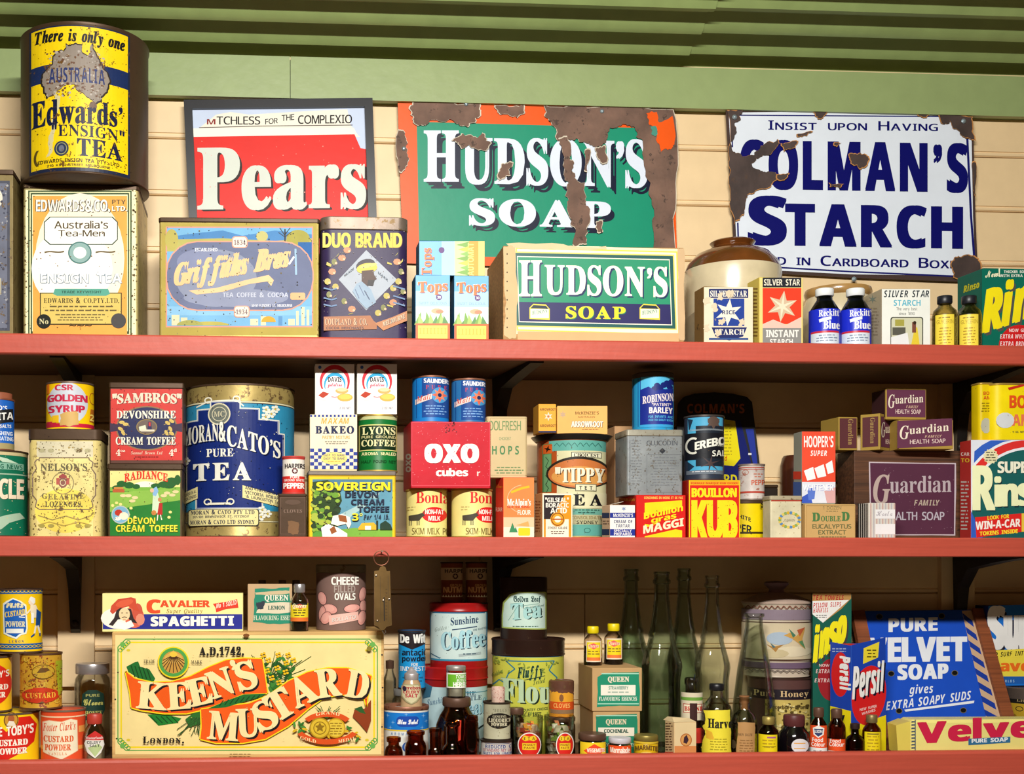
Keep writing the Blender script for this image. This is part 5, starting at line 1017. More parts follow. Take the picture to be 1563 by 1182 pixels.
# arched card standing at the back
sg = thing('arched_sign', 'dark arched mustard sign leaning at the back of the middle shelf', 'sign', (on_y(1098, 800, .245).x, .245, Z2))
AP = Tilted(on_y(1098, 700, .262), (0, -1, .10)); base_y = 828
arch = [(1036, 615), (1044, 606), (1060, 601), (1090, 599), (1118, 601), (1140, 606), (1148, 614), (1153, 655), (1166, 760), (1174, base_y), (1022, base_y), (1030, 700)]
quad_slab(AP, arch, .0, -.006, 'board', material('#121214', rough=.5), sg)
a = Art(AP); a.p([(1104, 640), (1130, 642), (1160, 760), (1168, base_y), (1040, base_y), (1050, 640)], '#1c2468').t("COLMAN'S", 1049, 1136, 631, 14, '#a85c2c', 'G', gap=.1, w=.01); a.p([(1080, 636), (1122, 643), (1130, 700), (1120, 712), (1082, 708)], '#e8d820'); a.micro(1104, 648, 1118, 10, 5, '#b8a820', 11); a.t('Mustard', 1080, 1110, 702, 8, '#c84818', 'GI', dy=2); a.t('MUSTARD', 1050, 1125, 738, 15, '#e8d820', 'G', dy=2); a.p([(1138, 655), (1150, 655), (1162, 760), (1160, 760)], '#2c3c98'); a.r(1142, 692, 1147, 695, '#dcdcdc'); a.done(sg, mk(ENAMEL, rough=.3), 'print')
pp = can('pepper_tin', 'yellow round white-pepper tin with brown lid', 'tin', 1100, 1174, 763, Z2, .11, body=mk(TIN, '#f0d408'), lid=(6, brown_tin)); o = pp
a = S_(o); a.t('WHITE', 1118, 1146, 787, 6, '#1c1c14', 'G', dy=10); a.t('PEPPER', 1100, 1148, 808, 13, '#1c1c14', 'G', dy=8); a.t('PEPPER', 1161, 1185, 778, 10, '#1c1c14', 'G', dy=10, rot=0); a.band(812, 815, '#3a3010'); a.done(o.root, T_)
o = can('pepper_tin', 'little pale pink pepper tin standing on the yellow pepper tin', 'tin', 1127, 1167, 708, pp.zt, .125, body=mk(WORN, '#cfc4bc', wcol='#a06a5a'), metal=mk(TIN, '#9a8a80', metal=.4), n=48)
a = S_(o); a.band(713, 714.5, '#b84838'); a.band(716, 717, '#b84838'); a.t('PEPPER', 1147, 1178, 741, 8, '#c85a3c', 'G', dy=-1); a.ring(1138, 721, 5, 4, .8, '#b87868'); a.band(750, 753, '#b84838'); a.micro(1150, 723, 1164, 2, 4, '#c87860'); a.done(o.root, T_)
o = box('spice_tin', 'cream tin with a floral wreath and hinged lid', 'tin', 1176, 1224, 757, Z2, .045, .04, 0, rad=.003, body=mk(WORN, '#ded6b4', wear=.3), lid=(7, mk(WORN, '#b0a488'), .0015))
a = Art(o.front); a.r(1177, 764, 1223, 765.5, '#b83a2a'); 
for k in range(22):
    t_ = k * 2 * math.pi / 22; a.e(1205 + 15 * math.cos(t_), 794 + 11 * math.sin(t_), 2.6, 2.4, ['#d8b030', '#5a88b8', '#e0c860', '#8aa860'][k % 4], 7)
a.t('CUMMIN', 1197, 1213, 796, 3.4, '#a8a088'); a.specks(1178, 766, 1222, 818, 20, .7, '#a89870', 34); a.done(o.root, T_)
o = rnd('brown_jar', 'dark brown glazed jar in shadow behind the wreath tin', 'jar', 1192, 1242, 694, Z2, .22); turned(o, [('body', [(0, 0), (.97, 0), (1, .03), (1, .88), (.9, .97), (.8, 1), (0, 1)], material('#4a2414', rough=.3))], 40)
o = box('tin', 'low dark tin in shadow behind the wreath tin', 'tin', 1152, 1188, 740, Z2, .19, .06, 0, rad=.004, body=material('#2c221c', rough=.4), lid=(5, brown_tin))
dd = box('eucalyptus_box', 'tan eucalyptus extract box with green lettering', 'box', 1229, 1306, 770, Z2, .04, .06, 0, body=mk(PAPER, '#caa468')); o = dd
a = Art(o.front); a.t('1 DOZEN', 1256, 1284, 778, 5, '#8a7a50', 'R'); a.micro(1258, 780, 1282, 1, 3, '#8a7a50'); a.t('D', 1240, 1251, 796, 13, '#4a7a44', 'B', w=.03); a.t('OUBLE', 1253, 1283, 796, 8, '#4a7a44', 'B', w=.01); a.t('D', 1285, 1296, 795, 13, '#4a7a44', 'B', w=.03); a.t('EUCALYPTUS', 1240, 1299, 807, 6.5, '#6a6c44', 'R', w=.02); a.t('EXTRACT', 1249, 1291, 816, 6.5, '#6a6c44', 'R', w=.02); a.micro(1242, 819, 1298, 1, 3, '#8a7a50'); a.frame(1230, 772, 1305, 822, .5, '#b08c50'); a.done(o.root, P_)
o = box('detergent_box', 'tall red and white box standing on the tan eucalyptus box', 'box', 1224, 1275, 659, dd.zt, .05, .04, 0, body=mk(PAPER, '#8f9084'))
a = Art(o.front); a.r(1224, 659, 1275, 768, '#e84c30').r(1224, 736, 1275, 768, '#dfe2ee').p([(1224, 759), (1236, 752), (1240, 768), (1224, 768)], '#3858c0').p([(1232, 746), (1245, 744), (1243, 762), (1234, 764)], '#5a78d0').p([(1258, 750), (1275, 744), (1275, 768), (1262, 768)], '#d8a8a8'); a.t("HOOPER'S", 1227, 1272, 683, 17, '#f4f0ec', 'G', w=.0); a.t('SUPER', 1237, 1262, 696, 8, '#f4f0ec', 'GI'); 
for x, y, k in ((1227, 719, 1), (1243, 715, 1), (1260, 709, .7)): a.p([(x, y), (x + 14 * k, y - 6), (x + 18 * k, y + 12), (x + 5 * k, y + 15)], '#f4f4f6')
a.t('WHITENER', 1226, 1272, 749, 9, '#f8f8fc', 'R', w=.02, sh=(.7, .7, '#7a8ad0')); a.done(o.root, P_)
a = Art(o.left); a.r(1211, 720, 1223.5, 732, '#c83820').r(1211, 736, 1223.5, 768, '#3c5898'); a.done(o.root, P_, 'side_print')
gc = box('soap_crate', 'dark wooden soap crate with framed maroon label', 'crate', 1304, 1470, 688, Z2, .11, .08, -1, body=material('#5f3a22', rough=.6, grain=.6, wear=.3, wcol='#2c1a10', wscale=14)); o = gc
a = Art(o.front); a.p(jag([(1326, 705), (1459, 707), (1458, 818), (1328, 818)], .8, 2), '#c8b8c0').p([(1328, 707), (1457, 709), (1456, 816), (1330, 816)], '#54283f'); a.t('G', 1333, 1358, 768, 42, '#b8a49c', 'BI', w=.01); a.t('uardian', 1358, 1452, 753, 25, '#b8aab0', 'B', dy=-2, gap=.03); a.t('FAMILY', 1395, 1434, 772, 8.5, '#b8a898', 'GI'); a.t('HEALTH SOAP', 1352, 1441, 794, 12, '#b8b0bc', 'R', w=.02); a.specks(1330, 710, 1456, 815, 60, .8, '#8a6a78', 35); a.done(o.root, mk(PAPER, wear=.15, wcol='#3c2030'))
MB_ = '#3a1c1c'
o = box('striped_box', 'small white striped box in front of the dark crate', 'box', 1326, 1367, 768, Z2, .025, .045, 0, body=mk(PAPER, '#d8d2c8'))
a = Art(o.front)
for k in range(9): a.r(1328 + 4.5 * k, 768.5, 1330.2 + 4.5 * k, 822, '#b8b4b8' if k % 2 else '#c8a8a0')
a.r(1336, 778, 1366, 792, '#eceaec').r(1336, 800, 1366, 816, '#eceaec'); a.t('Hoola', 1337, 1362, 788, 8, '#a8a0a8', 'S'); a.done(o.root, P_)
a = Art(o.left)
for k in range(5): a.r(1309.5 + 3.3 * k, 769, 1311.2 + 3.3 * k, 822, '#3a3430')
a.done(o.root, P_, 'side_print')
SB = mk(PAPER, '#a88a3c')
def soapbox(x0, x1, yt, base, yf, d, rz, lbl, front, h, endart=False):
    o = box('soap_box', lbl, 'box', x0, x1, yt, base, yf, d, rz, body=SB, group='maroon soap boxes on the wooden crate'); a = Art(o.front); yb = yt + h
    return o
def sb_print(S, root, x0, x1, y0, y1, dy=0, end=False, nm='label'):
    a = Art(S); w_ = x1 - x0; h_ = y1 - y0
    a.r(x0 + 1.5, y0 + 1.8, x1 - 1.5, y1 - 1.5, '#64304a' if not end else '#5a2c30', dy)  # box ends get a darker maroon, their shade put into the colour
    if end: a.t('Guardian', (x0+x1)/2 - h_ * .4, (x0+x1)/2 + h_ * .4, (y0+y1)/2 + dy/2 - 2, w_ * .26, '#a88a50', 'B', rot=90)
    else:
        a.t('G', x0 + w_*.06, x0 + w_*.22, y0 + h_*.66 + dy*.1, h_*.44, '#ece0cc', 'BI'); a.t('uardian', x0 + w_*.23, x0 + w_*.92, y0 + h_*.52 + dy*.3, h_*.27, '#ece0cc', 'B', dy=-h_*.07 + dy*.6); a.t('FAMILY', x0 + w_*.5, x0 + w_*.8, y0 + h_*.66 + dy*.5, h_*.09, '#c8a890', 'GI', dy=dy*.2); a.t('HEALTH SOAP', x0 + w_*.24, x0 + w_*.86, y0 + h_*.85 + dy*.3, h_*.14, '#e0c8c0', 'R', w=.015, dy=dy*.5)
    a.done(root, P_, nm)
cz = gc.zt
o = box('soap_box', 'maroon soap box at the outer end of its row, narrow end forward', 'box', 1280, 1309, 637, cz, .105, .075, 3, body=SB, group='maroon soap boxes on the wooden crate'); sb_print(o.front, o.root, 1280, 1309, 637, 686, 0, True)
o = box('soap_box', 'maroon soap box turned corner-first between its neighbours', 'box', 1343, 1368, 634, cz, .092, .04, 42, body=SB, group='maroon soap boxes on the wooden crate'); sb_print(o.front, o.root, 1343, 1378, 634, 684, 4); sb_print(o.left, o.root, 1315, 1342, 636, 685, -2, True, 'side_print')
o3 = box('soap_box', 'maroon soap box with long side forward at the row end nearest the teal box', 'box', 1372, 1455, 641, cz, .08, .045, -4, body=SB, group='maroon soap boxes on the wooden crate'); sb_print(o3.front, o3.root, 1368, 1455, 641, 686, -4)
o = box('soap_box', 'maroon soap box topmost of the little pile', 'box', 1352, 1414, 593, o3.zt + .003, .10, .06, 0, body=SB, group='maroon soap boxes on the wooden crate'); sb_print(o.front, o.root, 1352, 1414, 593, 638, 1)
a = Art(o.left); a.p([(1331, 600), (1351, 595), (1351, 637), (1331, 637)], '#3a1c20'); a.done(o.root, P_, 'side_print')  # maroon darkened on this side: shade put into the colour
sr = box('washing_powder_box', 'big teal washing powder box with red and blue arcs', 'box', 1482, 1620, 672, Z2, .035, .045, -3, body=mk(PAPER, '#b02a24')); o = sr
a = Art(o.front); a.r(1482, 672, 1620, 826, '#dce0ec'); 
for r_, c_ in ((120, '#2c5cc0'), (108, '#e4e8f0'), (104, '#d82c28'), (92, '#e4e8f0'), (88, '#0c5a58')): a.p([(1482, 826)] + [(1572 + r_ * math.cos(t) , max(672.5, 770 + r_ * .95 * math.sin(t))) for t in [math.pi + k * math.pi / 24 for k in range(0, 25)] if 1572 + r_ * math.cos(t) > 1482 and 1572 + r_ * math.cos(t) < 1620] + [(1620, 826)], c_)
a.p([(1482, 780), (1500, 822), (1482, 822)], '#2c5cc0'); a.star(1512, 697, 12, 10, 14, '#e4dcb0').micro(1503, 690, 1521, 4, 4, '#4a4a3c', 4); a.t('SUPER', 1523, 1580, 722, 17, '#ecead4', 'G', w=.02, sh=(1.5, 1.5, '#083838')); a.t('R', 1486, 1517, 778, 66, '#ecf0c0', 'G', w=.03, sh=(3, 3, '#083038')); a.t('inso', 1519, 1600, 773, 42, '#ecf0c0', 'G', w=.03, gap=.04, sh=(3, 3, '#083038'), dy=-3)
a.p([(1488, 790), (1560, 784), (1600, 783), (1600, 812), (1560, 812), (1490, 821)], '#d8201c').p([(1559, 784), (1600, 782), (1600, 812), (1559, 812)], '#e0c040'); a.t('LOOK FOR', 1507, 1540, 794, 6, '#f4e030', 'G', dy=-3); a.t('WIN-A-CAR', 1489, 1557, 809, 12, '#f4f0e8', 'G', dy=-5, w=.015); a.t('TOKENS INSIDE', 1495, 1553, 818, 6, '#f4e030', 'G', dy=-4, w=.01); a.done(o.root, P_)
a = Art(o.left); a.micro(1467, 735, 1479, 14, 5.5, '#c8c0b8', 5, center=False); a.t('CAR', 1467, 1480, 696, 5, '#f0d8d0', 'G'); a.t('TO', 1467, 1480, 706, 6, '#e8c030', 'G'); a.done(o.root, P_, 'side_print')
for x0, x1, yt, lb, yf in ((1496, 1549, 587, 'yellow cleanser tin partly hidden behind the nearer cleanser tin', .052), (1519, 1605, 583, 'yellow scouring cleanser tin cut by the right edge', .036)):
    pass
o = box('cleanser_tin', 'yellow cleanser canister on the teal washing powder box', 'tin', 1516, 1600, 585, sr.zt, .03, .052, 0, rad=.02, body=mk(TIN, '#f0d80c'), lid=(3, goldm))
a = Art(o.front); a.t('BON', 1541, 1580, 623, 19, '#e0541c', 'G', w=.02); a.t('AMI', 1545, 1580, 650, 17, '#e87a50', 'G', w=.02); a.p([(1538, 592), (1565, 586), (1565, 589), (1540, 596)], '#c82c20'); a.e(1534, 642, 14, 12, '#d8dce0', 14); a.t('11 OZ. NET', 1545, 1563, 661, 3, '#5a5a30'); a.done(o.root, T_)
o = box('cleanser_tin', 'second yellow cleanser canister, set back beside the first', 'tin', 1495, 1518, 584, sr.zt, .045, .035, 0, rad=.008, body=mk(TIN, '#e0c408'), lid=(3, goldm))
a = Art(o.front); a.t('BON', 1501, 1515, 603, 5, '#c8401c', 'G'); a.t('AMI', 1501, 1515, 610, 5, '#c8401c', 'G'); a.micro(1497, 615, 1516, 4, 4, '#8a7410'); a.e(1505, 650, 8, 12, '#b8b8a8', 10); a.done(o.root, T_)

# ================================================================== LOWEST SHELF
# custard tins at the left
ut = can('custard_tin', 'yellow and red custard tin at the left end of the lowest shelf', 'tin', -38, 60, 1090, Z3, .025, body=mk(TIN, '#f0cc14'), metal=mk(TIN, '#6a5a4c', metal=.4)); o = ut
a = S_(o); a.p([(-20, 1090), (10, 1118), (28, 1096), (46, 1096), (56, 1110), (52, 1136), (30, 1152), (8, 1162), (-20, 1160)], '#d42418'); a.e(17, 1100, 11.5, 12.5, '#c89030').ring(17, 1100, 11, 12, 1.4, '#6a4a18').e(17, 1098, 5, 6, '#a85a30').p([(10, 1108), (14, 1101), (21, 1102), (25, 1110)], '#e8dcc8')
a.t("UNCLE TOBY'S", -32, 51, 1126, 14, '#f6f0e0', 'G', dy=-4, w=.012); a.t('CUSTARD', -9, 42, 1139, 9, '#f6f0e0', 'B', w=.03); a.t('POWDER', -7, 41, 1152, 9, '#f6f0e0', 'B', w=.03); a.done(o.root, T_)
fc = can('custard_tin', 'cream and orange custard tin beside the small salt bottle', 'tin', 62, 131, 1085, Z3, .03, body=mk(TIN, '#e4502a'), metal=mk(TIN, '#8a7260', metal=.4)); o = fc
a = S_(o); a.band(1094, 1096, '#f0d0a8'); a.band(1140, 1146, '#f0a050'); a.r(120, 1110, 130, 1120, '#f0a050'); a.p([(65, 1103), (75, 1100), (94, 1102), (108, 1098), (118, 1101), (119, 1148), (94, 1160), (66, 1150)], '#f4e8c8'); a.l([(65, 1103), (75, 1100), (94, 1102), (108, 1098), (118, 1101), (119, 1148), (94, 1160), (66, 1150)], 1, '#e88a60')
a.t("Foster Clark's", 66, 115, 1117, 12, '#e05a34', 'BI', dy=-2, w=.01); a.t('CUSTARD', 67, 112, 1133, 9, '#e0602c', 'B', w=.02); a.t('POWDER', 69, 108, 1146, 9, '#e0602c', 'B', w=.02); a.t('VANILLA', 74, 102, 1153, 4, '#e09060', 'B', gap=.2); a.done(o.root, T_)
zt2 = max(ut.zt, fc.zt)
o = can('custard_tin', 'yellow and red custard tin stacked above another one at the far left', 'tin', -50, 18, 1003, ut.zt, .04, body=mk(TIN, '#e8b818'), metal=mk(TIN, '#5a4a40', metal=.4)); utb = o
a = S_(o); a.e(-12, 1046, 30, 32, '#d02a1c'); a.t("TOBY'S", -24, 14, 1038, 10, '#f0e8d8', 'G', dy=-4); a.t('CUSTARD', -36, 12, 1054, 8, '#f0e8d8', 'B', w=.02); a.t('POWDER', -34, 8, 1066, 8, '#f0e8d8', 'B', w=.02); a.done(o.root, T_)
on = can('ornate_tin', 'worn gold and red tin with scrolling pattern below the custard waiter tin', 'tin', 30, 95, 998, fc.zt, .045, body=mk(WORN, '#c8982c', wcol='#8a3a1c', wear=.5), metal=mk(TIN, '#6a4a34', metal=.4)); o = on
a = S_(o); R = random.Random(5)
for k in range(60): x, y = R.uniform(33, 93), R.uniform(1006, 1074); a.ring(x, y, R.uniform(2, 5), R.uniform(2, 5), .9, R.choice(['#e0c850', '#b8401c', '#e8a83c', '#8a4a18']), 10, R.uniform(0, 180), R.uniform(200, 360))
a.e(62, 1062, 28, 12, '#c8381c', 20); a.t('CUSTARD', 40, 84, 1066, 8, '#e8b840', 'B'); a.e(66, 1026, 16, 10, '#c8a030').ring(66, 1026, 17, 11, 1.2, '#7a5a18').p([(56, 1028), (62, 1020), (72, 1020), (76, 1024), (68, 1027)], '#6a4a20'); a.p([(84, 1010), (94, 1010), (94, 1060), (88, 1064)], '#a8b028'); a.specks(32, 1004, 93, 1076, 140, 1.2, '#8a3418', 41); a.done(o.root, W_)
pn = can('custard_tin', 'yellow and blue custard tin picturing a waiter, topmost at the left', 'tin', -3, 65, 899, max(on.zt, utb.zt), .05, body=mk(TIN, '#ecc00c'), metal=mk(TIN, '#5a4438', metal=.4), sink=.004); o = pn
a = S_(o); a.band(899, 907, '#1c5c9c'); a.band(983, 992, '#1c5c9c')
for k in range(12): a.ring(-2 + 6 * k, 903, 3.2, 2.2, .8, '#e8c020', 10).ring(-2 + 6 * k, 987.5, 3.2, 2.2, .8, '#e8c020', 10)
a.p([(5, 922), (10, 918), (20, 913), (32, 918), (40, 924), (42, 960), (40, 968), (32, 970), (25, 976), (14, 972), (6, 968), (5, 940)], '#e8ecdc').p([(7, 924), (12, 920), (20, 915), (30, 919), (38, 926), (40, 960), (38, 966), (30, 968), (24, 973), (14, 969), (8, 966), (7, 940)], '#1c5cb0')
a.t('PUNCH', 10, 36, 928, 7, '#e8dca8', 'S', w=.06); a.t('CUSTARD', 8, 38, 943, 8, '#e8c850', 'B', dy=-5, w=.02); a.t('POWDER', 9, 38, 957, 8, '#e8dca8', 'B', w=.02); a.r(10, 960, 36, 967, '#e8e8e0'); a.t('LEMON', 14, 36, 981, 3.5, '#2c4a80', 'B', gap=.3)
a.e(48, 919, 5, 5.5, '#ecd8c0', 12).p([(44, 915), (47, 911), (53, 914), (53, 921), (50, 922)], '#e8e8e0').p([(46, 924), (54, 924), (58, 934), (56, 944), (48, 944), (46, 934)], '#f0e0c0').p([(55, 930), (62, 936), (60, 958), (54, 956)], '#1c4a88').l([(47, 930), (40, 938), (32, 940)], 2.2, '#f0e0c0').l([(29, 942), (38, 943)], 1.5, '#f4f4ec').l([(57, 956), (60, 968)], 2.4, '#e8e4d8').l([(54, 956), (52, 968)], 2.4, '#e8e4d8').l([(52, 969), (47, 973)], 2.2, '#1c4a88').l([(60, 968), (60, 972)], 2, '#1c4a88').r(47, 936, 51, 952, '#f4f4ec')
a.done(o.root, T_)
clear = thin_glass('#fafbf8', '#a8b0a8'); pale = thin_glass('#f8fbf6', '#a0aea0'); greeng = thin_glass('#eaf2ec', '#80968a'); amber = thin_glass('#d89c5c', '#3c1a08'); darkg = thin_glass('#9a5a34', '#2a0c04')
alum = mk(TIN, '#b8b4b4', metal=.7, rough=.3); brownlid = mk(TIN, '#5f4436', metal=.2)
JAR = [(.9, 0), (.98, .02), (1, .05), (1, .78), (.95, .84), (.8, .88), (.78, .93)]
o = rnd('honey_jar', 'clear honey jar with silver lid standing behind the salt bottle', 'jar', 114, 168, 1015, Z3, .15)
turned(o, [('body', shell(JAR, .05, .02), clear), ('lid', [(0, .89), (.93, .89), (.95, .90), (.95, .985), (.92, 1), (0, 1)], alum)])
o.S = Cyl(o.c, o.r); a = Art(o.S, .0006); a.p([(126, 1060), (134, 1054), (148, 1054), (158, 1060), (160, 1085), (152, 1100), (130, 1100), (124, 1082)], '#16382c'); a.t('PURE', 131, 152, 1064, 4, '#a8a860'); a.t('Glover', 128, 157, 1077, 9, '#c8c468', 'S', w=.02); a.t('HONEY', 130, 156, 1093, 7, '#c8c468', 'B'); a.done(o.root, P_)
o = rnd('salt_bottle', 'small clear salt bottle with red cap beside the mustard crate', 'bottle', 127, 162, 1092, Z3, .03)
turned(o, [('body', shell([(.85, 0), (.95, .02), (1, .2), (1, .58), (.85, .7), (.6, .78), (.55, .84)], .08), clear), ('cap', [(0, .81), (.62, .81), (.66, .83), (.66, .97), (.6, 1), (0, 1)], material('#b83a2c', rough=.45)), ('contents', [(0, .03), (.88, .03), (.9, .4), (0, .4)], material('#c8b898', rough=.8))], 40)
o.S = Cyl(o.c, o.r); a = Art(o.S, .0006); a.p([(129, 1136), (134, 1124), (145, 1116), (156, 1124), (159, 1138), (154, 1150), (145, 1158), (134, 1150)], '#eceae0'); a.p([(130, 1130), (134, 1124), (145, 1116), (156, 1124), (158, 1131)], '#cc2c28'); a.p([(134, 1142), (150, 1136), (156, 1142), (145, 1156)], '#b8cc90'); a.t('Masterfoods', 131, 157, 1129, 4, '#f0ece8', 'B'); a.t('CELERY', 133, 154, 1136, 4, '#2c2c30', 'G'); a.t('SALT', 137, 152, 1141, 4, '#2c2c30', 'G'); a.done(o.root, P_)

# mustard crate
kn = box('mustard_crate', 'long wooden crate with orange ribbon mustard label', 'crate', 171, 586, 965, Z3, .03, .2, 0, body=material('#d8ac68', rough=.65, grain=.3, var=.3, wear=.12, wcol='#7a5228')); o = kn
a = Art(o.front); 
a.r(176, 970, 582, 1152, '#eed793')
def corner(cx, cy, r): return [(cx + r * math.cos(t), cy + r * math.sin(t)) for t in [k * math.pi / 12 for k in range(7)]]
for ins, c_, w_ in ((2, '#4f9c48', 1.6), (7, '#ecd01c', 2.4)):
    x0, y0, x1, y1, k_ = 178 + ins, 974 + ins, 578 - ins, 1148 - ins, 12; a.l([(x0 + k_, y0), (x1 - k_, y0), (x1, y0 + k_), (x1, y1 - k_), (x1 - k_, y1), (x0 + k_, y1), (x0, y1 - k_), (x0, y0 + k_), (x0 + k_, y0)], w_, c_)
for x, y, sx, sy in ((184, 981, 1, 1), (572, 981, -1, 1), (184, 1142, 1, -1), (572, 1142, -1, -1)):
    for k in range(5): a.ring(x + sx * 3 * k, y + sy * (12 - 3 * k), 3.4, 3.4, 1.2, '#4f9c48', 10); 
    a.e(x + sx * 12, y + sy * 12, 3, 2, '#d8c030', 8); a.e(x + sx * 3, y + sy * 3, 4, 4, '#6aac50', 8)
def leafy(pts, c1='#1f6a24', c2='#123c18', w_=9, seed=1):
    R = random.Random(seed); a.l(pts, w_, c1)
    for (xa, ya), (xb, yb) in zip(pts, pts[1:]):
        for k in range(5): t = k / 5 + R.random() * .15; x, y = xa + (xb - xa) * t, ya + (yb - ya) * t; a.l([(x - 3, y + 5), (x + 4, y - 4)], 1.2, c2)
a.p([(193, 1018), (206, 1011), (211, 1010), (214, 1018), (228, 1022), (237, 1036), (234, 1042), (212, 1036), (196, 1026)], '#1f6a2c'); [a.l([(200 + 6*k, 1016 + k), (206 + 6*k, 1034 + k)], 1.6, '#0f4018') for k in range(5)]
a.p([(225, 1091), (250, 1090), (277, 1097), (270, 1104), (242, 1108), (234, 1100)], '#1f7a2c'); [a.l([(230 + 8*k, 1094), (240 + 8*k, 1104)], 1.4, '#0f4018') for k in range(5)]
# floral spray
R = random.Random(12)
for k in range(34):
    a0 = R.uniform(-2.6, -.15); L = R.uniform(25, 75); x0, y0 = 413, 1045; a.l([(x0 + 10 * math.cos(a0), y0 + 10 * math.sin(a0)), (x0 + L * math.cos(a0) + 12, y0 + L * math.sin(a0) * .8)], .9, '#3a5a20')
for k in range(60):
    x, y = R.uniform(396, 455), R.uniform(1005, 1060)
    if (x - 396) / 60 + (y - 1005) / 60 > 1.55: continue
    a.e(x, y, 6, 2.4, R.choice(['#2c6a24', '#3c8030', '#1c4c1c']), 7, rot=R.uniform(0, 180))
for x, y in ((410, 1008), (425, 1000), (437, 1012), (408, 1024), (423, 1020), (436, 1026), (415, 1035), (440, 1000), (426, 1042), (448, 1008), (402, 1000)):
    for k in range(4): a.e(x + 3 * math.cos(k * 1.57 + .5), y + 3 * math.sin(k * 1.57 + .5), 2.2, 1.8, '#e8b810', 6)
a.p([(283, 1098), (300, 1085), (314, 1080), (306, 1104), (290, 1110)], '#2c6a28')
for k in range(14): a.l([(302 + R.uniform(-6, 6), 1095), (270 + R.uniform(0, 40), 1112 + R.uniform(0, 12))], 1, '#2a5024')
# ribbon
up = [(192, 1025), (206, 1036), (232, 1042), (262, 1041), (290, 1033), (320, 1018), (345, 1008), (372, 1005), (400, 1006), (404, 1030), (408, 1058), (370, 1060), (345, 1070), (315, 1082), (285, 1089), (250, 1089), (215, 1084), (201, 1080), (199, 1058)]
lo = [(307, 1083), (345, 1078), (380, 1074), (410, 1062), (440, 1040), (470, 1026), (500, 1020), (530, 1020), (567, 1032), (562, 1052), (559, 1079), (556, 1066), (530, 1060), (495, 1064), (470, 1082), (440, 1108), (405, 1128), (370, 1134), (330, 1134), (306, 1128), (308, 1110)]
a.p([(541, 1083), (556, 1082), (566, 1068), (566, 1100), (560, 1118), (548, 1104), (538, 1094)], '#8a3a18'); a.p([(540, 1082), (552, 1078), (558, 1090), (550, 1088)], '#2c5a28')
for pts, c_ in ((up, 0), (lo, 0)):
    cx = sum(p[0] for p in pts) / len(pts); cy = sum(p[1] for p in pts) / len(pts)
    a.l(pts + [pts[0]], 3.4, '#f0d81c'); a.p(pts, '#ea5a14')
a.p([(317, 1082), (345, 1070), (372, 1060), (406, 1059), (398, 1064), (370, 1072), (345, 1080)], '#1f6a2c'); [a.l([(335 + 8*k, 1078 - k*1.6), (341 + 8*k, 1069 - k * 1.2)], 1.5, '#0f4018') for k in range(8)]
def along(pts, txt, cap, col, sh, st='B', w=.02, wd=None):
    """letters set one by one along a baseline of (x0, x1, y, rot, cap)"""
    for (x0, x1, y, rot, c), ch in zip(pts, txt): a.t(ch, x0, x1, y, c, col, st, rot=rot, w=w, sh=sh)
KS = [(4, 3, '#1c1418'), (2, 1.5, '#1c1418')]
along([(209, 253, 1082, 5, 40), (257, 292, 1082, -4, 40), (292, 326, 1075, -13, 40), (325, 361, 1061, -19, 40), (360, 367, 1046, -15, 40), (367, 395, 1051, -16, 41)], "KEEN'S", 36, '#f0dca0', KS)
along([(317, 362, 1129, 5, 42), (363, 396, 1124, -3, 42), (397, 428, 1111, -22, 42), (420, 456, 1093, -32, 42), (451, 489, 1073, -26, 42), (486, 521, 1063, -8, 42), (526, 558, 1065, 10, 41)], 'MUSTARD', 34, '#f0dca0', KS)
# shell badge and medals
a.e(265, 1011, 24, 24, '#ecd01c').e(265, 1011, 22, 22, '#4f9c48', 32).e(265, 1011, 17, 17, '#c89440').p([(248, 1012), (253, 1001), (265, 993), (277, 1001), (282, 1012)], '#d8a850')
for k in range(11): t = math.radians(200 - k * 22); a.l([(265, 1000), (265 + 17 * math.cos(t), 1013 + 14 * math.sin(t))], 1.3, '#4a2c14')
a.e(265, 999, 6, 4, '#e8c040', 10); a.t('TRADE', 220, 237, 1012, 5, '#3a2c1c', 'B'); a.t('MARK', 292, 309, 1013, 5, '#3a2c1c', 'B'); a.t('A.D.1742.', 305, 372, 1000, 12, '#1c1814', 'B', w=.03, gap=.1); a.t('London.', 219, 281, 1134, 10, '#1c1814', 'B', sc=True, w=.02, gap=.12)
for k in range(40): a.e(R.uniform(448, 548), R.uniform(1098, 1132), 5, 2, R.choice(['#2c6a28', '#3c7a30', '#d8b020', '#4a8a38']), 6, rot=R.uniform(0, 180))
for k in range(12): a.l([(498, 1096), (498 + R.uniform(-22, 22), 1076 + R.uniform(0, 10))], 1, '#2c5a24')
a.ring(499, 1112, 42, 26, 8, '#d8501c', 24, 215, 325); a.t('GRAND', 482, 518, 1093, 5, '#f0d8a0', 'B', arc=3); a.ring(499, 1108, 50, 28, 8, '#d8501c', 24, 25, 155); a.t('GOLD', 458, 482, 1128, 5, '#f0d8a0', 'B', dy=6); a.t('MEDAL', 516, 542, 1134, 5, '#f0d8a0', 'B', dy=-5)
a.e(512, 1111, 15, 15, '#c89c1c').e(512, 1111, 13, 13, '#e0c040').micro(503, 1103, 522, 5, 4, '#8a6a14'); a.e(488, 1111, 16, 16, '#a88418').e(488, 1111, 14, 14, '#d8b430').ring(488, 1111, 10, 10, 1.4, '#8a6a14').star(488, 1110, 8, 4, 5, '#8a6a14')
a.micro(345, 1150, 390, 1, 4, '#8a7040'); a.e(563, 990, 4, 4, '#8a7a30', 8).e(376, 970, 5, 3, '#7a4a20', 8)
a.specks(178, 972, 580, 1150, 60, .8, '#c8a860', 44); a.done(o.root, mk(PAPER, rough=.4, var=.08))
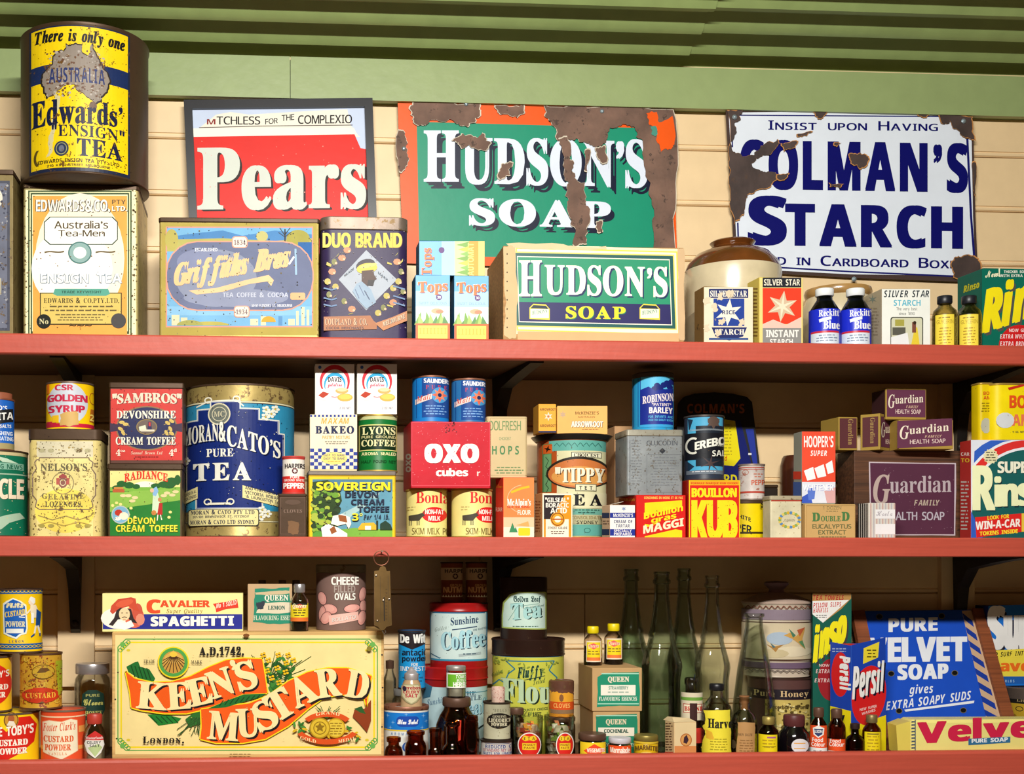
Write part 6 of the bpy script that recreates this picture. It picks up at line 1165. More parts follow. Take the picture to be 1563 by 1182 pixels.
for x, y in ((180, 1027), (176, 1068), (178, 1128), (583, 1000), (584, 1050), (583, 1110)):
    p = o.front.at(x, y, .0002); V, Fc = lathe_vf([(.0018, 0), (.0016, .0006), (0, .0008)], (0, 0), 8)
    link_mesh('nail', [(p.x + v[0], p.y - v[2], p.z + v[1]) for v in V], [f[::-1] for f in Fc], iron, o.root)

o = box('spaghetti_box', 'long yellow and navy spaghetti box on the mustard crate', 'box', 156, 371, 906, kn.zt, .045, .05, 0, body=mk(PAPER, '#e8dc8c'))
a = Art(o.front); a.r(156.5, 906.5, 370.5, 964, '#efe69a').r(157, 938, 370, 961, '#20288c')
a.e(184, 944, 30, 17, '#f4ece0', 20).e(205, 942, 15, 17, '#d8684c', 18).e(210, 935, 8, 14, '#c8503a', 12).e(214, 946, 7, 9, '#e08a70', 10); a.p([(170, 925), (180, 915), (200, 912), (207, 914), (209, 926), (214, 934), (205, 932), (196, 926), (182, 930), (172, 938), (168, 934)], '#c8482c').e(190, 921, 14, 5, '#d85a38', 12, rot=-15)
a.p([(178, 932), (184, 928), (200, 930), (204, 944), (210, 952), (200, 950), (196, 944), (180, 946), (172, 956), (166, 954), (174, 944)], '#2c2020').e(190, 938, 8.5, 10, '#eccfa0', 14).l([(185, 936), (188, 936)], 1, '#3a2418').l([(192, 936), (195, 936)], 1, '#3a2418').l([(186, 943), (190, 942), (194, 943)], 1.2, '#3a2418').l([(188, 945.5), (192, 945.5)], .8, '#c84838').p([(180, 948), (190, 952), (200, 947), (205, 956), (190, 962), (174, 958)], '#f6f2ea')
a.t('C', 225, 244, 936, 20, '#e04a1c', 'G', w=.04); a.t('AVALIER', 245, 320, 927, 10, '#e04a1c', 'G', w=.03); a.t('Super Quality', 254, 309, 936, 6, '#a8843c', 'BI'); a.p([(325, 922), (345, 919), (362, 915), (364, 928), (345, 930), (330, 935), (329, 928)], '#dc3820').t('No 1 SOLID', 330, 361, 929, 7, '#f4ecd8', 'GI', dy=-6); a.t('SPAGHETTI', 231, 356, 956, 14, '#f4f2e4', 'G', w=.04, gap=.1, dy=-1)
a.done(o.root, P_)
o = box('essence_box', 'worn essence box with green label on the mustard crate', 'box', 378, 446, 892, kn.zt, .06, .055, 0, body=mk(PAPER, '#c0a078', wear=.15, wcol='#6a5038'))
a = Art(o.front); a.p(jag([(389, 899), (442, 897), (444, 952), (386, 950)], 2, 6), '#1f8468'); a.p(jag([(388, 905), (440, 902), (442, 906), (390, 908)], 1.5, 8), '#c8b48c'); a.t('QUEEN', 404, 440, 917, 8, '#ece4d0', 'B', w=.015); a.p(jag([(392, 921), (442, 920), (443, 935), (391, 936)], 1.5, 9), '#d8ccb0'); a.t('LEMON', 409, 435, 931, 6, '#1f5a4c', 'B', w=.02); a.t('FLAVOURING ESSENCES', 387, 456, 947, 7, '#d8d8c0', 'B', gap=.02); a.p(jag([(391, 920), (406, 918), (402, 930), (392, 932)], 2, 10), '#2c3440'); a.done(o.root, P_)
for i, x in enumerate((400, 431, 452)):
    o = rnd('essence_bottle', ['dark capped bottle behind the worn lemon box, at its outer end', 'dark capped bottle behind the worn lemon box, at its middle', 'dark capped bottle behind the worn lemon box, nearest the front bottle'][i], 'bottle', x - 8, x + 8, 886, kn.zt, .125, 'bottles behind the lemon essence box')
    turned(o, [('body', [(0, 0), (.95, 0), (1, .03), (1, .7), (.6, .82), (.55, .9), (0, .9)], material('#2c2016', rough=.2)), ('cap', [(0, .88), (.7, .88), (.72, .9), (.72, .99), (.66, 1), (0, 1)], mk(TIN, '#6a5c50', metal=.4))], 24)
def essence(x0, x1, yt, base, yf, lbl, capc, liq, lab1, lab2, grp=None, y0=.3, y1=.68, ribbed=False, capm=None):
    o = rnd('essence_bottle', lbl, 'bottle', x0, x1, yt, base, yf, grp)
    turned(o, [('body', shell([(.94, 0), (1, .02), (1, .62), (.92, .68), (.5, .80), (.46, .84)], .08), glass('#e8dcd0') if liq != 'amber' else amber), ('contents', [(0, .03), (.9, .03), (.9, .5 if liq != 'amber' else .3), (0, .5 if liq != 'amber' else .3)], material('#1c0c08' if liq in ('dark', 'amber') else liq, rough=.15)), ('cap', [(0, .82), (.58, .82), (.62, .84), (.62, .98), (.56, 1), (0, 1)], capm or material(capc, rough=.4))], 36)
    return o
o = essence(443, 471, 892, kn.zt, .035, 'small lemon essence bottle in front of the worn box', '', '#1c140c', 0, 0, capm=alum)
a = Art(o.S, .0006); a.r(444, 921, 470, 949, '#e8d020').r(444, 943, 470, 949, '#e07028').r(445, 921, 469, 924, '#1c1c14'); a.p([(447, 926), (458, 922), (468, 927), (458, 930)], '#c83828'); a.t('Queens', 447, 467, 928, 6, '#f8f0c0', 'BI', w=.02); a.micro(447, 931, 467, 3, 4, '#4a4010'); a.done(o.root, P_)
o = can('biscuit_tin', 'brown biscuit tin printed with pink oval biscuits', 'tin', 482, 559, 862, kn.zt, .06, body=mk(TIN, '#7a6058'), lid=(13, mk(WORN, '#8a8068', metal=.4), .0008))
a = S_(o)
for x, y, rx, ry, rt in ((492, 914, 6, 10, -15), (504, 930, 11, 7, 15), (492, 938, 5, 12, 5), (498, 944, 7, 10, 30), (537, 929, 12, 6, -8), (553, 908, 5, 11, 8), (554, 926, 5, 9, 0), (552, 944, 6, 11, 10)): a.e(x, y, rx + .8, ry + .8, '#4a3030', 16, rot=rt).e(x, y, rx, ry, '#dc9a90', 16, rot=rt).e(x - 1, y - 1, rx * .7, ry * .7, '#e4a89c', 12, rot=rt)
a.t('CHEESE', 506, 547, 893, 12, '#ecebe0', 'G', w=.01); a.t('FILLED', 510, 542, 905, 11, '#a89a90', 'G'); a.t('OVALS', 511, 542, 916, 10, '#ecebe0', 'G', w=.01); a.p([(502, 940), (546, 934), (547, 947), (503, 955)], '#e8b8ac').t('BOLLATO', 507, 543, 950, 6, '#d8d0c8', 'G', dy=-5, sh=(.5, .5, '#b87a70')); a.done(o.root, T_)

# brass spring balance hanging from the shelf edge
p0 = on_y(583, 852, -.012); t = thing('spring_balance', 'brass spring balance hanging from the middle shelf by a ring', 'scale', (p0.x, -.012, p0.z))
brass = mk(TIN, '#7a5f38', metal=.75, rough=.4, var=.3); steel = mk(TIN, '#7f7468', metal=.8, rough=.35)
def tube(name, pts, r, mat, root, closed=False, n=8):
    V = []; Fc = []; N = len(pts); pts = [Vector(p) for p in pts]
    for i, p in enumerate(pts):
        d = (pts[(i + 1) % N] - pts[i - 1]) if closed or 0 < i < N - 1 else (pts[1] - pts[0] if i == 0 else pts[-1] - pts[-2]); d.normalize()
        u = d.cross(Vector((0, 1, 0))); u = u if u.length > .1 else d.cross(Vector((1, 0, 0))); u.normalize(); v = d.cross(u)
        for k in range(n): a_ = 2 * math.pi * k / n; V.append(p + u * (r * math.cos(a_)) + v * (r * math.sin(a_)))
    for i in range(N if closed else N - 1):
        j = (i + 1) % N
        for k in range(n): m = (k + 1) % n; Fc.append((i*n+k, i*n+m, j*n+m, j*n+k))
    if not closed: Fc += [tuple(range(n))[::-1], tuple(range((N-1)*n, N*n))]
    return link_mesh(name, V, Fc, mat, root, smooth=True)
K = DIST / F_PX * .995
def B(px, py, y=-.012): return on_y(px, py, y)
c = B(582, 852); tube('ring', [(c.x + 11.5 * K * math.cos(a_), -.012, c.z + 11.5 * K * math.sin(a_)) for a_ in [2 * math.pi * k / 28 for k in range(28)]], .0011, mk(TIN, '#8a5a44', metal=.7), t, closed=True)
SP = Plane((p0.x, -.010, 0), 0)
bp = [(571, 872), (578, 871), (580, 866), (584, 864), (588, 866), (590, 872), (595, 872), (598, 955), (590, 957), (586, 962), (581, 962), (577, 957), (571, 955)]
quad_slab(SP, bp, .003, -.003, 'body', brass, t)
a = Art(SP, .0032); a.l([(586, 912), (586.5, 948)], 1.6, '#1c140c').l([(580, 880), (581, 950)], .5, '#4a3a20').l([(592, 880), (593, 950)], .5, '#4a3a20'); [a.l([(588, 900 + 5 * k), (591, 900 + 5 * k)], .5, '#3a2c18') for k in range(10)]; a.done(t, brass if False else P_, 'scale_marks')
for x, y in ((574, 879), (594, 915), (576, 948), (585, 917)): q = B(x, y); V, Fc = lathe_vf([(.0022, 0), (.002, .001), (0, .0016)], (0, 0), 10); link_mesh('rivet', [(q.x + v[0], -.0132 - v[2], q.z + v[1]) for v in V], [f[::-1] for f in Fc], steel, t)
q0 = B(584, 957); tube('hook', [(q0.x, -.010, q0.z), (q0.x, -.010, q0.z - .009), (q0.x + .003, -.010, q0.z - .014), (q0.x + .006, -.010, q0.z - .011), (q0.x + .005, -.010, q0.z - .007)], .001, steel, t)
q0 = B(583, 843); tube('nail', [(q0.x, .002, q0.z), (q0.x, -.016, q0.z + .001)], .0014, steel, t)

# blue powder tin and things round it
jr = rnd('glass_jar', 'clear glass jar partly hidden behind the blue-lidded can', 'jar', 598, 640, 1054, Z3, .165); turned(jr, [('body', shell(JAR, .06, .02), clear), ('lid', [(0, .9), (.86, .9), (.88, .91), (.88, .99), (.84, 1), (0, 1)], mk(TIN, '#8a8a88', metal=.4))])
o = can('powder_tin', 'tall bright blue antacid powder tin behind the salt shaker', 'tin', 607, 650, 963, jr.zt, .17, body=mk(TIN, '#1890d0'), metal=mk(TIN, '#3a3438', metal=.4), n=48)
a = S_(o); a.band(966, 984, '#241c20'); a.p([(609, 984), (649, 984), (629, 992)], '#241c20'); a.t('De Witt', 611, 655, 982, 13, '#f0f0ea', 'G', w=.03); a.t('antacid', 614, 652, 1001, 9, '#141c2c', 'G', w=.01); a.t('powder', 614, 652, 1010, 8, '#141c2c', 'G', w=.01); a.t('FOR', 628, 638, 1017, 4.5, '#e8e8e0', 'G'); a.t('INDIGESTION', 611, 662, 1025, 7, '#e0e8ec', 'G'); a.micro(614, 1029, 646, 4, 5, '#1a6a98', 6); a.done(o.root, T_)
V, Fc = lathe_vf([(0, o.zt - .0022), (o.r * .9, o.zt - .0022), (o.r * .9, o.zt - .001), (0, o.zt - .001)], o.c, 32); link_mesh('lid', V, Fc, mk(TIN, '#1c7ac8'), o.root)
o = rnd('glass_bottle', 'small clear bottle with brown cap beside the mustard crate', 'bottle', 585, 605, 1008, Z3, .20); turned(o, [('body', shell(JAR[:4] + [(.6, .86), (.5, .93)], .08), clear), ('cap', [(0, .9), (.62, .9), (.64, .99), (0, 1)], brownlid)], 32)
bl = rnd('syrup_can', 'blue and white syrup can with rusty recessed lid', 'tin', 584, 655, 1080, Z3, .072); o = bl
turned(o, [('body', [(0, 0), (.98, 0), (.98, .93), (0, .93)], mk(TIN, '#e4e4dc')), ('lid', [(.98, .92), (1, .93), (1, .985), (.98, 1), (.88, 1), (.84, .96), (.84, .90), (.82, .88), (.6, .88), (0, .88)], mk(WORN, '#8a5a44', metal=.3, wcol='#5a3424'))], 64)
o.S = Cyl(o.c, o.r * .98); a = S_(o); a.band(1089, 1115, '#1c7ad0'); a.band(1115, 1117, '#e8c83c'); a.rr(605, 1094, 640, 1110, 7, '#1c4aa8'); a.t('Blue Label', 607, 638, 1106, 7, '#eef0f4', 'S', w=.05)
for x, y in ((592, 1094), (600, 1104), (596, 1112), (646, 1094), (650, 1103), (644, 1112), (620, 1091)): a.star(x, y, 3.5, .6, 4, '#8ac0ec')
a.t('AROMA', 597, 622, 1123, 4, '#6a8ab8', 'G', gap=.4); a.t('O', 614, 628, 1148, 14, '#2c5aa8', 'B'); a.done(o.root, T_)
zs = o.base + (o.zt - o.base) * .88
o = rnd('salt_shaker', 'small ribbed celery salt shaker on the rusty can lid', 'shaker', 611, 645, 1019, zs, .095)
turned(o, [('body', [(0, 0), (.95, 0), (1, .04), (.97, .3), (.8, .62), (.62, .7), (.6, .74), (0, .74)], material('#c0a078', rough=.25)), ('cap', [(0, .7), (.62, .7), (.64, .72), (.64, .82), (.6, .85), (.5, .86), (.3, .93), (.12, .99), (0, 1)], mk(TIN, '#c0b8b8', metal=.5))], 14)
o.S = Cyl(o.c, o.r * .99); a = Art(o.S, .001); a.p([(613, 1048), (617, 1045), (638, 1045), (642, 1048), (642, 1064), (636, 1072), (628, 1076), (620, 1072), (613, 1064)], '#a8a078'); a.p([(614.5, 1049), (618, 1046.5), (637, 1046.5), (640.5, 1049), (640.5, 1063), (635, 1070), (628, 1074), (621, 1070), (614.5, 1063)], '#d0c8a0'); a.t('Cerebos', 615, 641, 1053, 5, '#a82c34', 'G', w=.02); a.t('CELERY', 616, 640, 1059, 4.5, '#b83440', 'G', w=.02); a.t('SALT', 619, 637, 1065, 5, '#b83440', 'G', w=.02); a.e(618, 1052, 3, 4, '#2c2438', 8); a.done(o.root, P_)
# amber bottles in the front row
AB = [(587, 615, 1127, [(.85, 0), (1, .06), (1, .42), (.85, .6), (.6, .68), (.6, .78), (.78, .82), (.8, .97), (.74, 1)], 'smallest open amber bottle, next to the mustard crate', amber),
      (618, 651, 1118, [(.9, 0), (1, .05), (1, .48), (.9, .62), (.74, .7), (.72, .86), (.84, .89), (.86, .98), (.8, 1)], 'wide-mouthed open amber jar in the front row', amber),
      (653, 676, 1113, [(.9, 0), (1, .04), (1, .3), (.95, .36), (.75, .4), (.78, .85), (.84, .88), (.86, .98), (.8, 1)], 'narrow straight-necked amber bottle in the front row', amber),
      (675, 705, 1103, [(.9, 0), (1, .04), (1, .3), (.9, .38), (.62, .46), (.64, .86), (.8, .89), (.84, .98), (.76, 1)], 'long-necked amber bottle before the large amber jug', amber),
      (707, 732, 1094, [(.75, 0), (.85, .04), (.98, .4), (1, .5), (.92, .6), (.88, .66), (.86, .84), (.78, .87), (.84, .9), (.8, 1), (.74, 1)], 'tallest tapered amber bottle, right of the long-necked one', amber)]
for x0, x1, yt, pr, lb, m_ in AB:
    o = rnd('amber_bottle', lb, 'bottle', x0, x1, yt, Z3, .024, 'open amber bottles in the front row'); turned(o, [('body', shell(pr, .1), m_)], 40)
jg = rnd('amber_jug', 'large round amber glass jug with brown lid', 'jug', 664, 730, 1068, Z3, .066); o = jg
turned(o, [('body', shell([(.8, 0), (.92, .03), (1, .12), (1, .38), (.94, .55), (.78, .7), (.62, .79), (.58, .84), (.58, .9)], .06, .02), amber), ('lid', [(0, .85), (.62, .85), (.66, .87), (.66, .98), (.62, 1), (0, 1)], brownlid)], 56)
o.S = Cyl(o.c, o.r * 1.0); a = Art(o.S, .0006); a.p([(697, 1100), (704, 1100), (703, 1130), (699, 1132)], '#d8381c'); a.done(o.root, P_)
o = rnd('herb_jar', 'small clear herb jar with green label on the amber jug', 'jar', 681, 711, 1018, jg.zt, .09); turned(o, [('body', shell([(.95, 0), (1, .04), (1, .84), (.92, .9)], .08), clear), ('cap', [(0, .86), (.98, .86), (1, .88), (1, .98), (.96, 1), (0, 1)], mk(TIN, '#a8a098', metal=.5)), ('contents', [(0, .05), (.9, .05), (.9, .3), (0, .3)], material('#b8b0a0'))], 36)
o.S = Cyl(o.c, o.r); a = Art(o.S, .0006); a.r(682, 1028, 711, 1051, '#f0f0e8').r(684, 1030, 711, 1049, '#6ab428'); a.t('TOMS', 696, 712, 1036, 5, '#f4f4ec', 'GI'); a.t('MIXED', 697, 712, 1041, 4, '#f4f4ec', 'GI'); a.t('HERBS', 692, 714, 1049, 7, '#f4f4ec', 'G', w=.02); a.done(o.root, P_)

# coffee, flour and tea canisters
redl = mk(TIN, '#a01818', rough=.3); pblue = mk(TIN, '#b8d4d8')
def canister(name, lbl, x0, x1, yt, lh, base, yf, lidm, bodym, foot=None):
    o = rnd(name, lbl, 'tin', x0, x1, yt, base, yf); H = o.zt - o.base; r = o.r; k = lh / 740 / 1.0
    zl = o.zt - lh * 2.6 / F_PX
    V, Fc = lathe_vf([(0, base), (r * .96, base), (r * .97, base + .002), (r * .97, zl), (0, zl)], o.c, 72); link_mesh('body', V, Fc, bodym, o.root, smooth=True)
    V, Fc = lathe_vf([(r * .98, zl), (r, zl + .0015), (r, zl + .003), (r * .985, zl + .0045), (r * .985, o.zt - .006), (r, o.zt - .004), (r, o.zt - .002), (r * .97, o.zt), (r * .93, o.zt - .001), (r * .92, o.zt - .003), (0, o.zt - .003)], o.c, 72); link_mesh('lid', V, Fc, lidm, o.root, smooth=True)
    o.S = Cyl(o.c, r * .97); o.zt -= .0028; return o
lo_ = canister('coffee_canister', 'lower red-lidded pale blue canister behind the amber jug', 640, 745, 1020, 20, Z3, .152, redl, pblue)
a = S_(lo_); a.band(1040, 1050, '#901616'); a.t('THE', 706, 726, 1062, 6, '#2c4a5c', 'B'); a.t('SUBTLE', 700, 735, 1070, 7, '#2c4a5c', 'B'); a.t('Leaf', 700, 744, 1096, 22, '#a8ccd8', 'B', dy=-6, sh=[(1, 1, '#1c3a4a'), (-1, -.5, '#5a98b0')]); a.p([(648, 1044), (660, 1050), (657, 1066), (646, 1070)], '#3a6a84'); a.t('Sunshine', 652, 682, 1080, 9, '#5a7a94', 'BI', dy=-8); a.l([(690, 1058), (746, 1058)], 1, '#4a90a8'); a.p([(720, 1118), (746, 1104), (746, 1107), (720, 1121)], '#1c2c34'); a.done(lo_.root, T_)
cf = canister('coffee_canister', 'upper red-lidded coffee canister with pale blue label', 655, 745, 921, 14, lo_.zt, .16, redl, redl); o = cf
a = S_(o); a.r(656, 932, 744, 1010, '#3a8aa8').r(658, 936, 742, 1007, '#c8dcd8'); a.r(660, 934, 740, 937, '#2c6a90'); a.t('Sunshine', 688, 730, 955, 11, '#1c3a5c', 'B', dy=-4, w=.01); a.l([(690, 962), (728, 957)], 1.6, '#1c3a5c'); a.t('Golden', 664, 682, 966, 6, '#8a9a94', 'BI', dy=-5); a.t('Coffee', 674, 740, 993, 26, '#a8d4dc', 'B', dy=-6, w=.02, sh=[(2.4, 1.4, '#143044'), (-.8, -.6, '#4a90b0')]); a.p([(700, 999), (734, 996), (734, 1000), (700, 1003)], '#a8b8b8').micro(703, 998, 732, 1, 4, '#2c4a5c'); a.t('FINE ROASTED', 722, 742, 964, 3, '#6a8088', 'G', dy=-3); a.l([(658, 1000), (672, 1006)], 1.5, '#3a6a84'); a.specks(658, 936, 742, 1006, 20, .6, '#7a8a88', 51); a.done(o.root, T_)
for x0, x1, lb in ((672, 707, 'brown nutmeg tin above the word on the coffee canister, outer one'), (710, 744, 'brown nutmeg tin near the black bracket, on the coffee canister')):
    o = can('nutmeg_tin', lb, 'tin', x0, x1, 858, cf.zt, .175, body=mk(TIN, '#7a3410'), metal=mk(TIN, '#3a241a', metal=.4), n=40, group='nutmeg tins on the coffee canister'); a = S_(o); a.band(867, 886, '#c0a078'); a.t('HARPERS', x0 + 7, x0 + 46, 875, 6, '#2c1a14', 'G'); a.e(x0 + 23, 880, 4.2, 4.2, '#3a1410').star(x0 + 23, 880, 3.6, 1.4, 6, '#c0a078'); a.t('GROUND', x0 + 15, x0 + 36, 896, 4, '#c89058', 'G'); a.t('NUTMEG', x0 + 5, x0 + 44, 905, 8.5, '#d8a068', 'G', w=.02)
    for k in range(9): a.p([(x0 + 3 + 4 * k, 912), (x0 + 5 + 4 * k, 908), (x0 + 7 + 4 * k, 912)], '#e8d8b8')
    a.done(o.root, T_)
dlid = mk(TIN, '#2c1a14', rough=.3)
fr_ = canister('flour_canister', 'large pale green flour canister with dark brown lid', 750, 862, 977, 26, Z3, .124, dlid, mk(TIN, '#c8c84c')); o = fr_
a = S_(o); a.band(1000, 1004, '#1c78b0'); a.l([(752, 1050), (762, 1040), (770, 1044), (776, 1030), (786, 1022), (772, 1010), (846, 1010), (838, 1024), (850, 1036), (848, 1044), (858, 1050)], 1.8, '#2c7a90'); a.t('Fluffy', 790, 828, 1036, 16, '#14382c', 'BI', dy=-4, w=.03, sh=(1.2, .8, '#98b070')); a.l([(789, 1041), (832, 1032)], 1, '#14382c'); a.t('Tested', 814, 832, 1046, 7, '#3a5a34', 'BI', dy=-4); a.t('Flour', 766, 862, 1073, 34, '#b8d0a8', 'B', w=.02, sh=[(3.4, 2, '#14281c'), (-1, -.8, '#5a8a60')], taper=-.1)
a.t('COUNTRY CHOICE', 796, 836, 1087, 4, '#4a5a30', 'G', dy=-3); a.t('SINCE 1857', 788, 826, 1094, 6, '#2c3c20', 'BI', w=.02); R = random.Random(9)
for k in range(50): x = R.uniform(750, 858); a.e(x, R.choice([R.uniform(1006, 1030), R.uniform(1085, 1110)]), 3, 1.2, '#8a9a3c', 6, rot=R.uniform(0, 180))
a.t('Golden', 752, 768, 1038, 6, '#5a7a3c', 'BI', dy=-10); a.done(o.root, T_)
V, Fc = lathe_vf([(0,0)], o.c, 8) if False else (None, None)
o = can('tea_canister', 'dark brown tea canister with pale rounded label on the flour canister', 'tin', 763, 835, 881, fr_.zt, .13, body=dlid, lid=(22, dlid, .0006))
a = S_(o); a.p([(766, 940), (768, 920), (778, 908), (790, 904), (832, 904), (834, 906), (834, 962), (766, 960)], '#a8b860'); a.p([(768, 940), (770, 922), (780, 910), (792, 906), (830, 906), (832, 908), (832, 960), (768, 958)], '#c4dcd0'); a.t('Golden Leaf', 784, 825, 919, 9, '#1c4040', 'K', w=.02); a.t('Tea', 780, 826, 947, 24, '#a8d4d0', 'B', dy=-5, w=.02, sh=[(2.4, 1.2, '#16302c'), (-.8, -.8, '#4a8a88')]); a.micro(776, 956, 828, 1, 3.5, '#4a6a60'); a.l([(776, 948), (790, 926), (822, 922)], .7, '#6a9a90'); a.t('premium blend', 802, 830, 930, 3.4, '#4a6a60', 'BI', dy=-4); a.done(o.root, T_)

# liquorice tins, tumblers
rd_ = can('tin', 'small white tin with blue print under the liquorice tin', 'tin', 733, 782, 1132, Z3, .024, body=mk(TIN, '#c8c4bc'), metal=mk(TIN, '#3a2c24', metal=.4), n=48); o = rd_
a = S_(o); a.t('REDUCED CO.', 741, 788, 1143, 5, '#3a4a88', 'G', gap=.12); a.t('STANDARD NET LB', 738, 780, 1148, 4, '#a86a78', 'G'); a.t('SUITS FOR LEMON', 738, 782, 1153, 4, '#4a5a90', 'G'); a.l([(740, 1136), (778, 1136)], .7, '#6a6a88'); a.done(o.root, T_)
lq = can('liquorice_tin', 'small grey-green liquorice powder tin with black oval', 'tin', 737, 780, 1073, rd_.zt, .028, body=mk(WORN, '#b0ac90', wear=.3), metal=mk(TIN, '#3a3028', metal=.4), n=48, sink=.004); o = lq
a = S_(o); a.t('BELLS', 755, 773, 1087, 4, '#7a7860', 'B', gap=.3); a.e(762, 1101, 19, 12, '#1c1814', 26); a.t('GENUINE', 752, 772, 1096, 3.4, '#d0c8a8', 'B'); a.t('LIQUORICE', 746, 780, 1103, 5.5, '#d8d0b0', 'B', w=.02); a.t('POWDER', 750, 774, 1109, 5, '#d8d0b0', 'B', w=.02); a.specks(738, 1080, 779, 1124, 40, .7, '#7a7454', 55); a.done(o.root, W_)
o = rnd('shell_jar', 'tiny jar of pink shell grit on the liquorice tin', 'jar', 750, 771, 1050, lq.zt - .0038, .042); turned(o, [('body', [(0, 0), (.9, 0), (.95, .05), (1, .9), (.95, 1), (.8, 1), (.8, .95), (0, .95)], material('#d8b8a8', rough=.6, wear=.6, wcol='#a86058', wscale=260, bump=.8))], 24)
o = rnd('brown_bottle', 'dark brown bottle with lid behind the left peanut glass', 'bottle', 776, 800, 1082, Z3, .095); turned(o, [('body', shell([(.9, 0), (1, .04), (1, .76), (.7, .84), (.66, .9)], .1), darkg), ('cap', [(0, .86), (.92, .86), (.96, .88), (.96, .98), (.9, 1), (0, 1)], brownlid)], 32)
for i, (x0, x1, lx, lb) in enumerate(((783, 829, 794, 'tumbler of red shreds with round red label'), (830, 877, 854, 'tumbler of pale shreds with red label turned sideways'))):
    o = rnd('glass_tumbler', lb, 'glass', x0, x1, 1095, Z3, .027); turned(o, [('body', shell([(.86, 0), (.9, .02), (1, .96), (.99, 1)], .05, .04), clear)], 48)
    cols = [['#c82420', '#d8b090', '#e0d0a8', '#b84828', '#e8a030'], ['#b8b090', '#d8d0b0', '#8ab040', '#c87848', '#e8e4d0']][i]; R = random.Random(20 + i)
    for q, cc in enumerate(cols):
        V = []; Fc = []
        for k in range(26):
            rr_ = R.uniform(0, o.r * .68); an = R.uniform(0, 6.28); z = o.base + (o.zt - o.base) * R.uniform(.08, .78); cx, cy = o.c[0] + rr_ * math.cos(an), o.c[1] + rr_ * math.sin(an); s1, s2, s3 = R.uniform(.003, .006), R.uniform(.002, .004), R.uniform(.003, .007)
            b = len(V); v, f = box_vf(cx - s1, cx + s1, cy - s2, cy + s2, z - s3, z + s3); sk = R.uniform(-.5, .5); V += [(p[0] + sk * (p[2] - z), p[1], p[2]) for p in v]; Fc += [tuple(b + j for j in g) for g in f]
        link_mesh('filling', V, Fc, material(cc, rough=.6), o.root, kind='stuff')
    o.S = Cyl(o.c, o.r * .97); a = Art(o.S, .0012); cx = [808, 862][i]; w_ = [16, 12][i]
    a.e(cx, 1138, w_ + 1.2, 19.5, '#f0ece4', 28).e(cx, 1138, w_, 18, '#d42018', 28); a.p([(cx - w_*.7, 1129), (cx - w_*.5, 1123), (cx, 1125), (cx + w_*.5, 1123), (cx + w_*.7, 1129), (cx + w_*.4, 1132), (cx, 1130), (cx - w_*.4, 1132)], '#e8c420'); a.t('E T A', cx - w_*.5, cx + w_*.5, 1130, 4, '#5a2c10', 'G'); a.r(cx - w_*.65, 1135, cx + w_*.65, 1145, '#e8c420'); a.t('PEANUT', cx - w_*.55, cx + w_*.55, 1139, 3, '#8a2c10', 'G'); a.t('PASTE', cx - w_*.5, cx + w_*.5, 1143.5, 3, '#8a2c10', 'G'); a.done(o.root, P_)
jd = rnd('dark_jar', 'dark jar with brown lid behind the right peanut glass', 'jar', 838, 878, 1096, Z3, .092); turned(jd, [('body', shell(JAR[:4] + [(.85, .86), (.82, .92)], .08), darkg), ('lid', [(0, .88), (.96, .88), (1, .9), (1, .98), (.94, 1), (0, 1)], brownlid)], 40)
o = can('clove_tin', 'orange clove tin with brown cap beside the flour canister', 'tin', 838, 876, 1040, jd.zt, .094, body=mk(WORN, '#d88c28', wear=.3), lid=(14, mk(WORN, '#6a4434', metal=.1), .0006))
a = S_(o); a.r(840, 1054, 875, 1072, '#e8a430').r(838, 1072, 876, 1084, '#d4501c').r(840, 1084, 876, 1090, '#8a6a4c'); a.p(jag([(838, 1052), (876, 1052), (876, 1062), (866, 1058), (850, 1056), (842, 1060)], 2, 5), '#6a4434'); a.e(857, 1066, 3.5, 6, '#8a5a34', 8); a.t('CLOVES', 845, 870, 1081, 6.5, '#f0b060', 'G'); a.done(o.root, T_)

# essence boxes
kr = mk(PAPER, '#c09a68')
q2 = box('essence_box', 'lower brown essence box labelled cochineal in green and white', 'box', 905, 977, 1086, Z3, .078, .13, -3, body=kr); o = q2
a = Art(o.front); a.p(jag([(909, 1094), (972, 1090), (974, 1150), (908, 1150)], 1.5, 4), '#178060'); a.r(910, 1092, 972, 1093.5, '#a8d0b8'); a.t('QUEEN', 925, 956, 1106, 7.5, '#d8c8a8', 'B', w=.03); a.r(913, 1111, 968, 1124, '#e4dcc8'); a.t('COCHINEAL', 922, 959, 1119, 5.5, '#1c4a3c', 'G', w=.02); a.t('FLAVOURING ESSENCES', 912, 968, 1140, 5, '#d8e0d0', 'B'); a.done(o.root, P_)
q1 = box('essence_box', 'upper brown essence box labelled strawberry in green and white', 'box', 904, 980, 1020, q2.zt, .076, .14, -3, body=kr); o = q1
a = Art(o.front); a.p(jag([(912, 1034), (924, 1028), (975, 1026), (976, 1078), (911, 1080)], 1.2, 4), '#178a68'); a.r(918, 1028, 975, 1029.5, '#a8d8c0'); a.r(912, 1074, 975, 1075.5, '#a8d8c0'); a.t('QUEEN', 928, 960, 1041, 7.5, '#e4d8c0', 'B', w=.03); a.r(917, 1046, 970, 1062, '#ece8d8'); a.t('STRAWBERRY', 929, 959, 1053, 5, '#4a8a78', 'G'); a.micro(922, 1056, 966, 1, 5, '#a8b8a8'); a.t('FLAVOURING ESSENCES', 914, 972, 1070, 6, '#e4e8d8', 'B', w=.01); a.done(o.root, P_)
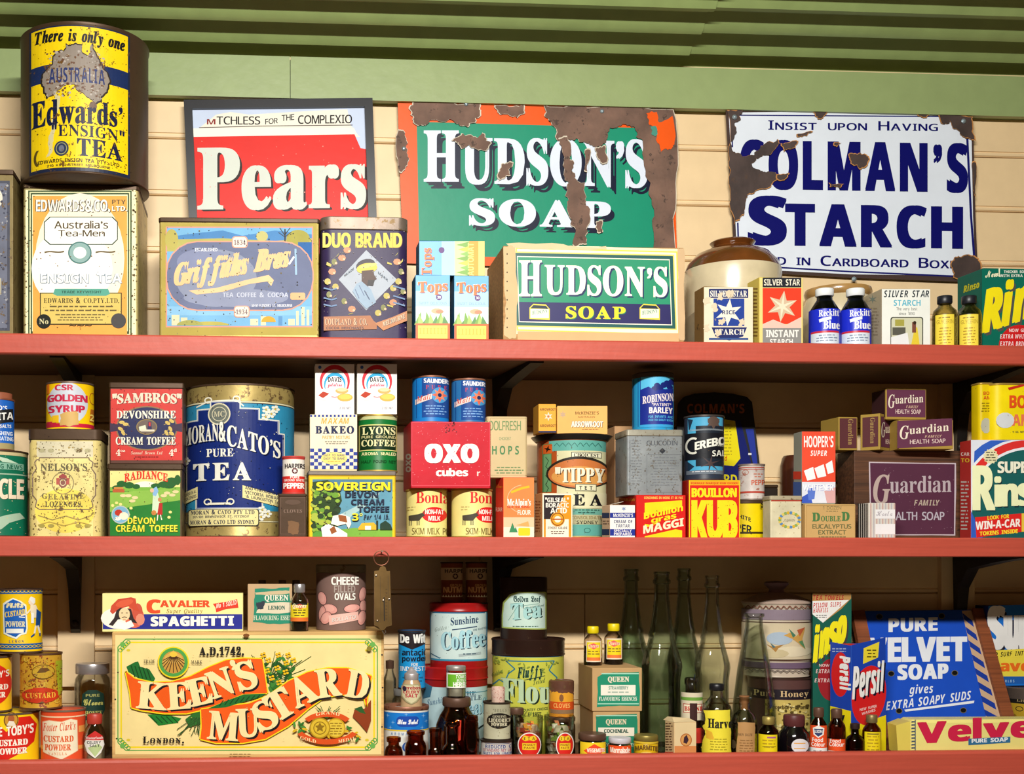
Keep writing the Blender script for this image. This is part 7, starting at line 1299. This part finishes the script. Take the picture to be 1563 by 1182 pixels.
for x0, x1, yt, yf, lb in ((891, 919, 957, .13, 'yellow-capped essence bottle at the outer corner of the strawberry box'), (922, 951, 953, .15, 'yellow-capped essence bottle nearer the tall green bottle')):
    o = essence(x0, x1, yt, q1.zt, yf, lb, '#ecd408', 'dark', 0, 0, 'yellow-capped essence bottles'); a = Art(o.S, .0006); yo = yt - 955
    a.r(x0 + 4, 977 + yo, x1 - 2, 1009 + yo, '#ecdcc0').r(x0 + 5, 979 + yo, x1 - 3, 1007 + yo, '#f0d418').r(x0 + 5, 1002 + yo, x1 - 3, 1007 + yo, '#e87838'); a.p([(x0 + 6, 984 + yo), (x0 + 15, 980 + yo), (x1 - 4, 985 + yo), (x0 + 15, 990 + yo)], '#e85a5a'); a.t('Queens', x0 + 7, x1 - 5, 987 + yo, 6, '#f8f0c0', 'BI'); a.micro(x0 + 6, 992 + yo, x1 - 4, 2, 4, '#8a7020'); a.done(o.root, P_)
# small spread jars
SJ = [(.92, 0), (1, .04), (1, .66), (.9, .74), (.86, .8)]
def sjar(x0, x1, yt, lbl, gm, lidm, yf=.022, cont=None):
    o = rnd('spread_jar', lbl, 'jar', x0, x1, yt, Z3, yf); turned(o, [('body', shell(SJ, .07), gm), ('contents', [(0, .03), (.9, .03), (.9, .66), (0, .66)], cont), ('lid', [(0, .76), (.96, .76), (1, .78), (1, .96), (.95, 1), (0, 1)], lidm)], 44); o.S = Cyl(o.c, o.r); return o
o = sjar(883, 925, 1122, 'spread jar with yellow label and brown lid', clear, brownlid, cont=material('#b8b4c0')); a = Art(o.S, .0006); a.r(886, 1134, 924, 1160, '#f0d020'); a.p([(891, 1147), (907, 1136), (924, 1146), (907, 1158)], '#e8481c'); a.t('VEGEMITE', 896, 923, 1149, 6, '#f4ecd8', 'G', w=.02); a.done(o.root, P_)
o = sjar(929, 963, 1128, 'marmalade jar with orange label and white lid', clear, mk(TIN, '#c8c4cc'), cont=material('#4a4430', rough=.2)); a = Art(o.S, .0006); a.r(929, 1139, 963, 1160, '#e8501c'); a.t('Marmalade', 932, 961, 1150, 8, '#f4ecdc', 'G', w=.02); a.e(947, 1156, 4, 3, '#f0c8a0', 8); a.done(o.root, P_)
o = sjar(968, 1004, 1124, 'squat yellow yeast spread jar with dull gold lid', material('#d8b018', rough=.3), mk(TIN, '#8a7a3c', metal=.4), cont=material('#3a1c10')); a = Art(o.S, .0006); a.band(1133, 1136, '#d8b830'); a.t('MARMITE', 970, 1003, 1148, 7, '#6a4a14', 'G', arc=3, w=.02); a.e(987, 1152, 10, 4, '#e8c860', 12).e(987, 1152, 4, 2, '#5a3a10', 8); a.done(o.root, P_)

# tall ribbed sauce bottles
SB_ = [(.85, 0), (.9, .015), (.9, .40), (.95, .44), (1, .475), (.98, .50), (.82, .56), (.70, .60), (.62, .635), (.65, .65), (.58, .67), (.5, .72), (.44, .77), (.40, .80), (.42, .81), (.38, .82), (.40, .83), (.36, .84), (.35, .93), (.42, .935), (.43, .95), (.36, .96), (.36, .985), (.40, .99), (.38, 1), (.3, 1)]
def sauce(x0, x1, yt, yf, lbl, gm):
    o = rnd('sauce_bottle', lbl, 'bottle', x0, x1, yt, Z3, yf, 'tall ribbed glass bottles'); turned(o, [('body', shell(SB_, .07, .015), gm)], 80, flute=(12, .035, .04, .62)); return o
sauce(979, 1041, 873, .105, 'tall green-tinted ribbed bottle in front, beside the essence boxes', greeng)
sauce(1060, 1114, 879, .115, 'tall clear ribbed bottle between the green bottle and the bird canister', pale)
sauce(935, 992, 869, .215, 'ribbed bottle at the back above the yellow-capped bottles', greeng)
sauce(1018, 1070, 868, .205, 'ribbed bottle at the back between the green and clear bottles', greeng)
o = rnd('flask', 'tall cone-shaped clear glass bottle before the bird canister', 'bottle', 1118, 1184, 938, Z3, .072, None); turned(o, [('body', shell([(.9, 0), (1, .02), (1, .2), (.95, .35), (.75, .6), (.5, .82), (.4, .9), (.38, .97), (.46, .98), (.46, 1), (.36, 1)], .06, .02), pale)], 48)
o = rnd('sauce_flask', 'narrow bottle with red and white label behind the carton', 'bottle', 1040, 1072, 1036, Z3, .076); turned(o, [('body', shell([(.9, 0), (1, .02), (1, .6), (.85, .68), (.6, .72), (.58, .9), (.68, .92), (.68, .98), (.6, 1)], .08), clear), ('contents', [(0, .03), (.88, .03), (.88, .45), (0, .45)], material('#3a1c14', rough=.2))], 36)
o.S = Cyl(o.c, o.r); a = Art(o.S, .0006); a.r(1040, 1058, 1072, 1100, '#d8ccb0').r(1040, 1065, 1072, 1070, '#6a9a3c').r(1043, 1075, 1071, 1089, '#a82818').r(1044, 1076, 1070, 1088, '#e8dcc0'); a.t('BRAND', 1045, 1073, 1086, 7, '#b82c20', 'B', w=.02); a.r(1053, 1074, 1064, 1100, '#3a1c18'); a.r(1062, 1112, 1072, 1135, '#c83428'); a.done(o.root, P_)
o = box('carton', 'small cream carton with a round emblem and crumpled top', 'box', 1029, 1063, 1103, Z3, .026, .0375, 10, body=mk(PAPER, '#d8b888')); a = Art(o.front); a.r(1029.5, 1103.5, 1062.5, 1160, '#e4cc9c').r(1029.5, 1139, 1062.5, 1160, '#d88c50'); a.e(1047, 1130, 9, 10, '#b87038').e(1047, 1130, 7.5, 8.5, '#d89c58').p([(1044, 1126), (1048, 1122), (1051, 1130), (1048, 1136), (1043, 1134)], '#3c2430'); a.done(o.root, P_)
a = Art(o.left); a.micro(1016, 1104, 1027, 12, 4, '#6a4a30', 8, center=False); a.r(1015, 1148, 1028, 1160, '#c84028'); a.done(o.root, P_, 'side_print')
zt = o.zt; W = o.W; hw = o.w / 2; pts = [W((-hw, 0)) + (zt + .0003,), W((hw, 0)) + (zt + .0003,), W((hw, .045)) + (zt + .0003,), W((-hw, .045)) + (zt + .0003,), W((-hw * .9, .012)) + (zt + .009,), W((hw * .7, .018)) + (zt + .006,), W((hw, .04)) + (zt + .0035,), W((-hw * .8, .036)) + (zt + .008,)]
link_mesh('flap', pts, [(3,2,1,0), (4,5,6,7), (0,1,5,4), (1,2,6,5), (2,3,7,6), (3,0,4,7)], mk(PAPER, '#dcc498'), o.root)
o = rnd('medicine_bottle', 'clear bottle with torn bright yellow label and black cap', 'bottle', 1071, 1117, 1046, Z3, .03); turned(o, [('body', shell([(.92, 0), (1, .02), (1, .62), (.9, .7), (.6, .78), (.42, .83), (.4, .93)], .07), clear), ('cap', [(0, .91), (.44, .91), (.48, .92), (.48, .99), (.44, 1), (0, 1)], material('#14141a', rough=.4))], 48)
o.S = Cyl(o.c, o.r); a = Art(o.S, .0006); a.p(jag([(1074, 1086), (1114, 1084), (1116, 1150), (1072, 1152), (1072, 1140), (1076, 1125), (1073, 1110), (1077, 1098)], 2, 3), '#ecdc3c'); a.t('Harvey', 1081, 1124, 1112, 14, '#1c1c14', 'B', w=.025); a.micro(1080, 1128, 1114, 5, 4, '#a89a20', 3); a.p(jag([(1076, 1115), (1086, 1118), (1090, 1130), (1078, 1128)], 2, 4), '#e0b030'); a.r(1080, 1152, 1096, 1156, '#2c2c28'); a.done(o.root, P_)
o = rnd('apothecary_bottle', 'corked apothecary bottle with brown faded paper label', 'bottle', 1117, 1155, 1066, Z3, .024); turned(o, [('body', shell([(.92, 0), (1, .03), (1, .6), (.85, .72), (.5, .78), (.44, .84), (.46, .96), (.6, .97), (.6, .99), (.46, 1)], .07), clear), ('cork', [(0, .8), (.36, .8), (.4, 1.0), (.38, 1.02), (0, 1.02)], material('#8a5a30', rough=.8, wear=.4))], 44)
o.S = Cyl(o.c, o.r); a = Art(o.S, .0006); a.p(jag([(1126, 1103), (1152, 1104), (1151, 1152), (1124, 1151)], 1.5, 4), '#b88c58'); a.t('LEMON BALM', 1122, 1148, 1124, 4, '#4a3420', 'B'); a.micro(1128, 1130, 1150, 5, 4, '#8a6438', 4); a.e(1120, 1138, 4, 7, '#4a3c24', 8); a.done(o.root, P_)
o = essence(1158, 1188, 1096, Z3, .028, 'brown bottle with plain yellow label and gold cap', '', 'amber', 0, 0, capm=mk(TIN, '#a89450', metal=.5)); a = Art(o.S, .0006); a.r(1158, 1122, 1186, 1160, '#ecd410'); a.r(1171, 1125, 1184, 1127.5, '#a85a90'); a.micro(1163, 1130, 1184, 3, 5, '#b89a10'); a.r(1164, 1140, 1184, 1140.8, '#3a3410'); a.done(o.root, P_)
o = rnd('ink_bottle', 'squat black bottle with round white label and brown cap', 'bottle', 1188, 1236, 1094, Z3, .026); turned(o, [('body', [(0, 0), (.92, 0), (1, .05), (1, .4), (.9, .58), (.65, .7), (.6, .76), (0, .76)], material('#0e0a0e', rough=.08, coat=.4)), ('cap', [(0, .74), (.62, .74), (.66, .77), (.66, .96), (.6, 1), (0, 1)], mk(TIN, '#5a2c2c'))], 48)
o.S = Cyl(o.c, o.r); a = Art(o.S, .0008); a.e(1221, 1139, 13, 11, '#e0dce0', 24).l([(1212, 1135), (1229, 1135)], 1.4, '#e0a030').l([(1212, 1143), (1229, 1143)], 1.4, '#e0a030'); a.done(o.root, P_)
hn = can('honey_tin', 'dark honey tin with yellow clover print under the bird canister', 'tin', 1142, 1238, 1036, Z3, .152, body=mk(TIN, '#5a3c38'), metal=mk(TIN, '#4a342c', metal=.4)); o = hn
a = S_(o); a.band(1053, 1068, '#241c24'); a.t('Pure Honey', 1150, 1234, 1064, 9, '#d8b888', 'B'); a.r(1168, 1069, 1236, 1125, '#c8b060'); R = random.Random(31)
for k in range(110): a.e(R.uniform(1168, 1235), R.uniform(1071, 1123), R.uniform(1.5, 3.4), R.uniform(1, 2.6), R.choice(['#e0d090', '#8a7a34', '#5a4a20', '#d8c070']), 6)
a.t('Waterbury Brand', 1172, 1232, 1082, 5, '#4a3a20', 'G'); a.done(o.root, T_)
cn = rnd('lidded_canister', 'patterned canister with flying birds and a knobbed lid', 'canister', 1133, 1237, 921, hn.zt, .146); o = cn
turned(o, [('body', [(0, 0), (.88, 0), (.92, .015), (.9, .04), (.94, .12), (.97, .5), (.97, .8), (.92, .93), (.97, .985), (0, .985)], mk(TIN, '#c8b8a4', var=.15)), ('lid', [(.94, .985), (1, .99), (1.0, 1.01), (.9, 1.035), (.5, 1.11), (.2, 1.14), (0, 1.14)], mk(TIN, '#c0a898', var=.2)), ('knob', [(.0, 1.13), (.24, 1.13), (.2, 1.17), (.26, 1.2), (.34, 1.24), (.34, 1.265), (.28, 1.28), (0, 1.29)], mk(TIN, '#9a7c88', var=.2))], 56)
o.S = Cyl(o.c, o.r * .975); a = Art(o.S, .0006); a.band(931, 947, '#8c7c88'); a.band(1012, 1021, '#6f5a70'); a.band(950, 951, '#5a3c2c'); a.band(1008, 1009, '#5a3c2c'); a.band(952, 1007, '#d0c0a0')
for k in range(12): a.l([(1138 + 9 * k, 930), (1142 + 9 * k, 925), (1147 + 9 * k, 930)], 1.1, '#7a3c2c'); a.l([(1138 + 9 * k, 1026), (1142 + 9 * k, 1023), (1147 + 9 * k, 1026)], 1, '#4a3c40')
a.e(1190, 975, 20, 10, '#a8b8c8', 16); a.e(1210, 995, 30, 8, '#dccfb0', 16); a.e(1180, 998, 24, 7, '#c8b890', 14)
a.p([(1196, 970), (1206, 966), (1214, 972), (1222, 964), (1228, 960), (1224, 976), (1228, 992), (1218, 982), (1210, 976)], '#c89a50').p([(1204, 960), (1214, 970), (1210, 974)], '#4a7a60').p([(1216, 962), (1228, 958), (1220, 972)], '#b85a38').p([(1218, 980), (1229, 992), (1224, 978)], '#5a8a5c')
a.p([(1170, 984), (1180, 988), (1196, 984), (1188, 990), (1184, 996), (1178, 990)], '#a87a3c').p([(1176, 982), (1184, 988), (1180, 990)], '#4a6a70'); a.done(o.root, T_)
# food colouring bottles
for x0, x1, yt, yf, lb in ((1237, 1262, 1082, .026, 'food colour bottle with orange and white label, beside the ink bottle'), (1264, 1290, 1084, .03, 'food colour bottle in greenish glass with orange label, second in the row')):
    o = essence(x0, x1, yt, Z3, yf, lb, '', 'amber', 0, 0, 'food colour bottles', capm=brownlid); a = Art(o.S, .0006)
    if x0 < 1250: a.r(x0, 1108, x1, 1160, '#e8501c').r(x0, 1142, x1, 1160, '#e8e8e4'); a.p([(x0 + 4, 1112), (x0 + 12, 1108), (x0 + 21, 1112), (x0 + 20, 1122), (x0 + 12, 1127), (x0 + 5, 1122)], '#eceae4').p([(x0 + 6, 1113), (x0 + 19, 1113), (x0 + 18, 1121), (x0 + 12, 1125), (x0 + 7, 1121)], '#2c3a6a'); a.t('LION', x0 + 7, x0 + 18, 1119, 4, '#f0f0ec', 'G'); a.t('Food', x0 + 3, x0 + 19, 1133, 6, '#f4f0e8', 'G'); a.t('Colour', x0 + 2, x0 + 22, 1140, 6, '#f4f0e8', 'G'); a.t('BLUE', x0 + 5, x0 + 17, 1150, 4, '#4a4a4c', 'G')
    else: a.r(x0, 1129, x1, 1147, '#e8501c').r(x0, 1147, x1, 1160, '#e8e0d4'); a.t('Food', x0 + 3, x0 + 19, 1134, 5, '#f4f0e8', 'G'); a.t('Colour', x0 + 2, x0 + 24, 1140, 6, '#f4f0e8', 'G'); a.t('YELLOW', x0 + 4, x0 + 22, 1151, 3.4, '#5a4a4c', 'G')
    a.done(o.root, P_)
o = rnd('brown_bottle', 'small unlabelled dark bottle between food colour and yellow label bottles', 'bottle', 1291, 1319, 1106, Z3, .03); turned(o, [('body', shell([(.92, 0), (1, .04), (1, .5), (.8, .6), (.4, .68), (.38, .86)], .1), darkg), ('stopper', [(0, .84), (.46, .84), (.5, .87), (.5, .98), (.4, 1), (0, 1)], material('#2c1a1a', rough=.5))], 36)
o = essence(1317, 1344, 1093, Z3, .028, 'brown bottle with yellow label in front of the blue sign', '', 'amber', 0, 0, capm=mk(TIN, '#8a7a50', metal=.5)); a = Art(o.S, .0006); a.r(1320, 1118, 1344, 1160, '#ecd410'); a.micro(1323, 1124, 1342, 5, 5, '#b89a10'); a.r(1324, 1120, 1341, 1122, '#8a7a20'); a.done(o.root, P_)

# boxes and sign at the right
o = box('soap_powder_box', 'teal soap powder box tucked behind the bird canister', 'box', 1247, 1297, 906, Z3, .14, .028, 0, body=mk(PAPER, '#0c4438'))
a = Art(o.front); a.r(1240.5, 906, 1299.5, 1140, '#0e5a4a'); a.p([(1240, 906), (1299, 906), (1299, 914), (1284, 930), (1256, 951), (1240, 938)], '#b88a4c').p([(1240, 918), (1296, 916), (1256, 951), (1240, 938)], '#ecece8'); a.t('TEA TOWELS', 1241, 1288, 916, 7, '#a82828', 'GI', dy=0); a.t('PILLOW SLIPS', 1241, 1284, 928, 7, '#c83030', 'GI', dy=-2); a.t('HANKIES', 1241, 1264, 936, 7, '#c83030', 'GI', dy=-1); a.micro(1245, 939, 1262, 2, 3, '#5a5a5a')
a.t('inso', 1242, 1291, 1012, 50, '#f0e418', 'GI', dy=-36, w=.05, sh=[(4, 5, '#3a3a38')], gap=.03); a.e(1268, 1038, 20, 32, '#9c1c24', 26); a.t('NOW', 1250, 1266, 1018, 4, '#e0c0bc', 'G'); a.t('EXTRA', 1245, 1266, 1028, 6, '#e0c0bc', 'GI'); a.t('EXTRA', 1243, 1266, 1042, 6, '#e0c0bc', 'GI'); a.done(o.root, P_)
ps = box('detergent_box', 'upright blue red and yellow detergent box before the blue sign', 'box', 1299, 1352, 985, Z3, .06, .057, 18, body=mk(PAPER, '#1a48a8')); o = ps
a = Art(o.front); a.r(1300, 985, 1351.5, 1150, '#1c44b0', -12); a.p([(1299, 1110), (1352, 1092), (1352, 1150), (1299, 1160)], '#f0dc18'); a.e(1326, 1062, 26, 46, '#d82024', 30, rot=8); a.p([(1318, 990), (1342, 980), (1340, 1004), (1317, 1014)], '#f0dc3c').micro(1322, 992, 1338, 3, 5, '#5a5010'); a.t('Persil', 1301, 1349, 1068, 46, '#f4f4f4', 'GI', dy=-14, w=.03, gap=.04, sh=[(3, 3, '#14142c')], taper=-.15); a.t('NEW SUPER', 1312, 1338, 1086, 4, '#f0d0d0', 'G', dy=-6); a.t('WASHES', 1315, 1336, 1092, 4, '#f0d0d0', 'G', dy=-6); a.done(o.root, mk(PAPER, rough=.35))
a = Art(o.left); a.p([(1267.5, 980), (1299, 986), (1299, 1160), (1267.5, 1150)], '#1c44b0'); a.p([(1267.5, 1078), (1299, 1086), (1299, 1160), (1267.5, 1150)], '#f0dc18'); a.e(1283, 1030, 14, 34, '#d82024', 28); a.t('Persil', 1257, 1309, 1028, 14, '#f4f4f4', 'GI', rot=90, w=.05, sh=(1.5, 1, '#14142c')); a.p([(1268, 1084), (1274, 1084), (1270, 1108), (1280, 1092), (1290, 1092), (1284, 1112), (1269, 1104)], '#1c1c1c'); a.micro(1270, 990, 1292, 2, 4, '#a8b8e0'); a.done(o.root, mk(PAPER, rough=.35), 'side_print')
for nm, (u0, u1, v0, v1), cc in (('top_print', (-.46, .0, .1, .9), '#d82024'), ('top_print', (.05, .45, .1, .6), '#f0dc18')):
    P = [ps.W((u * ps.w, v * ps.d)) for u, v in ((u0, v0), (u1, v0), (u1, v1), (u0, v1))]; V = [(x, y, z) for z in (ps.zt, ps.zt + .0004) for x, y in P]
    link_mesh(nm, V, [(3,2,1,0), (4,5,6,7), (0,1,5,4), (1,2,6,5), (2,3,7,6), (3,0,4,7)], mk(PAPER, cc), ps.root)

sg = thing('sign_board', 'blue soap sign on a wooden board leaning against the wall', 'sign', (on_y(1440, 1140, .125).x, .125, Z3))
pb_ = on_y(1440, 1147, .125); pb_.z = Z3 + .001; ang = math.atan2(.262 - .125, (on_y(1400, 930, .262).z - Z3)); nv = Vector((0, -math.cos(ang), math.sin(ang)))
VP = Tilted(pb_, nv)
bo = on_y(1400, 1147, .125); yb1 = proj((on_y(1352, 1147, .125).x, .125, Z3 + .001))[1]; yb2 = proj((on_y(1545, 1147, .125).x, .125, Z3 + .001))[1]
quad_slab(VP, [(1313, 933), (1484, 931), (1542, yb2), (1353, yb1)], .0, -.004, 'board', material('#1c44a0', rough=.4), sg)
quad_slab(VP, [(1299, 934), (1318, 933), (1360, yb1), (1340, yb1)], .006, -.006, 'side_rail', material('#8a4a28', rough=.5, grain=.4), sg)
quad_slab(VP, [(1482, 931), (1499, 931), (1559, yb2), (1540, yb2)], .008, -.006, 'side_rail', material('#8a4a28', rough=.5, grain=.4), sg)
a = Art(VP); a.p([(1316, 934), (1483, 932), (1541, yb2 - 1), (1355, yb1 - 1)], '#1c4ec0')
st = [(1468, 933), (1483, 932), (1541, yb2 - 1), (1516, yb2 - 1)]; a.p(st, '#c8a888')
for k in range(10):
    y = 936 + 21 * k; t_ = (y - 932) / 215; xl = 1468 + 48 * t_; xr = 1483 + 58 * t_; a.p([(xl, y), (xr, y + 12), (xr + 2.5, y + 22), (xl + 2.5, y + 10)], '#1c3a98')
a.t('PURE', 1357, 1430, 965, 20, '#e4e8f0', 'G', w=.03, gap=.1, dy=-2); a.t('VELVET', 1326, 1474, 1011, 36, '#e4e8f0', 'G', w=.04, gap=.08, dy=-2); a.t('SOAP', 1371, 1446, 1038, 22, '#e4e8f0', 'G', w=.04, gap=.1, dy=-2); a.t('gives', 1388, 1424, 1060, 13, '#e4e8f0', 'GI', dy=-2); a.t('EXTRA SOAPY SUDS', 1352, 1482, 1085, 13, '#e4e8f0', 'GI', dy=-17); a.p([(1380, 1084), (1487, 1070), (1486, 1074), (1382, 1087)], '#e4e8f0')
for x, y in ((1342, 942), (1437, 941), (1360, 1029), (1457, 1028), (1372, 1086), (1470, 1085)): a.e(x, y, 5.2, 4.4, '#6a6454', 14).e(x, y, 4.2, 3.4, '#14120e', 14)
a.done(sg, mk(PAPER, rough=.35))
dt = can('tin', 'dark tin with yellow print under the blue soap box at the right edge', 'tin', 1535, 1622, 1052, Z3, .165, body=mk(TIN, '#5a4a28'), lid=(18, mk(TIN, '#6a5c54', metal=.5), .001)); a = S_(dt)
a.r(1538, 1076, 1620, 1120, '#b89428').rr(1534, 1064, 1600, 1076, 3, '#1c1a18'); a.t('LIGHT ALE', 1552, 1600, 1073, 5, '#a89468', 'B'); a.ring(1556, 1084, 6, 4, 1.2, '#2c2418').e(1545, 1095, 7, 3, '#8a6a20', 8); a.done(dt.root, T_)
o = box('detergent_box', 'blue and white detergent box at the right end of the lowest shelf', 'box', 1508, 1622, 925, dt.zt, .235, .05, 0, body=mk(PAPER, '#142c6a'))
a = Art(o.front); a.r(1508.5, 925, 1620, 1048, '#1470d0', -3); a.p([(1508, 996), (1620, 988), (1620, 1036), (1508, 1034)], '#f0dc48'); a.t('Surf', 1510, 1600, 990, 62, '#ececea', 'G', w=.06, gap=.06, sh=[(6, 5, '#0c1430'), (3, 2, '#0c1430')], dy=-2); a.p([(1508, 994), (1620, 987), (1620, 1000), (1508, 1006)], '#f0dc48'); a.t('1962 SURF INTERNATIONAL', 1508, 1610, 1004, 7, '#1c1c14', 'GI', dy=-6); a.t('save', 1514, 1572, 1025, 16, '#f0701c', 'G', w=.03); a.r(1508, 1033, 1620, 1044, '#1c5cb0'); a.t('WORLDS', 1524, 1548, 1042, 4, '#a8d0f0', 'G', gap=.3); a.done(o.root, P_)
# wrapped bar of soap lying at the shelf edge
o = box('soap_bar', 'yellow wrapped soap bar with red lettering lying at the shelf edge', 'soap', 1390, 1600, 1099, Z3 + .0, .024, .055, -2, rad=.006, body=mk(PAPER, '#e8dc84', rough=.35), bev=.006, part='wrapper')
a = Art(o.front); a.t('Velvet', 1402, 1606, 1135, 31, '#c81c44', 'G', w=.04, gap=.07, dy=-12); a.p([(1478, 1128), (1542, 1125), (1542, 1134), (1478, 1138)], '#2c6a94').t('PURE SOAP', 1483, 1538, 1134.5, 6, '#e0e8ec', 'G', dy=-2.5, w=.02); a.done(o.root, P_)
e0 = o.W((-o.w / 2, .002)); e1 = o.W((-o.w / 2, .053)); zt = o.zt; zb = o.base
pt = [(e0[0], e0[1], zb + .004), (e0[0], e0[1], zt - .003), (e1[0], e1[1], zt - .003), (e1[0], e1[1], zb + .004)]
cx = e0[0] - .022; tp_ = [(cx, e0[1] + .006, zb + .01), (cx - .003, e0[1] + .008, zt - .012), (cx - .002, e1[1] - .006, zt - .011), (cx + .002, e1[1] - .006, zb + .012)]
link_mesh('folded_end', pt + tp_, [(0,1,2,3), (7,6,5,4), (0,4,5,1), (1,5,6,2), (2,6,7,3), (3,7,4,0)], mk(PAPER, '#d8c458', rough=.35), o.root)
a = Art(o.front, .0005); 
for k in range(9): a.r(1391, 1101 + 5 * k, 1396, 1103 + 5 * k, '#4a5a6a')
a.r(1396, 1099, 1397.5, 1150, '#4a5a6a'); a.done(o.root, P_, 'crimped_edge')
